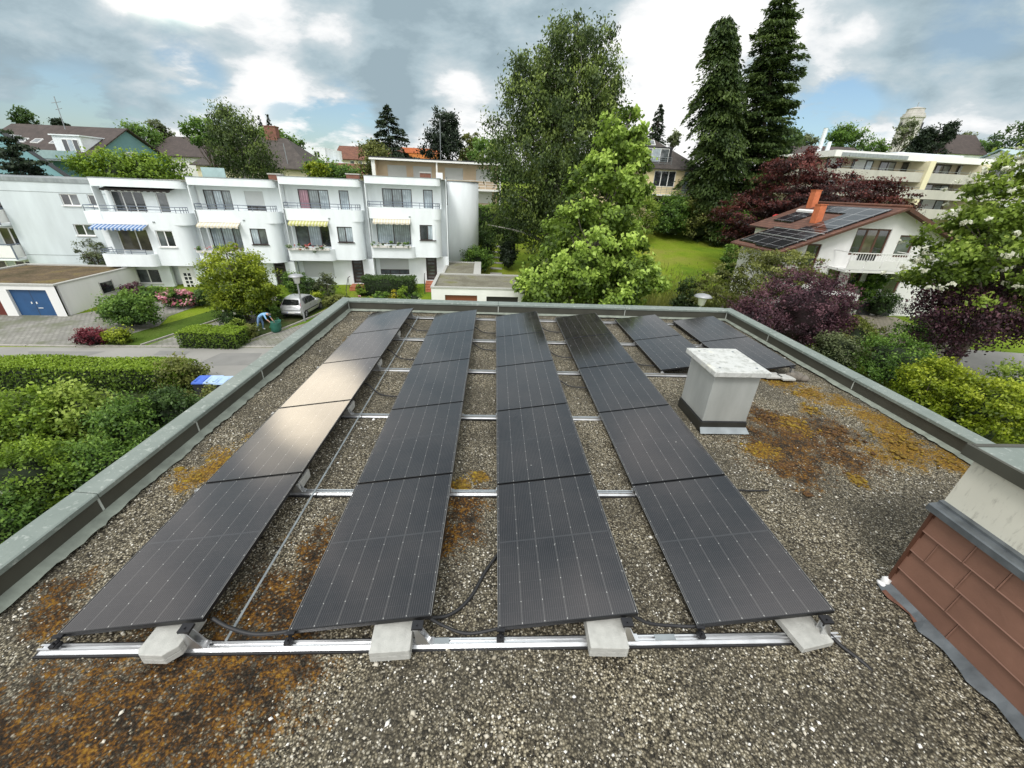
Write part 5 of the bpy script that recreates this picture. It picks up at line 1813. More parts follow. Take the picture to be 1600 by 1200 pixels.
def skylight(root, x, y, z, w, h, sl):
    """roof window lying on the front slope"""
    m = MB(); c, s = math.cos(sl), math.sin(sl)
    p = lambda u, v, n: (x + u, y + v * c - n * s, z + v * s + n * c)
    m.add([p(0, 0, .0), p(w, 0, .0), p(w, h, .0), p(0, h, .0), p(0, 0, .22), p(w, 0, .22), p(w, h, .22), p(0, h, .22)], [(4, 5, 6, 7), (0, 1, 5, 4), (1, 2, 6, 5), (2, 3, 7, 6), (3, 0, 4, 7)])
    o = m.build('skylight', M['wframe'], root)
    m = MB(); e = .09; m.poly([p(e, e, .226), p(w - e, e, .226), p(w - e, h - e, .226), p(e, h - e, .226)]); m.build('pane', M['pane_grey'], o)


# teal house, ridge along x, gable end at right turned towards us
tz = 5.2
t1 = far_house('teal_house', 'teal rendered house with dark roof, skylights and a glass balcony', -69, -53.0, 64.5, 14, .5, 5.2, 9.0, 'x', 'teal', 'tile_umber', [(2.2, 4.4, 1.2, 3.4, 2, ('pane', 'pane_net')), (8.0, 10.2, 1.2, 3.6, 2, ('pane_grey',))], rz=R(-2))
for x in (4.2, 6.2, 8.8, 10.4): skylight(t1, x, 2.0, 5.82, 1.1, 1.2, math.atan2(3.8, 7))
m = MB(); m.box(11.2, 15.0, .3, 4.5, 3.2, 6.9); m.box(11.0, 15.2, .1, 4.6, 6.901, 7.05); dm = m.build('dormer', M['plaster'], t1); window(t1, 12.4, 14.6, 4.7, 6.5, .25, 3, 'wframe', ('pane', 'pane_net'))
m = MB(); m.box(1.0, 3.6, .5, 4.5, 4.6, 6.9); m.build('dormer', M['plaster'], t1); window(t1, 1.8, 3.2, 5.0, 6.4, .45, 2)
m = MB(); m.box(8.5, 15.5, -1.6, -1.55, 4.0, 5.0); m.box(8.5, 8.55, -1.6, 0, 4.0, 5.0); m.build('glass_balustrade', M['glassrail'], t1); m = MB(); m.box(8.4, 15.6, -1.7, -.01, 3.75, 3.95); m.build('balcony_slab', M['zinc'], t1)
m = MB(); m.box(15.99 - .0, 16.06, 5.6, 7.6, 4.0, 5.5); gw = m.build('window_frame', M['wframe'], t1)
for y_ in (5.75, 6.7): m = MB(); m.box(16.061, 16.075, y_, y_ + .8, 4.15, 5.35); m.build('pane', M['pane_net'] if y_ < 6 else M['pane'], gw)
t2 = far_house('teal_gable_house', 'teal house at the left picture edge with sloping dark verge and pale window', -67, -49.4, 55, .5, -.5, 2.4, 9.6, 'y', 'teal', 'darkgrey', [(14.6, 15.8, .2, 2.0, 1, ('pane_net',))], over=.08)
m = MB(); m.tube([(9, 5, 8.0), (9.2, 5, 12.0)], .06, 5); m.tube([(8.5, 5, 11.2), (9.9, 5, 11.4)], .04, 5); m.tube([(8.7, 5, 10.4), (9.7, 5, 10.6)], .04, 5); m.build('aerial', M['zinc'], t1)
t3 = far_house('brown_roof_house', 'white house with broad umber hipped roof behind the hedge bush', -62, -41, 85, 12, 1, 6.3, 9.8, 'hip', 'plaster_warm', 'tile_umber', [(9.5, 11.5, 3.2, 4.8, 2, ('pane', 'pane_grey')), (13, 15, 3.2, 4.8, 2), (12.2, 14.2, .6, 2.0, 2)], hip=.12)
far_chimney(t3, 13.0, 6.5, 8.4, 9.6)
t4 = far_house('cream_house', 'cream house with dark hipped roof half hidden by the birch', -38, -22.8, 62, 11, .0, 4.6, 8.6, 'hip', 'palecream', 'tile_dark', [(.8, 3.2, 2.0, 3.6, 2, ('pane_net',)), (10.5, 11.8, 1.8, 3.4, 1)], hip=.3)
far_chimney(t4, 8.6, 5.5, 8.0, 9.9, .8); skylight(t4, 4.6, 2.0, 5.9, .9, 1.1, .6)
m = MB(); m.tube([(12.4, .4, 4.0), (12.2, .4, 7.6)], .05, 5); m.build('aerial', M['zinc'], t4)
t5 = far_house('white_modern_house', 'white flat roofed modern house in two steps beyond the cream house', -41, -32.2, 95, 10, 1, 9.2, 9.35, 'flat', 'plaster', 'plaster', [(6.4, 7.6, 6.4, 7.6, 2)], over=.02)
m = MB(); m.box(8.81, 12.0, .5, 9, -3, 5.9); m.build('lower_wing', M['plaster'], t5); m = MB(); m.box(9.6, 10.8, .46, .5, 3.8, 5.0); m.build('window', M['pane'], t5)
t6 = far_house('timbered_house', 'house with reddish brown roof and a row of small white windows under its eaves', -35.5, -20.5, 110, 11, 2, 8.2, 11.1, 'x', 'palecream', 'tile_brown', [(3.4 + k * 1.9, 4.4 + k * 1.9, 4.6, 5.8, 1, ('pane_grey',)) for k in range(6)])
m = MB(); m.box(.1, 14.9, -.06, -.012, 4.0, 4.5); m.box(.1, 14.9, -.06, -.012, 5.9, 6.15); m.build('timber_band', M['darkwood'], t6)
m = MB(); m.box(9, 14, 4, 6, 8.5, 10.3); m.build('roof_box', M['zinc'], t6)
t7 = far_house('orange_house', 'small orange house seen between the two dark conifers', -21.5, -12.5, 120, 9, 3, 10.6, 11.8, 'flat', 'orange', 'terracotta', [(2.6, 4.6, 4.0, 6.6, 2, ('pane_grey',))], over=.2)
t8 = far_house('white_gable_house', 'pale house gable poking up behind the beige block', -6.2, 1.6, 100, 9, 3, 7.4, 11.4, 'y', 'palecream', 'tile_brown', [(3.2, 4.6, 4.6, 5.9, 2)], over=.3)
t9 = far_house('low_house', 'small house with pale roof between trees left of the beige block', -32, -20, 84, 9, 1, 4.2, 6.3, 'x', 'palecream', 'tile_brown', [(4.6 + k * 1.5, 5.6 + k * 1.5, .8, 2.2, 1, ('pane',)) for k in range(4)])

# beige apartment house with shuttered windows
bz = thing('apartment_house', 'beige apartment house with flat dark roof and closed grey shutters behind the terrace', 'apartment house', (-12.9, 58.5, 0), R(4))
W = 16.6
ho = [(1.6, 4.1, 4.0, 5.5), (5.0, 7.5, 4.0, 5.5), (9.3, 11.8, 4.0, 5.5), (13.6, 16.0, 4.0, 5.5), (13.3, 16.0, .6, 2.8)]
m = MB(); m.wall(0, W, -5, 6.0, 1.4, ho, .12); m.box(0, .3, 0, 1.4, -5, 6.0); m.box(.0, W, 1.6, 10, -5, 5.98); m.build('wall', M['beige'], bz)
for q in ho[:4]: shutter(bz, *q, 1.46, 'shutter_beige')
shutter(bz, 13.4, 15.9, 1.2, 2.7, 1.46, 'shutter_beige')
m = MB(); m.box(-.4, W + .5, -.3, 10.3, 6.02, 6.35); m.build('roof', M['darkgrey'], bz)
m = MB(); m.box(-.4, W + .5, -.34, -.301, 5.98, 6.2); m.box(-.2, .25, -.05, 0, -4, 6.0); m.build('roof_fascia', M['wframe'], bz)
m = MB(); m.box(0, W + .4, -.2, 1.39, 2.75, 3.0); m.box(0, W + .4, -.2, 1.39, -.3, -.05); m.build('balcony_slab', M['wframe'], bz)
m = MB()
for x in (8.3, W + .3): m.box(x - .1, x + .1, -.15, .05, -4, 6.01)
m.build('post', M['wframe'], bz)
railing(bz, [(.3, -.15, 3.0), (W + .3, -.15, 3.0)], 1.0, 'wframe', 3, 2.0)
railing(bz, [(9.3, -.15, -.05), (W + .3, -.15, -.05)], 1.0, 'wframe', 3, 2.0)
m = MB(); m.box(3.5, 5.2, .0, .8, 3.0, 3.9); m.build('balcony_bench', M['bricks'], bz)
m = MB(); m.tube([(8.6, 5, 6.3), (8.7, 5, 11.5)], .05, 5); m.build('aerial', M['zinc'], bz)

# yellow villa with mansard roof
vx, vy, vb = 15.5, 60, .4
v = far_house('yellow_villa', 'yellow villa with dark hipped roof, attic loggia and white balcony', vx, 32.0, vy, 11, vb, 6.6, 10.6, 'hip', 'cream', 'tile_dark',
              [(4.4, 5.9, 3.6, 5.4, 2, ('pane_net', 'pane')), (10.0, 13.1, 3.9, 5.9, 3, ('pane', 'pane', 'pane')), (14.3, 15.8, 3.1, 5.9, 2, ('pane_net', 'pane')), (9.6, 13.0, .5, 2.5, 4, ('pane', 'pane')), (14.0, 15.6, .5, 2.5, 2)], hip=.36)
far_chimney(v, 8.7, 5.6, 10.0, 11.0, .75, 'slab')
sl_ = math.atan2(4.0, 5.5)
skylight(v, 5.6, 3.9, 9.1, 1.5, 1.2, sl_); skylight(v, 9.3, 3.9, 9.1, 1.5, 1.2, sl_)
m = MB(); m.box(6.4, 12.2, .75, 2.9, 6.6, 8.8); m.build('dormer', M['darkgrey'], v)
window(v, 7.0, 11.8, 6.75, 8.6, .70, 4, 'wframe', ('pane_net', 'pane_grey'))
railing(v, [(6.6, .2, 6.5), (12.2, .2, 6.5)], 1.0, 'zinc', 4, .9)
m = MB(); m.box(7.6, 16.4, -1.5, -.02, 2.75, 2.95); m.build('balcony_slab', M['wframe'], v)
railing(v, [(7.7, -.1, 2.95), (7.7, -1.45, 2.95), (16.2, -1.45, 2.95), (16.2, -.1, 2.95)], 1.0, 'zinc', 5, .8)
awning(v, 9.4, 15.0, 6.25, 6.0, -.02, .25, 'shutter')
m = MB(); m.tube([(7.4, -.08, 6.4), (7.4, -.08, -1)], .06, 6); m.build('downpipe', M['brownwood'], v)
m = MB(); m.lathe([(.16, 0), (.1, 1.6), (.03, 2.5)], 8, (11.9, -1.9, .3)); m.tube([(11.9, -1.9, -1), (11.9, -1.9, 2.7)], .03, 6)
m.build('folded_parasol', M['wframe'], v)
m = MB(); m.lathe([(.03, 0), (.35, .08), (.42, .14)], 12, (16.9, .4, 6.7)); m.build('satellite_dish', M['wframe'], v)

# terraced apartment block on the right
ax, ay = 50.5, 59.5
ap = thing('terraced_apartments', 'long pale apartment building with concrete balcony bands and flat roof at right', 'apartment building', (ax, ay, 0), R(5))
AW = 33
m = MB(); m.box(.3, AW, 2.2, 12, -4, 9.0); m.build('core', mat('dull_beige_render', (.38, .33, .24), .9, var=.15, scale=.6), ap)
for z0, z1, yy in ((9.0, 9.75, 0), (6.35, 7.55, -.4), (4.2, 5.4, -.8), (1.6, 2.9, -1.2)):
    mm = M['wframe'] if z0 == 9.0 else M['concrete_band']
    m = MB(); m.box(-.4, AW, yy, yy + 2.19, z0, z0 + .2); m.box(-.4, AW, yy - .15, yy - .001, z0 - .03, z1); m.box(-.55, -.401, yy - .15, 11, z0 - .03, z1)
    m.build('roof_fascia' if z0 == 9.0 else 'balcony_band', mm, ap)
m = MB(); m.box(-.3, AW, .05, 12, 9.2, 9.5); m.build('flat_roof', M['zinc'], ap)
m = MB(); m.box(.5, 11, -.25, -.155, 9.05, 9.5); m.build('dark_fascia_panel', M['zinc'], ap)
for z0, z1 in ((7.0, 8.95), (4.9, 6.3), (2.4, 4.15), (-.4, 1.5)):
    x = .6
    k = 0
    rr = random.Random(int(z0 * 10))
    while x < AW - 3:
        w = rr.choice((2.6, 3.4, 4.2))
        window(ap, x, x + w, z0, z1, 2.12, 2 if w < 3 else 3, 'dframe', (('pane', 'pane_grey', 'pane_net') if k % 3 else ('pane', 'pane')), fw=.12)
        if rr.random() < .35: shutter(ap, x + .3, x + w * .6, z0 + .2, z1 - .02, 2.05)
        x += w + rr.choice((1.2, 1.6)); k += 1
for x in (14.2, 23.5):
    m = MB(); m.box(x, x + .9, -.9, 2.1, -3, 9.0); m.build('cross_wall', M['palecream'], ap)
for z, yy in ((7.55, -.47), (5.4, -.87)):
    railing(ap, [(0, yy, z), (AW, yy, z)], .25, 'zinc', 1, 2.5)
m = MB(); m.box(12.5, 24, 3, 9, 9.51, 10.3); m.build('roof_superstructure', M['plaster'], ap)
m = MB()
for x, h_ in ((-2.2, 3.2), (-.9, 1.6)): m.lathe([(.28, 0), (.26, h_), (.3, h_ + .05)], 8, (x + 2.6, 4.0, 9.5))
m.build('flue', M['plaster'], ap)
f1 = far_house('hillside_house', 'brown roofed house peeping over the left end of the apartment building', 60, 74, 82, 10, 6, 10.4, 13.0, 'x', 'brownwood', 'tile_umber', [(2, 4, 1.5, 3.4, 2), (6, 8, 1.5, 3.4, 2)])
f2 = far_house('glazed_roof_house', 'house with a glassy sloping roof at right beyond the apartment building', 86, 100, 66, 8, 5, 10.2, 12.0, 'x', 'plaster', 'glassrail', [(3, 5, 2.6, 4.2, 2)])
f3 = far_house('gabled_house', 'small dark gabled house below the church tower', 116, 130, 112, 10, 9, 16.0, 20.5, 'x', 'plaster', 'tile_umber', [(3, 5, 3, 5, 2)])

# church tower on the hill
tw = thing('church_tower', 'pale stone tower on the far hill, half hidden by a bare tree', 'tower', (243, 262, 12), 0)
m = MB(); m.lathe([(5.2, -10), (5.2, 36), (5.7, 36.2), (5.7, 37.2), (5.1, 37.3), (5.1, 38.4)], 10); m.build('shaft', M['towerstone'], tw)
m = MB(); m.lathe([(4.2, 38.4), (4.0, 40.6), (4.3, 40.7), (1.2, 41.6)], 10); m.build('lantern', M['towerstone'], tw)
m = MB(); m.tube([(0, 0, 41), (0, 0, 44)], .2, 5); m.build('finial', M['zinc'], tw)
m = MB()
for a in range(0, 360, 72):
    c_, s_ = math.cos(R(a + 250)), math.sin(R(a + 250)); m.box(c_ * 5.15 - .5, c_ * 5.15 + .5, s_ * 5.15 - .5, s_ * 5.15 + .5, 30.5, 34)
m.build('sound_opening', M['darkgrey'], tw)

# ------------------------------------------------------------------ white tile-roofed house on the right
hb = thing('gabled_house', 'white gabled house with brown tile roof, solar panels and a white balcony', 'house', (32.9, 28.6, 0), 0)
zr, yN, yF = 3.15, -.75, 9.2
s1_ = 2.05 / 5.2
def zl(x): return zr + s1_ * x          # left slope, x<0
def zq(x): return zr - .42 * x          # right slope
m = MB()
# gable wall as strips under the verge, with openings
ho = [(.95, 2.25, -.35, 1.25), (1.35, 2.6, -3.1, -1.5), (-.35, .55, -3.1, -1.5), (-2.6, .1, -.3, 1.62), (-3.6, -2.6, -3.1, -1.3), (-1.75, -.75, -3.1, -1.3), (-6.0, -4.9, -2.6, .4)]
m.wall(-7.8, 6.6, -6.0, -.75, 0, ho, .18)
xs_ = sorted({-7.8, 6.6, 0.0, *[q for h_ in ho for q in h_[:2]]} | set(np.round(np.arange(-7.5, 6.6, .5), 2)))
for a, b in zip(xs_, xs_[1:]):
    mx = (a + b) / 2
    top = lambda x: (zl(x) if x < 0 else zq(x)) - .12
    hl = [h_ for h_ in ho if h_[0] < mx < h_[1] and h_[3] > -.75]
    lo_ = -.75
    for h_ in sorted(hl, key=lambda q: q[2]):
        if h_[2] > lo_: m.add([(a, 0, lo_), (b, 0, lo_), (b, 0, h_[2]), (a, 0, h_[2])], [(0, 1, 2, 3)])
        lo_ = h_[3]
    ta, tb = max(top(a), lo_ + .001), max(top(b), lo_ + .001)
    if top(mx) > lo_: m.add([(a, 0, lo_), (b, 0, lo_), (b, 0, tb), (a, 0, ta)], [(0, 1, 2, 3)])
m.box(-5.0, -4.85, .2, 8.6, -6, 1.0); m.box(-4.85, 6.6, 8.4, 8.6, -6, .5); m.box(6.45, 6.6, .2, 8.4, -6, .3); m.box(-7.8, -7.65, .2, 5.5, -6, -.25); m.box(-7.65, -5.0, 5.3, 5.5, -6, -.1)
m.build('wall', M['plaster_warm'], hb)
for q, n_, kk in zip(ho, (1, 1, 1, 3, 1, 1, 1), (('pane_grey',), ('pane',), ('pane',), ('pane', 'pane_brown'), ('pane',), ('pane',), ('pane', 'glassrail'))):
    window(hb, *q, .12, n_, 'brownwood', kk, fw=.12)


def tilt_slab(mb, x0, x1, y0, y1, zf, th, mi=0):
    mb.add([(x0, y0, zf(x0)), (x1, y0, zf(x1)), (x1, y1, zf(x1)), (x0, y1, zf(x0)), (x0, y0, zf(x0) - th), (x1, y0, zf(x1) - th), (x1, y1, zf(x1) - th), (x0, y1, zf(x0) - th)],
           [(0, 1, 2, 3), (7, 6, 5, 4), (0, 4, 5, 1), (1, 5, 6, 2), (2, 6, 7, 3), (3, 7, 4, 0)], mi)


M['tile_house'] = tiles('red_brown_pantiles', (0.105, 0.048, 0.032), (0.175, 0.08, 0.052), (0.02, 0.010, 0.007), 2.6, 2.8, off=0.0, mortar=.06)
m = MB()
tilt_slab(m, -5.4, 0, yN, yF, zl, .12); tilt_slab(m, -8.6, -5.4, yN, 5.9, zl, .12); tilt_slab(m, 0, 7.3, yN, yF, zq, .12)
m.build('roof', M['tile_house'], hb)
m = MB()
tilt_slab(m, -8.62, 0, yN - .05, yN - .001, lambda x: zl(x) + .02, .16); tilt_slab(m, 0, 7.32, yN - .05, yN - .001, lambda x: zq(x) + .02, .26); m.build('verge_board', M['brownwood'], hb)
m = MB(); m.tube([(0, yN - .05, zr + .05), (0, yF + .02, zr + .05)], .11, 8); m.build('ridge_tiles', M['tile_brown'], hb)
M['pvroof'] = tiles('roof_solar_cells', (0.02, 0.021, 0.024), (0.026, 0.027, 0.03), (0.22, 0.22, 0.22), 1.0, 0.62, off=0.0, rough=0.12, bump=0.0, mortar=0.03)
zoff = lambda x: zl(x) + .13
for a, b, c, d_ in ((-4.5, -.75, yN + .55, 2.4), (-1.9, -.75, 2.4, 7.0), (-8.4, -4.6, yN + .55, 2.7), (-8.2, -5.3, 2.7, 5.4), (-4.2, -2.3, 5.2, 7.6)):
    m = MB(); tilt_slab(m, a, b, c, d_, zoff, .05); m.build('roof_solar_panel', M['pvroof'], hb)
m = MB()
for x in (-6.6, -5.4): tilt_slab(m, x - .04, x + .04, yN + .3, 5.4, lambda q: zoff(q) + .012, .02)
m.build('panel_rail', M['alu'], hb)
for x, y, z0, z1 in ((-.85, 7.9, 2.4, 4.15), (-3.5, 3.3, 1.3, 3.05)):
    m = MB(); m.box(x - .26, x + .26, y - .32, y + .32, z0, z1); m.box(x - .30, x + .30, y - .36, y + .36, z1 + .001, z1 + .06); m.build('chimney', M['terracotta'], hb)
m = MB(); tilt_slab(m, -2.2, -1.95, 5.2, 7.8, lambda x: zoff(x) + .1, .2); m.build('roof_hatch', M['wframe'], hb)
# balcony
m = MB(); m.box(-3.8, 1.3, -1.7, -.01, -1.32, -1.15); m.build('balcony_slab', M['wframe'], hb)
for x in range(4):
    m = MB(); m.box(-3.75 + x * 1.25, -2.57 + x * 1.25, -1.72, -1.68, -1.1, -.45); m.build('balcony_panel', M['wframe'], hb)
m = MB()
for i in range(26): m.box(-3.75 + i * .2, -3.71 + i * .2, -1.71, -1.69, -.45, .02)
m.box(-3.8, 1.3, -1.75, -1.66, .02, .08)
for x in (-3.8, 1.24): m.box(x, x + .06, -1.7, 0, .02, .08); m.box(x, x + .06, -1.7, -1.64, -1.1, .02)
m.build('balustrade', M['wframe'], hb)
m = MB(); m.box(-3.3, -1.9, -1.66, -1.62, -.55, -.02); m.build('slatted_chair_back', M['darkgrey'], hb)
m = MB(); m.box(-4.4, -2.2, -.25, -.02, -5.2, -3.05); m.build('garage_door', M['oak_door'], hb)
m = MB(); m.box(-4.6, -2.0, -1.8, -.02, -3.04, -2.9); m.box(-2.2, -2.0, -1.8, -.02, -5.6, -3.041); m.build('garage_canopy', M['plaster_warm'], hb)
for x in (.0, 1.7):
    m = MB(); m.box(x, x + 1.2, -.06, -.01, -5.1, -3.9); wg = m.build('window_grille', M['darkgrey'], hb)
# creeper on the wall
env = [(-4.0, -.35, -2.6, .9, .3, 1.0), (-2.3, -.35, -3.4, 1.8, .3, .65), (-.6, -.35, -3.0, .9, .3, 1.0), (.4, -.35, -2.0, .8, .3, .9), (-1.3, -.35, -4.2, 1.0, .3, .9)]
vv, tt, _ = crown('c', env, 5200, .22, .3, 31, up=.1)
ob = link_mesh('ivy', mesh_from_quads('ivy', vv, tt), None, [LV['mid']]); ob.location = (32.9, 28.6, 0); tag(ob, 'green creeper climbing the white gabled house below its balcony', 'climbing plant')
# gate and letter box
q = hit(1392, 494)
gt = thing('garden_gate', 'white tubular garden gate at the head of the sandy drive', 'gate', tuple(q), R(-20))
m = MB()
for x in (-.9, 1.3): m.tube([(x, 0, -.1), (x, 0, 1.25)], .05, 8)
m.tube([(-.9, 0, 1.15), (1.3, 0, 1.15)], .035, 6); m.tube([(-.9, 0, .2), (1.3, 0, .2)], .035, 6); m.build('gate_frame', M['wframe'], gt)
m = MB()
for i in range(16): m.tube([(-.8 + i * .135, 0, .2), (-.8 + i * .135, 0, 1.15)], .013, 5)
m.build('gate_bars', M['darkgrey'], gt)
q = hit(1376, 492)
lb = thing('letter_box', 'white letter box pillar left of the garden gate', 'letter box', tuple(q), R(-20))
m = MB(); m.box(-.32, .32, -.18, .18, 0, 1.45); m.build('pillar', M['wframe'], lb, bevel=.02)
m = MB(); m.box(-.22, .22, -.195, -.181, .95, 1.3); m.build('flap', M['zinc'], lb)


# ------------------------------------------------------------------ garden plants, street furniture
def win_tree(name, label, win, Y, lvk, n, leaf, rc, parts=None, ry=None, **kw):
    """tree filling a bearing window; parts are ellipsoids in window fractions (cx, cy, rx, ry)"""
    cx, cy, cz, rx, rz = span(*win, Y)
    gd = g(cx, Y)
    env = []
    for (u, v, a, b) in (parts or [(.5, .5, .5, .5)]):
        env.append(((2 * u - 1) * rx, 0 if len(env) == 0 else random.uniform(-.3, .3) * rx, cz - gd + (1 - 2 * v) * rz, 2 * a * rx, (ry or .9) * 2 * a * rx, 2 * b * rz))
    return tree(name, label, (cx, Y, gd), env, lvk, n, leaf, rc, **kw)


# left garden below the parapet
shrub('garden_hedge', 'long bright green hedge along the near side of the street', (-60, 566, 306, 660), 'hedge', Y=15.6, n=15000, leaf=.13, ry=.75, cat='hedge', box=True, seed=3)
shrub('leafy_shrub', 'loose shrub of tall grassy shoots at the street end of the long hedge', (255, 560, 318, 640), 'olive', Y=15.4, n=2600, leaf=.14, rc=.35, seed=4, core=False)
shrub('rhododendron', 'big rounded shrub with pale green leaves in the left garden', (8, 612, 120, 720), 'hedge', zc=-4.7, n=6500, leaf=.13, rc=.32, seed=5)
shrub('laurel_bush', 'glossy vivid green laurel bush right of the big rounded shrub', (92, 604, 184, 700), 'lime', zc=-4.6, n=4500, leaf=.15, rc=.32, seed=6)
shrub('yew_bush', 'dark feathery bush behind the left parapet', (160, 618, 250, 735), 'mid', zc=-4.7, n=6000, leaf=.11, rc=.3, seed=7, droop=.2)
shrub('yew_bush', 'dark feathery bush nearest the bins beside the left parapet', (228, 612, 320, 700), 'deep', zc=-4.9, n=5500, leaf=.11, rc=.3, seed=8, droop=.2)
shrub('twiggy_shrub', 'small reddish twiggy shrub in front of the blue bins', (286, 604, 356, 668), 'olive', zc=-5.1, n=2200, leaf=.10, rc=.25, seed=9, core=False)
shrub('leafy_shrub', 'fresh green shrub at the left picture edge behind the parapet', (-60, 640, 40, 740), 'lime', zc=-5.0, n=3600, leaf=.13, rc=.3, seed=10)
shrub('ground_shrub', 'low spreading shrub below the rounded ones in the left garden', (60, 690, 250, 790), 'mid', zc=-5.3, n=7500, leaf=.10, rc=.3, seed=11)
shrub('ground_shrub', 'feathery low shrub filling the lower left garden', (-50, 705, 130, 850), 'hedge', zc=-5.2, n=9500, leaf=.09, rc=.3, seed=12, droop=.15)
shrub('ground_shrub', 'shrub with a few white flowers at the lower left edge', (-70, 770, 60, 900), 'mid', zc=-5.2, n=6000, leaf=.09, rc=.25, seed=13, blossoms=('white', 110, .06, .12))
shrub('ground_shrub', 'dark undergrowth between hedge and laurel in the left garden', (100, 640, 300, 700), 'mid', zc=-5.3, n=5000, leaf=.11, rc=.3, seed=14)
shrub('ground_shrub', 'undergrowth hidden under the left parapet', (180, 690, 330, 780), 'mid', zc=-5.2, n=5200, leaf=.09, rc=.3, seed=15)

# front gardens across the street
shrub('round_bush', 'big round dark green bush beside the garage forecourt', (157, 460, 249, 520), 'mid', n=6500, leaf=.16, rc=.4, seed=20)
shrub('barberry', 'dark red barberry clump at the kerb', (121, 515, 170, 543), 'berry', n=2000, leaf=.12, rc=.25, seed=21, corem='corep')
shrub('golden_bush', 'small yellow green bush right of the red barberry', (165, 514, 203, 542), 'bright', n=1800, leaf=.12, rc=.25, seed=22)
shrub('rhododendron', 'rhododendron covered in pink flowers before the left white house', (252, 452, 306, 484), 'mid', n=1600, leaf=.16, rc=.3, seed=23, blossoms=('pink', 900, .17, .22))
shrub('leafy_shrub', 'dark shrub right of the pink rhododendron', (298, 455, 328, 482), 'deep', n=1600, leaf=.15, rc=.3, seed=24)
shrub('leafy_shrub', 'purplish shrub against the garage wall, leftmost of the row', (190, 444, 228, 470), 'purple', n=1500, leaf=.15, rc=.3, seed=25, corem='corep')
shrub('leafy_shrub', 'green shrub under the left house window', (222, 448, 262, 472), 'mid', n=1600, leaf=.15, rc=.3, seed=26)
shrub('leafy_shrub', 'clipped ball shrub beside the white front door of the left house', (316, 436, 340, 474), 'deep', n=1500, leaf=.15, rc=.28, seed=27)
q = hit(378, 512)
tree('golden_tree', 'round bright yellow green tree in the front garden by the street', (q[0] - .3, q[1] + 1.5, g(q[0], q[1] + 1.5)), [(0, 0, 3.15, 2.35, 2.2, 2.0), (-.5, .2, 3.9, 1.6, 1.6, 1.4), (.9, -.1, 2.6, 1.6, 1.5, 1.3), (-1.3, 0, 2.4, 1.2, 1.2, 1.0), (.1, -.2, 1.9, 2.3, 2.1, 1.2)], 'bright', 18000, .17, .42, r0=.16, seed=28, limbs=10, lump=.15)
shrub('leafy_shrub', 'dark rose bush with white flowers under the golden tree', (338, 478, 386, 516), 'deep', n=2200, leaf=.12, rc=.28, seed=29, blossoms=('white', 26, .18, .1))
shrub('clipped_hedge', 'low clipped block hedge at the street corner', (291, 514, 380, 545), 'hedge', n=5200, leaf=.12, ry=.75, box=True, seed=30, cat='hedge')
shrub('leafy_shrub', 'pale flowering shrub behind the clipped block hedge', (354, 500, 380, 520), 'lime', n=900, leaf=.12, rc=.2, seed=31)
shrub('leafy_shrub', 'straggly golden ground cover by the working person', (376, 508, 404, 532), 'olive', n=1200, leaf=.12, rc=.22, seed=32, core=False)
shrub('leafy_shrub', 'dark shrub behind the green bag', (400, 476, 436, 506), 'mid', n=1800, leaf=.13, rc=.28, seed=33)
shrub('round_bush', 'round dark bush behind the silver car', (444, 424, 479, 462), 'mid', n=2200, leaf=.15, rc=.3, seed=34)
shrub('leafy_shrub', 'dark shrub right of the round bush behind the car', (472, 436, 500, 466), 'deep', n=1500, leaf=.15, rc=.3, seed=35)
shrub('leafy_shrub', 'tall loose light green shrub against the shuttered ground floor', (496, 428, 524, 470), 'grey', n=1500, leaf=.15, rc=.3, seed=36, core=False)
shrub('leafy_shrub', 'lime green shrub just behind the car roof', (484, 458, 507, 478), 'bright', n=1200, leaf=.14, rc=.22, seed=37)
shrub('ground_shrub', 'low planting along the parking place edge', (500, 462, 556, 486), 'olive', n=2200, leaf=.13, rc=.25, seed=38)
shrub('ground_shrub', 'green ground cover left of the silver car', (424, 462, 452, 490), 'hedge', n=1500, leaf=.13, rc=.25, seed=39)
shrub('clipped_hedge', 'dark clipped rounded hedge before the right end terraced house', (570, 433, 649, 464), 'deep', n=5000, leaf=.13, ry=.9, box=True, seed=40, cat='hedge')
shrub('topiary_bush', 'small ball bush left of the dark clipped hedge', (556, 444, 574, 466), 'hedge', n=1000, leaf=.12, rc=.2, seed=41)
shrub('golden_bush', 'yellow flowering bush behind the back parapet', (604, 452, 632, 478), 'yellow', n=1300, leaf=.13, rc=.22, seed=42, gz=-6.0)
shrub('topiary_bush', 'pointed little conifer right of the yellow bush', (622, 448, 641, 480), 'hedge', n=1200, leaf=.12, rc=.2, seed=43, gz=-6.0)
shrub('leafy_shrub', 'green bush left of the yellow bush behind the parapet', (580, 456, 610, 480), 'mid', n=1300, leaf=.13, rc=.25, seed=44, gz=-6.0)
shrub('rose_bush', 'pale pink rose bush at the foot of the orange steps', (548, 464, 584, 480), 'mid', n=900, leaf=.12, rc=.22, seed=45, gz=-6.0, blossoms=('pink', 60, .15, .12))
shrub('rose_bush', 'white flowering bush between pointed conifer and garage steps', (637, 456, 660, 482), 'mid', n=900, leaf=.12, rc=.22, seed=46, gz=-6.0, blossoms=('white', 40, .16, .12))
shrub('roof_shrub', 'broad green bush rising behind the roof of the left terraced house', (112, 236, 292, 282), 'hedge', Y=48, n=9000, leaf=.3, rc=.8, seed=47, gz=.6, core=True)
shrub('small_conifer', 'spreading young conifer above the white block roof at left', (2, 214, 60, 278), 'spruce', Y=44, n=3200, leaf=.32, rc=.5, seed=48, core=False, gz=.5, flat=.3)
shrub('leafy_shrub', 'grey green shrub at the left end house balcony', (120, 372, 166, 405), 'grey', Y=34.2, n=1500, leaf=.16, rc=.35, seed=49, core=False, gz=-4.4)

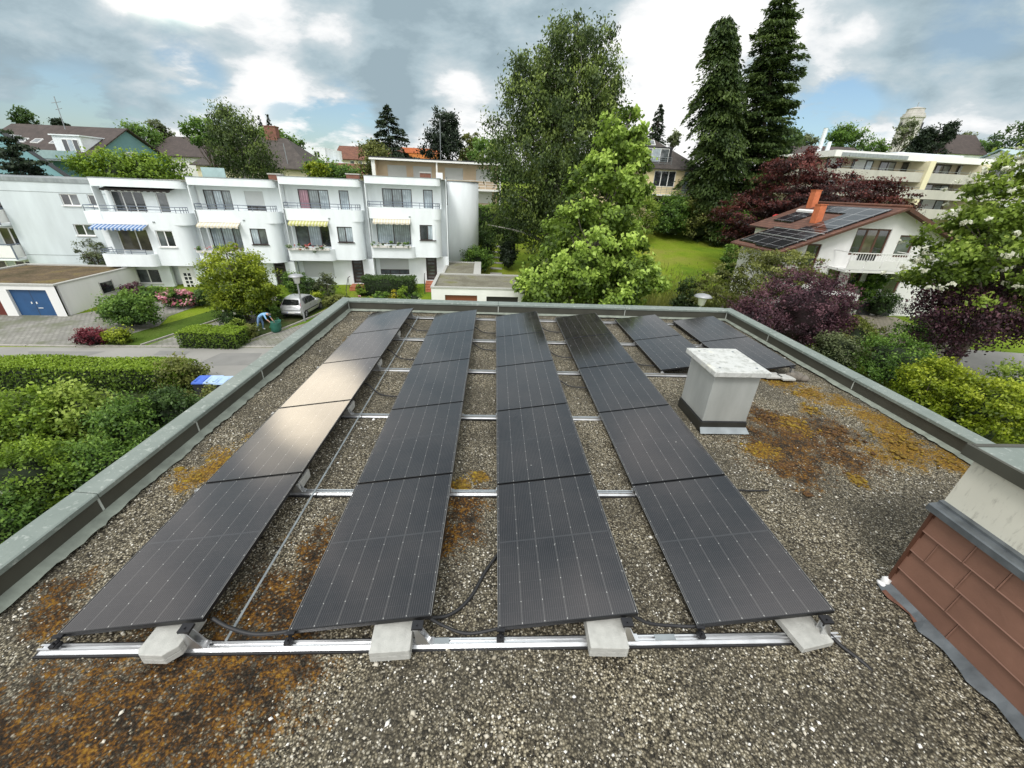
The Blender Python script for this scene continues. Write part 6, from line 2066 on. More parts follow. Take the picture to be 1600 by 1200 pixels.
# beside the right end house
shrub('round_bush', 'wide dark bush behind the gravel garage roof', (722, 387, 772, 420), 'mid', Y=40, n=3500, leaf=.18, rc=.4, seed=50)
shrub('leafy_shrub', 'dark upright shrub at the stair tower foot', (745, 362, 776, 400), 'deep', Y=44, n=2600, leaf=.18, rc=.4, seed=51)
shrub('small_conifer', 'narrow dark conifer right of the stepping stone path', (778, 374, 808, 430), 'spruce', Y=41, n=3200, leaf=.2, rc=.35, seed=52)
shrub('garden_hedge', 'dark hedge in front of the beige apartment house', (742, 322, 815, 362), 'mid', Y=52, n=5000, leaf=.22, ry=.9, box=True, seed=53, cat='hedge')
pth = [hit(775 + i * .6, 428 - i * 8.5) for i in range(9)]
for i, q in enumerate(pth):
    m = MB(); m.box(-.62, .62, -.3, .3, -.1, .05)
    o = m.build('stepping_stone', M['stonepath'], None, bevel=.02); o.location = (q[0], q[1], g(q[0], q[1])); o.rotation_euler = (0, 0, random.uniform(-.1, .1))
    tag(o, 'grey stepping stone of the garden path beside the stair tower', 'stepping stone', 'stepping stones of the garden path')

# the two big trees in the middle
bx = P(860, 300, 41)
tree('birch_tree', 'tall dark weeping birch rising high in the middle of the picture', (bx[0], 41, g(bx[0], 41)),
     [(-.2, 0, 11.2, 5.9, 5.2, 6.2), (.6, 0, 15.6, 4.9, 4.4, 5.2), (1.3, 0, 18.9, 3.5, 3.2, 3.0), (-2.2, .5, 16.2, 3.2, 3.0, 3.6), (-2.8, 0, 8.2, 3.9, 3.6, 4.6), (3.0, 0, 12.4, 3.8, 3.4, 4.6), (3.6, 0, 16.6, 2.6, 2.4, 3.0), (0, 0, 5.5, 4.2, 3.6, 2.8)],
     'birch', 78000, .27, .8, 'birchbark', .38, 60, clumps=760, droop=.7, up=.35, limbs=40, lump=.28, lo=.42, tint_h=.15, tint_c=.6, aspect=.5)
cx_ = P(915, 400, 27)
tree('catalpa_tree', 'pale green broad leaved tree directly behind the back parapet', (cx_[0], 27, g(cx_[0], 27)),
     [(0.1, 0, 3.2, 5.0, 4.2, 2.9), (.0, 0, 6.2, 3.7, 3.6, 2.9), (.7, 0, 9.0, 2.5, 2.5, 2.6), (1.5, 0, 11.2, 1.9, 1.8, 1.7), (1.7, 0, 13.0, 1.3, 1.3, 1.3), (-2.0, -.3, 3.3, 2.6, 2.4, 1.6), (2.6, -.2, 3.4, 2.4, 2.4, 1.7), (2.3, 0, 9.6, 1.2, 1.2, 1.0)],
     'catalpa', 52000, .28, .52, 'greybark', .24, 61, clumps=520, droop=.3, up=.8, limbs=44, aspect=.74, lump=.3, lo=.5, tint_h=.15, tint_c=.45)
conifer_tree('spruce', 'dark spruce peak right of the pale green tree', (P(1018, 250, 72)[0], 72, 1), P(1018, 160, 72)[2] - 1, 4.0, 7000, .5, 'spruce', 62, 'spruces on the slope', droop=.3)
# sequoia pair
a, b = P(1138, 300, 56), P(1194, 300, 56)
tt = P(1134, 22, 56); t2_ = P(1228, -14, 56)
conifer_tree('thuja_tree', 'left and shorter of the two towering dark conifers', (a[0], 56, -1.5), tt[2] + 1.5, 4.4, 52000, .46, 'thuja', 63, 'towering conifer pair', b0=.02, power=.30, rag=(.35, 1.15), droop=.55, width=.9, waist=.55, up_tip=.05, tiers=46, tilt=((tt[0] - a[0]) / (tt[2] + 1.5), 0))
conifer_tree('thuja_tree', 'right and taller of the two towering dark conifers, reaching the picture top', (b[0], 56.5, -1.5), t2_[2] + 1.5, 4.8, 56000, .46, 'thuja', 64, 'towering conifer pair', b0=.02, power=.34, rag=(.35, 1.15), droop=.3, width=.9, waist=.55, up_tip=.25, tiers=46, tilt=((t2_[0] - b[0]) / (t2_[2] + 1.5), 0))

# trees behind, left to right
def bt(name, label, win, Y, lvk, n, leaf, rc, parts=None, seed=0, group='trees behind the houses', **kw):
    return win_tree(name, label, win, Y, lvk, n, leaf, rc, parts, seed=seed, group=group, **kw)


bt('background_tree', 'small dark tree left behind the teal house roof', (25, 172, 60, 216), 95, 'deep', 1800, .5, .9, seed=70)
bt('background_tree', 'thin treetop peeping over the teal house ridge', (84, 184, 102, 205), 98, 'spruce', 700, .5, .6, seed=71)
bt('background_tree', 'round dark green tree right of the teal gable', (190, 194, 252, 250), 88, 'mid', 4500, .45, 1.2, seed=72)
bt('poplar_tree', 'sparse grey green poplar behind the brown roof', (232, 178, 270, 240), 96, 'grey', 2600, .45, .8, [(.35, .55, .3, .45), (.65, .6, .3, .4)], seed=73)
bt('weeping_birch', 'airy weeping birch rising behind the second terraced house', (318, 142, 430, 285), 50, 'birch', 15000, .24, .75, [(.5, .5, .40, .50), (.42, .28, .22, .24), (.28, .55, .2, .25), (.68, .6, .25, .35), (.55, .8, .4, .25)], seed=74, droop=.9, up=.1, bark='birchbark', clumps=200, lo=.35, tint_h=.1)
bt('background_tree', 'bright leafy tree at the left shoulder of the weeping birch', (293, 184, 345, 232), 58, 'mid', 2600, .34, .7, seed=75)
bt('background_tree', 'bushy tree right of the weeping birch', (395, 200, 472, 250), 80, 'mid', 4500, .45, 1.1, [(.5, .55, .5, .45), (.3, .4, .3, .35)], seed=76)
for k, (x0, x1, y0) in enumerate(((408, 420, 180), (420, 434, 178))):
    xm = (x0 + x1) / 2; q = P(xm, 230, 84)
    conifer_tree('spruce', ('left' if k == 0 else 'right') + ' of two slim dark spires beside the weeping birch', (q[0], 84, 1), P(xm, y0, 84)[2] - 1, 1.5, 2200, .4, 'spruce', 77 + k, 'slim dark spires', droop=.2, width=.3)
bt('background_tree', 'low leafy bush between the cream house and the beige block', (478, 240, 560, 285), 58, 'mid', 4500, .32, .8, [(.3, .6, .3, .4), (.7, .7, .3, .3)], seed=79)
bt('background_tree', 'small lime green tree by the roofs left of the beige block', (482, 252, 512, 285), 55, 'bright', 1300, .3, .5, seed=80)
bt('grey_willow', 'grey green tree left of the broad spruce', (558, 222, 612, 275), 66, 'olive', 3800, .34, .8, seed=81, droop=.4)
q = P(610, 240, 76)
conifer_tree('spruce', 'broad tiered spruce behind the beige apartment house', (q[0], 76, 1), P(607, 163, 76)[2] - 1, 7.2, 11000, .55, 'spruce', 82, 'spruces on the slope', b0=.12, power=.75, droop=.1, width=.5, tiers=20)
bt('dark_conifer', 'dark open conifer right of the orange house', (658, 166, 730, 258), 78, 'spruce', 7500, .42, .8, [(.5, .45, .38, .45), (.6, .2, .22, .22), (.4, .7, .45, .3), (.72, .55, .25, .25)], seed=83, droop=.35, clumps=130, lo=.35)
bt('background_tree', 'pale airy tree right of the dark open conifer', (716, 205, 752, 256), 86, 'olive', 1900, .4, .7, seed=84)
bt('background_tree', 'leafy green tree touching the tall birch on its left', (732, 214, 790, 262), 72, 'mid', 3600, .4, .9, seed=85)
bt('background_tree', 'tree strip behind the yellow villa roof', (1040, 205, 1062, 232), 95, 'grey', 1200, .45, .6, seed=86)
bt('background_tree', 'dark green tree right behind the tall conifers', (1200, 195, 1248, 250), 75, 'deep', 3400, .45, .9, [(.5, .5, .45, .5)], seed=87)
bt('background_tree', 'grey green tree left of the apartment flues', (1240, 210, 1275, 245), 95, 'grey', 1800, .5, .8, seed=88)
bt('background_tree', 'round dark green tree over the apartment roof', (1296, 196, 1352, 240), 130, 'mid', 4500, .6, 1.5, [(.5, .55, .5, .5), (.35, .4, .3, .35)], seed=89)
bt('background_tree', 'low trees right of the round one over the apartment roof', (1345, 222, 1382, 240), 135, 'mid', 1600, .6, 1.0, seed=90)
bt('bare_tree', 'thin half bare tree in front of the church tower', (1395, 185, 1432, 240), 150, 'grey', 1300, .7, 1.3, seed=91, bark='greybark', limbs=24)
for k, (x0, x1, y0) in enumerate(((1424, 1452, 196), (1444, 1488, 190))):
    bt('dark_conifer', ('left' if k == 0 else 'right and larger') + ' of two dark conifers right of the church tower', (x0, y0, x1, 250), 112, 'spruce', 3200, .6, 1.0, [(.5, .55, .42, .45), (.6, .25, .25, .25)], seed=92 + k, clumps=70, lo=.3)
bt('background_tree', 'hazy green tree right of the dark conifers on the hill', (1478, 206, 1512, 236), 150, 'grey', 2200, .7, 1.2, seed=94)
bt('background_tree', 'low hedge like trees along the hill top at right', (1500, 216, 1560, 238), 140, 'mid', 2600, .7, 1.2, [(.25, .6, .3, .4), (.7, .6, .35, .4)], seed=95)
bt('background_tree', 'dark tree at the right picture edge on the hill', (1562, 190, 1640, 240), 110, 'deep', 3000, .6, 1.2, seed=96)
# a far wooded ridge, one mass
rng = np.random.default_rng(5)
n = 2600
xx = rng.uniform(-420, 520, n); yy = rng.uniform(230, 380, n)
env = [(float(xx[i]), float(yy[i]), g(float(xx[i]), float(yy[i])) + 3.0 + 3 * math.sin(xx[i] * .031), 9, 9, 6.5) for i in range(0, n, 4)]
v_, t_, _ = crown('w', env, 42000, 2.6, 2.6, 5, clumps=2600)
tag(link_mesh('far_wood', mesh_from_quads('far_wood', v_, t_), None, [LV['mid']]), 'far wooded ridge along the horizon', 'wood', kind='stuff')

# right-hand garden
shrub('leafy_shrub', 'large green shrub mass under the yellow villa, left part', (1020, 305, 1082, 372), 'mid', Y=55, n=7500, leaf=.28, rc=.7, seed=100)
shrub('leafy_shrub', 'grey green shrub in the middle under the yellow villa', (1062, 302, 1128, 374), 'olive', Y=54, n=7500, leaf=.26, rc=.7, seed=101)
shrub('leafy_shrub', 'dark green shrub under the towering conifers', (1112, 318, 1178, 374), 'mid', Y=53, n=7000, leaf=.28, rc=.7, seed=102)
shrub('leafy_shrub', 'shrub with pinkish tips at the left end of the villa shrubbery', (985, 300, 1030, 350), 'lime', Y=53, n=3000, leaf=.26, rc=.6, seed=103, core=False)
mx = P(1240, 300, 42)
tree('japanese_maple', 'wide spreading dark red maple behind the tiled house', (mx[0], 42, g(mx[0], 42)),
     [(0.6, 0, 7.6, 5.8, 5, 2.8), (-2.6, 0, 6.2, 4.4, 4, 2.2), (4.6, 0, 7.6, 4.8, 4, 2.4), (0.0, 0, 10.4, 3.6, 3.2, 1.7), (8.6, 0, 7.6, 4.0, 3, 2.3), (1, 1, 4.8, 6.5, 4, 2.0), (-1.5, 0, 3.6, 4.5, 3.5, 1.8)],
     'maple', 52000, .25, .8, 'bark', .3, 104, clumps=620, flat=.35, up=1.3, limbs=26, lump=.2, lo=.4, droop=.15)
shrub('small_bush', 'small dark bush at the lawn edge left of the tiled roof', (1128, 386, 1160, 408), 'mid', Y=37, n=2200, leaf=.2, rc=.4, seed=105)
ox = P(1190, 420, 27)
tree('feathery_tree', 'airy olive green spreading tree before the tiled house', (ox[0], 27, g(ox[0], 27)),
     [(0, 0, 3.3, 3.4, 2.8, 1.7), (-2.2, 0, 2.6, 2.4, 2.2, 1.3), (2.4, 0, 3.9, 2.4, 2, 1.1), (-3.4, 0, 1.6, 1.6, 1.6, 1.0), (1.0, 0, 4.2, 2.0, 1.8, .9)], 'olive', 11000, .17, .5, 'greybark', .16, 106, limbs=30, flat=.4, lump=.2, clumps=220, lo=.45)
rng = random.Random(4)
for k, (w, lvk, lb) in enumerate([((1122, 458, 1215, 565), 'purple', 'purple smoke bush nearest the back right corner of the roof'), ((1185, 428, 1318, 570), 'purple', 'tallest purple smoke bush before the tiled house'), ((1270, 482, 1325, 545), 'purple', 'purple smoke bush beside the brown garage door')]):
    shrub('smoke_bush', lb, w, lvk, zc=-3.2 if k < 2 else -3.6, n=(7500, 10000, 4500)[k], leaf=.13, rc=.42, seed=110 + k, group='purple smoke bushes', core=True, corem='corep', lump=.3, up=.3)
shrub('leafy_shrub', 'yellow green shrub at the left foot of the smoke bushes', (1120, 500, 1180, 560), 'olive', zc=-4.0, n=3200, leaf=.13, rc=.35, seed=113)
shrub('leafy_shrub', 'round pale green bush in front of the smoke bushes', (1268, 462, 1330, 505), 'grey', Y=26, n=2600, leaf=.14, rc=.35, seed=114)
shrub('leafy_shrub', 'lime green shrub between smoke bush and drive', (1290, 500, 1372, 580), 'olive', zc=-4.4, n=4500, leaf=.13, rc=.35, seed=115)
shrub('leafy_shrub', 'grey green shrub close to the right parapet', (1270, 520, 1345, 600), 'grey', zc=-4.4, n=4500, leaf=.11, rc=.3, seed=116)
shrub('leafy_shrub', 'dark green bushy shrub along the right parapet', (1330, 528, 1450, 640), 'mid', zc=-4.6, n=7500, leaf=.11, rc=.32, seed=117)
shrub('field_maple', 'tall lime yellow shrub with upright shoots by the right parapet', (1398, 560, 1490, 680), 'bright', zc=-4.2, n=6500, leaf=.12, rc=.28, seed=118, lump=.35, core=False)
shrub('field_maple', 'wide lime yellow shrub above the stair head', (1468, 592, 1580, 720), 'bright', zc=-4.2, n=9500, leaf=.12, rc=.28, seed=119, lump=.3)
shrub('field_maple', 'lime yellow shrub at the right picture edge', (1540, 572, 1700, 720), 'lime', zc=-4.0, n=8500, leaf=.12, rc=.3, seed=120, lump=.3)
shrub('ground_shrub', 'low green planting along the far side of the sandy drive', (1400, 492, 1510, 548), 'mid', zc=-4.3, n=4500, leaf=.14, rc=.35, seed=121)
shrub('leafy_shrub', 'dark shrub beside the garden gate', (1352, 455, 1400, 492), 'deep', Y=27.5, n=2200, leaf=.15, rc=.35, seed=122)
px_ = P(1500, 480, 17)
tree('purple_plum', 'dark purple leaved tree overhanging the sandy drive at right', (px_[0], 17, g(px_[0], 17)),
     [(.6, 0, 3.7, 2.8, 2.6, 1.6), (2.6, 0, 4.0, 3.2, 2.6, 1.6), (-.6, 0, 4.0, 1.7, 1.7, .9), (.4, 0, 2.0, 1.5, 1.4, 1.5), (4.5, 0, 3.4, 2.6, 2.2, 1.5)], 'purple', 19000, .14, .5, 'bark', .16, 123, limbs=22, lump=.3, clumps=300, lo=.45, droop=.2)
# flowering tree at the right edge
fx = P(1570, 400, 17.5)
tree('flowering_tree', 'big fresh green tree with white flower clusters at the right picture edge', (fx[0] + .4, 17.5, g(fx[0], 17.5)),
     [(.8, 0, 8.8, 4.2, 3.4, 2.8), (-2.0, -.2, 6.9, 2.8, 2.6, 1.6), (2.6, 0, 10.9, 3.6, 3, 2.0), (-.8, 0, 5.2, 3.6, 2.6, 1.2), (3.8, 0, 7.0, 3.4, 2.8, 2.8), (-2.9, 0, 5.6, 1.8, 1.6, 1.0), (0.2, 0, 10.3, 2.0, 1.8, 1.2)],
     'lime', 40000, .23, .5, 'greybark', .34, 124, limbs=30, lump=.22, clumps=420, lo=.55, up=1.0, blossoms=('white', 5200, .19, .14), top=(1.2, 0, 9.5))

# tall grass at the lawn edge behind the back parapet
rng = np.random.default_rng(12)
N = 26000
gx_ = rng.uniform(9, 27, N); gy_ = 24.5 + rng.gamma(2.0, 2.6, N)
gz_ = np.array([g(a_, b_) for a_, b_ in zip(gx_, gy_)])
L_ = rng.uniform(.35, .95, N) * np.clip(1.25 - (gy_ - 24) / 26, .25, 1)
pos = np.stack([gx_, gy_, gz_ + L_ * .45], 1)
dr_ = np.stack([rng.normal(0, .25, N), rng.normal(0, .25, N), np.ones(N)], 1)
vs_ = leaf_arrays(pos, dr_, rng.normal(size=(N, 3)) + np.array([0, -1, 0]), L_, np.full(N, .05))
tag(link_mesh('tall_grass', mesh_from_quads('tall_grass', vs_, np.clip(rng.normal(.5, .2, N), 0, 1)), None, [LV['reed']]), 'tall meadow grass along the near edge of the lawn', 'grass', kind='stuff')
shrub('small_conifer', 'dark low conifer in the tall grass left of the garden lamp', (1055, 436, 1092, 482), 'thuja', Y=27, n=2600, leaf=.16, rc=.3, seed=125, core=False)


# ------------------------------------------------------------------ street lamps, bins
def lamp(label, px, py, sc, ground_pt=None):
    """mushroom-topped garden street lamp; px,py is where its head stands"""
    q = ground_pt
    root = thing('street_lamp', label, 'street lamp', tuple(q), 0, 'mushroom street lamps')
    h = 3.55 * sc
    m = MB(); m.tube([(0, 0, -.1), (0, 0, h)], [.07, .055], 10); m.build('pole', M['lampgrey'], root)
    m = MB(); m.lathe([(.10, h - .02), (.17, h + .02), (.24, h + .42), (.24, h + .46)], 14); m.build('lamp_glass', M['lampwhite'], root, True)
    m = MB(); m.lathe([(.25, h + .461), (.48, h + .47), (.50, h + .50), (.36, h + .60), (.12, h + .66), (.02, h + .67)], 18); m.build('lamp_hood', M['lampgrey'], root, True)


q = P(477, 505, z=-6.2)
lamp('grey mushroom topped street lamp standing beside the silver car', 469, 460, .82, q)
q = P(1099, 462, Y=20)
lamp('mushroom topped garden lamp peeping over the back parapet near its right corner', 1099, 462, 1.0, (q[0], 20, q[2] - 4.1))

for k, (px, py, mm, lb) in enumerate([(316, 592, 'binblue', 'blue lidded paper bin, leftmost of three'), (334, 592, 'binpale', 'pale bleached bin, middle of three'), (350, 593, 'binpale', 'pale blue lidded bin, rightmost of three')]):
    q = P(px, py, z=-5.1)
    root = thing('waste_bin', lb + ' behind the left parapet', 'bin', (q[0], q[1], -6.2), R(4), 'paper bins by the hedge')
    m = MB(); m.add([(-.24, -.28, .05), (.24, -.28, .05), (.24, .28, .05), (-.24, .28, .05), (-.29, -.34, 1.0), (.29, -.34, 1.0), (.29, .36, 1.0), (-.29, .36, 1.0)], [(0, 3, 2, 1), (4, 5, 6, 7), (0, 1, 5, 4), (1, 2, 6, 5), (2, 3, 7, 6), (3, 0, 4, 7)])
    m.build('bin_body', M['darkgrey'], root)
    m = MB(); m.add([(-.31, -.38, 1.005), (.31, -.38, 1.005), (.31, .38, 1.005), (-.31, .38, 1.005), (-.28, -.34, 1.09), (.28, -.34, 1.09), (.27, .33, 1.13), (-.27, .33, 1.13)], [(0, 3, 2, 1), (4, 5, 6, 7), (0, 1, 5, 4), (1, 2, 6, 5), (2, 3, 7, 6), (3, 0, 4, 7)])
    m.box(-.2, -.14, -.3, .3, 1.10, 1.125); m.box(.14, .2, -.3, .3, 1.10, 1.125); m.build('lid', M[mm], root, bevel=.02)
    for s in (-.2, .2):
        m = MB(); m.tube([(s - .03, .3, .1), (s + .03, .3, .1)], .1, 10); m.build('wheel', M['tyre'], root)
    m = MB(); m.tube([(-.22, .42, 1.0), (.22, .42, 1.0)], .018, 6); m.build('handle', M['rubber'], root)

# ------------------------------------------------------------------ small silver hatchback, tail towards us
cr_ = P(457, 504, z=-6.2)
ca = R(90 - 4)
car = thing('parked_car', 'small silver hatchback parked on the paved drive, tail towards the street', 'car', (cr_[0], cr_[1] + .1, g(cr_[0], cr_[1] + 1.5) + .03), ca)
# local x runs from tail (0) to nose (3.45); stations: x, half width, sill z, belt z, half width at belt, roof z, half width at roof
ST_ = [(0.00, .60, .42, .62, .62, .66, .60), (.05, .74, .30, .86, .76, .90, .72), (.14, .79, .26, .93, .78, .98, .72), (.40, .81, .24, .96, .80, 1.36, .60), (.62, .815, .24, .96, .81, 1.44, .58), (1.1, .82, .24, .95, .815, 1.475, .585),
       (1.6, .82, .24, .94, .815, 1.46, .58), (2.05, .82, .24, .93, .81, 1.35, .57), (2.55, .815, .24, .92, .80, .98, .68), (2.9, .80, .25, .86, .78, .91, .62), (3.25, .74, .27, .72, .73, .78, .58), (3.42, .62, .36, .56, .60, .58, .48)]
vs, fs, gl = [], [], []
for x, w, zs, zb, wb, zr_, wr in ST_:
    ring = [(w * .9, zs), (w, zs + .12), (w + .01, (zs + zb) / 2 + .05), (wb, zb), (wr, zr_), (wr * .6, zr_ + .025), (0, zr_ + .035)]
    ring = ring + [(-a_, b_) for a_, b_ in reversed(ring[:-1])]
    vs += [(x, a_, b_) for a_, b_ in ring]
K = 13
for i in range(len(ST_) - 1):
    for j in range(K - 1):
        fs.append((i * K + j, (i + 1) * K + j, (i + 1) * K + j + 1, i * K + j + 1))
fs.append(tuple(range(K - 1, -1, -1))); fs.append(tuple((len(ST_) - 1) * K + j for j in range(K)))
fs = [tuple(reversed(f)) for f in fs]
b = MB().add(vs, fs).build('body', M['silver'], car, True)
es = b.modifiers.new('Edge', 'EDGE_SPLIT'); es.split_angle = R(38)


def skin_pane(name, quad, off, mm='carglass', parent=car):
    """pane lying just proud of the body"""
    p = [Vector(q_) for q_ in quad]
    n_ = (p[1] - p[0]).cross(p[-1] - p[0]).normalized()
    c_ = sum(p, Vector()) / len(p)
    if n_.dot(c_ - Vector((1.5, 0, .8))) < 0: n_ = -n_
    return MB().poly([q_ + n_ * off for q_ in p]).build(name, M[mm], parent)


skin_pane('rear_window', [(.14, .62, 1.0), (.14, -.62, 1.0), (.37, -.53, 1.35), (.37, .53, 1.35)], .035)
skin_pane('windscreen', [(2.5, .6, 1.0), (2.5, -.6, 1.0), (2.08, -.5, 1.35), (2.08, .5, 1.35)], .03)
for s in (-1, 1):
    skin_pane('side_window', [(.62, s * .79, 1.0), (1.12, s * .80, 1.0), (1.12, s * .62, 1.42), (.66, s * .62, 1.38)], .02)
    skin_pane('side_window', [(1.18, s * .80, .99), (2.2, s * .79, .98), (1.95, s * .62, 1.34), (1.18, s * .62, 1.42)], .02)
    skin_pane('tail_lamp', [(.06, s * .74, .88), (.20, s * .80, .86), (.34, s * .70, 1.2), (.24, s * .66, 1.16)], .02, 'taillight')
    m = MB(); m.box(.55, 2.5, s * .825 - .012, s * .825 + .012, .50, .56); m.build('side_moulding', M['darkgrey'], car)
    m = MB(); m.blob((2.05, s * .92, 1.0), (.07, .10, .07), 8, 6); m.build('wing_mirror', M['silver'], car, True)
    m = MB(); m.box(1.25, 1.42, s * .823 - .01, s * .823 + .012, .80, .83); m.build('door_handle', M['darkgrey'], car)
    for x in (.55, 2.88):
        wh = MB().lathe([(.20, -.08), (.285, -.09), (.30, -.06), (.30, .06), (.285, .09), (.20, .08)], 22).build('wheel', M['tyre'], car, True)
        wh.location = (x, s * .745, .295); wh.rotation_euler = (R(90), 0, 0)
        m = MB()
        m.lathe([(.20, -.07), (.20, .07)], 16)
        for a_ in range(6):
            c_, s_ = math.cos(a_ * 1.047), math.sin(a_ * 1.047); m.tube([(0, 0, -s * .075), (c_ * .19, s_ * .19, -s * .075)], .028, 6)
        m.build('rim', M['rim'], wh)
    m = MB(); m.lathe([(.34, -.02), (.345, .02)], 20)
m = MB(); m.prism([(-.02, .33), (-.03, .5), (.0, .58), (.06, .58), (.06, .33)], 1, -.72, .72); m.build('rear_bumper', M['silver'], car, True, bevel=.02)
m = MB(); m.box(-.045, -.032, -.70, .70, .36, .42); m.build('bumper_strip', M['darkgrey'], car)
m = MB(); m.box(-.05, -.034, -.27, .27, .44, .56); pl = m.build('number_plate', M['plate'], car)
m = MB(); m.box(-.053, -.0505, .23, .27, .44, .56); m.build('plate_band', M['binblue'], pl)
m = MB()
for z in (.80, .86): m.prism([(-.07, z - .05), (0, z), (.07, z - .05), (.07, z - .015), (0, z + .035), (-.07, z - .015)], 0, .0, .012)
o = m.build('chevron_badge', M['alu'], car); o.location = (.035, 0, .05)
m = MB(); m.tube([(.12, .25, 1.02), (.16, -.1, 1.08)], .012, 5); o = m.build('rear_wiper', M['rubber'], car); o.location = (-.045, 0, 0)
m = MB(); m.tube([(1.0, 0, 1.5), (.8, 0, 1.72)], .008, 5); m.build('aerial', M['rubber'], car)

# ------------------------------------------------------------------ person bending over a green garden bag
pp = P(412, 519, z=-6.17)


def skinned(name, verts, edges, radii, zones, mats, parent, sub=2):
    me = bpy.data.meshes.new(name)
    me.from_pydata(verts, edges, [])
    o = bpy.data.objects.new(name, me)
    COL.objects.link(o)
    sk = o.modifiers.new('Skin', 'SKIN')
    sk.use_smooth_shade = True
    for i, r in enumerate(radii):
        me.skin_vertices[0].data[i].radius = (r, r) if not hasattr(r, '__len__') else r
        me.skin_vertices[0].data[i].use_root = (i == 0)
    sb = o.modifiers.new('Sub', 'SUBSURF'); sb.levels = sb.render_levels = sub
    dg = bpy.context.evaluated_depsgraph_get()
    me2 = bpy.data.meshes.new_from_object(o.evaluated_get(dg))
    me2.name = name
    bpy.data.objects.remove(o)
    V = [Vector(v) for v in verts]
    segs = [(V[a], V[b], zones[b]) for a, b in edges]
    me2.materials.clear()
    for m_ in mats: me2.materials.append(m_)
    for p_ in me2.polygons:
        c_ = p_.center
        best, bz = 1e9, 0
        for a_, b_, z_ in segs:
            ab = b_ - a_; t_ = max(0, min(1, (c_ - a_).dot(ab) / max(ab.length_squared, 1e-9)))
            d_ = (c_ - (a_ + ab * t_)).length
            if d_ < best: best, bz = d_, z_
        p_.material_index = bz
        p_.use_smooth = True
    o = bpy.data.objects.new(name, me2)
    COL.objects.link(o)
    o.parent = parent
    return o


per = thing('person', 'person in light blue top and blue jeans bending over the green garden bag', 'person', (pp[0] - .1, pp[1] + .1, g(pp[0], pp[1]) + .04), R(-8))
# facing +x; bent forward at the hips, arms reaching down into the bag
Vp = [(0, 0, .93), (.16, 0, 1.08), (.36, 0, 1.17), (.54, 0, 1.20), (.64, 0, 1.19), (.72, 0, 1.15), (.82, 0, 1.10),   # 0 pelvis .. 6 head
      (-.02, .10, .86), (.04, .13, .48), (-.04, .14, .10), (.12, .15, .05),                                      # left leg
      (-.02, -.10, .86), (-.10, -.15, .48), (-.26, -.17, .11), (-.10, -.18, .05),                               # right leg
      (.53, .19, 1.16), (.62, .24, .88), (.78, .20, .68), (.83, .19, .61),                                       # left arm
      (.53, -.19, 1.16), (.66, -.24, .90), (.82, -.18, .70), (.87, -.17, .63)]                                   # right arm
Ep = [(0, 1), (1, 2), (2, 3), (3, 4), (4, 5), (5, 6), (0, 7), (7, 8), (8, 9), (9, 10), (0, 11), (11, 12), (12, 13), (13, 14), (3, 15), (15, 16), (16, 17), (17, 18), (3, 19), (19, 20), (20, 21), (21, 22)]
Rp = [(.15, .13), (.14, .125), (.155, .125), (.15, .12), .06, .085, .088, .095, .066, .045, .04, .095, .066, .045, .04, .062, .046, .034, .030, .062, .046, .034, .030]
Zp = [0, 1, 1, 1, 2, 2, 2, 0, 0, 0, 3, 0, 0, 0, 3, 1, 1, 2, 2, 1, 1, 2, 2]
for w_, s in ((18, 1), (22, -1)):
    bx_, by_, bz_ = Vp[w_]
    for f_ in range(4):
        i0 = len(Vp)
        oy = (-.027 + f_ * .018) * s
        ln = (.06, .07, .066, .052)[f_]
        Vp += [(bx_ + .03, by_ + oy, bz_ - .045), (bx_ + .035 + ln * .3, by_ + oy, bz_ - .05 - ln * .6), (bx_ + .015, by_ + oy, bz_ - .055 - ln)]
        Ep += [(w_, i0), (i0, i0 + 1), (i0 + 1, i0 + 2)]; Rp += [.010, .009, .007]; Zp += [2, 2, 2]
    i0 = len(Vp)
    Vp += [(bx_ + .005, by_ - .04 * s, bz_ - .03), (bx_ + .02, by_ - .052 * s, bz_ - .065)]
    Ep += [(w_, i0), (i0, i0 + 1)]; Rp += [.011, .009]; Zp += [2, 2]
skinned('body', Vp, Ep, Rp, Zp, [M['jeans'], M['shirt'], M['skin'], M['shoe']], per)
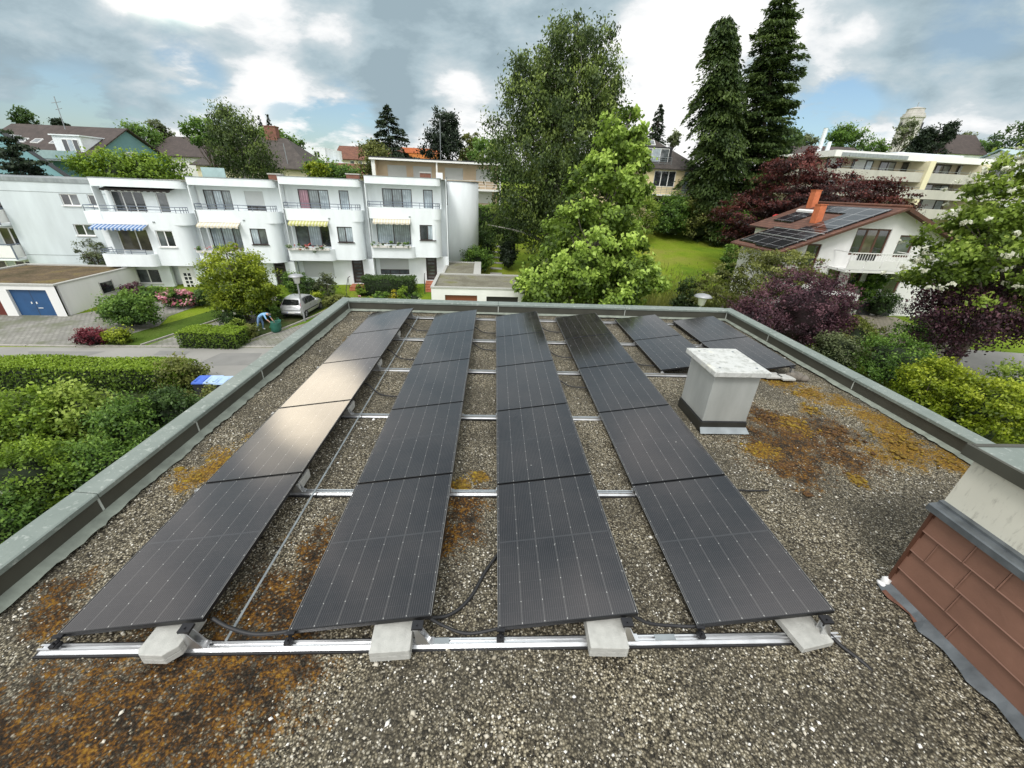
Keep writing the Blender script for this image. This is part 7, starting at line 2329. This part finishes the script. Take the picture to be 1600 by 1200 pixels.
m = MB(); m.blob((.775, 0, 1.165), (.115, .10, .085), 12, 8, .04); m.build('hair', M['hairm'], per, True)
bag = thing('garden_bag', 'dark green woven garden waste bag held by the bending person', 'bag', (per.location[0] + .95, per.location[1] - .12, per.location[2] - .02), R(10))
pr = [(.24, 0), (.31, .08), (.33, .35), (.31, .62), (.34, .74), (.31, .745), (.28, .62), (.28, .2), (.0, .12)]
m = MB()
n_ = 20; vs, fs = [], []
for r_, z_ in pr:
    for j in range(n_):
        a_ = 6.283 * j / n_; k_ = 1 + .06 * math.sin(a_ * 3 + z_ * 5) + .04 * math.sin(a_ * 5 - z_ * 9)
        vs.append((r_ * k_ * math.cos(a_) + z_ * .16, r_ * k_ * math.sin(a_), z_ * (1 + .05 * math.sin(a_ * 2))))
for i in range(len(pr) - 1):
    for j in range(n_): fs.append((i * n_ + j, i * n_ + (j + 1) % n_, (i + 1) * n_ + (j + 1) % n_, (i + 1) * n_ + j))
m.add(vs, fs); m.build('bag_body', M['bag'], bag, True)
for s in (-1, 1):
    m = MB(); m.tube([(.1, s * .32, .70), (.12, s * .36, .86), (.22, s * .36, .86), (.24, s * .32, .70)], .014, 6); m.build('strap', M['bag'], bag)
q = P(431, 518, z=-6.1)
bkt = thing('garden_bucket', 'round green bucket standing on the paving right of the green bag', 'bucket', (q[0], q[1], g(q[0], q[1]) + .03), 0)
m = MB(); m.lathe([(.22, 0), (.31, .34), (.33, .35), (.30, .345), (.22, .06)], 20); m.build('bucket_body', M['bucket'], bkt, True)
m = MB(); m.tube([(.31 * math.cos(a_), .31 * math.sin(a_) * .2 + .28, .34 + .1 * math.sin(a_)) for a_ in np.linspace(0, 3.14, 9)], .012, 6); m.build('handle', M['zinc'], bkt)
q = P(1214, 341, 38)
m = MB(); m.blob((0, 0, 0), (.5, .4, .35), 12, 7, .1); m.tube([(0, 0, -.3), (0, 0, -3.5)], .03, 6)
o = m.build('garden_parasol', M['redplastic'], None, True); o.location = tuple(q); tag(o, 'small red parasol glimpsed under the dark red maple', 'parasol')
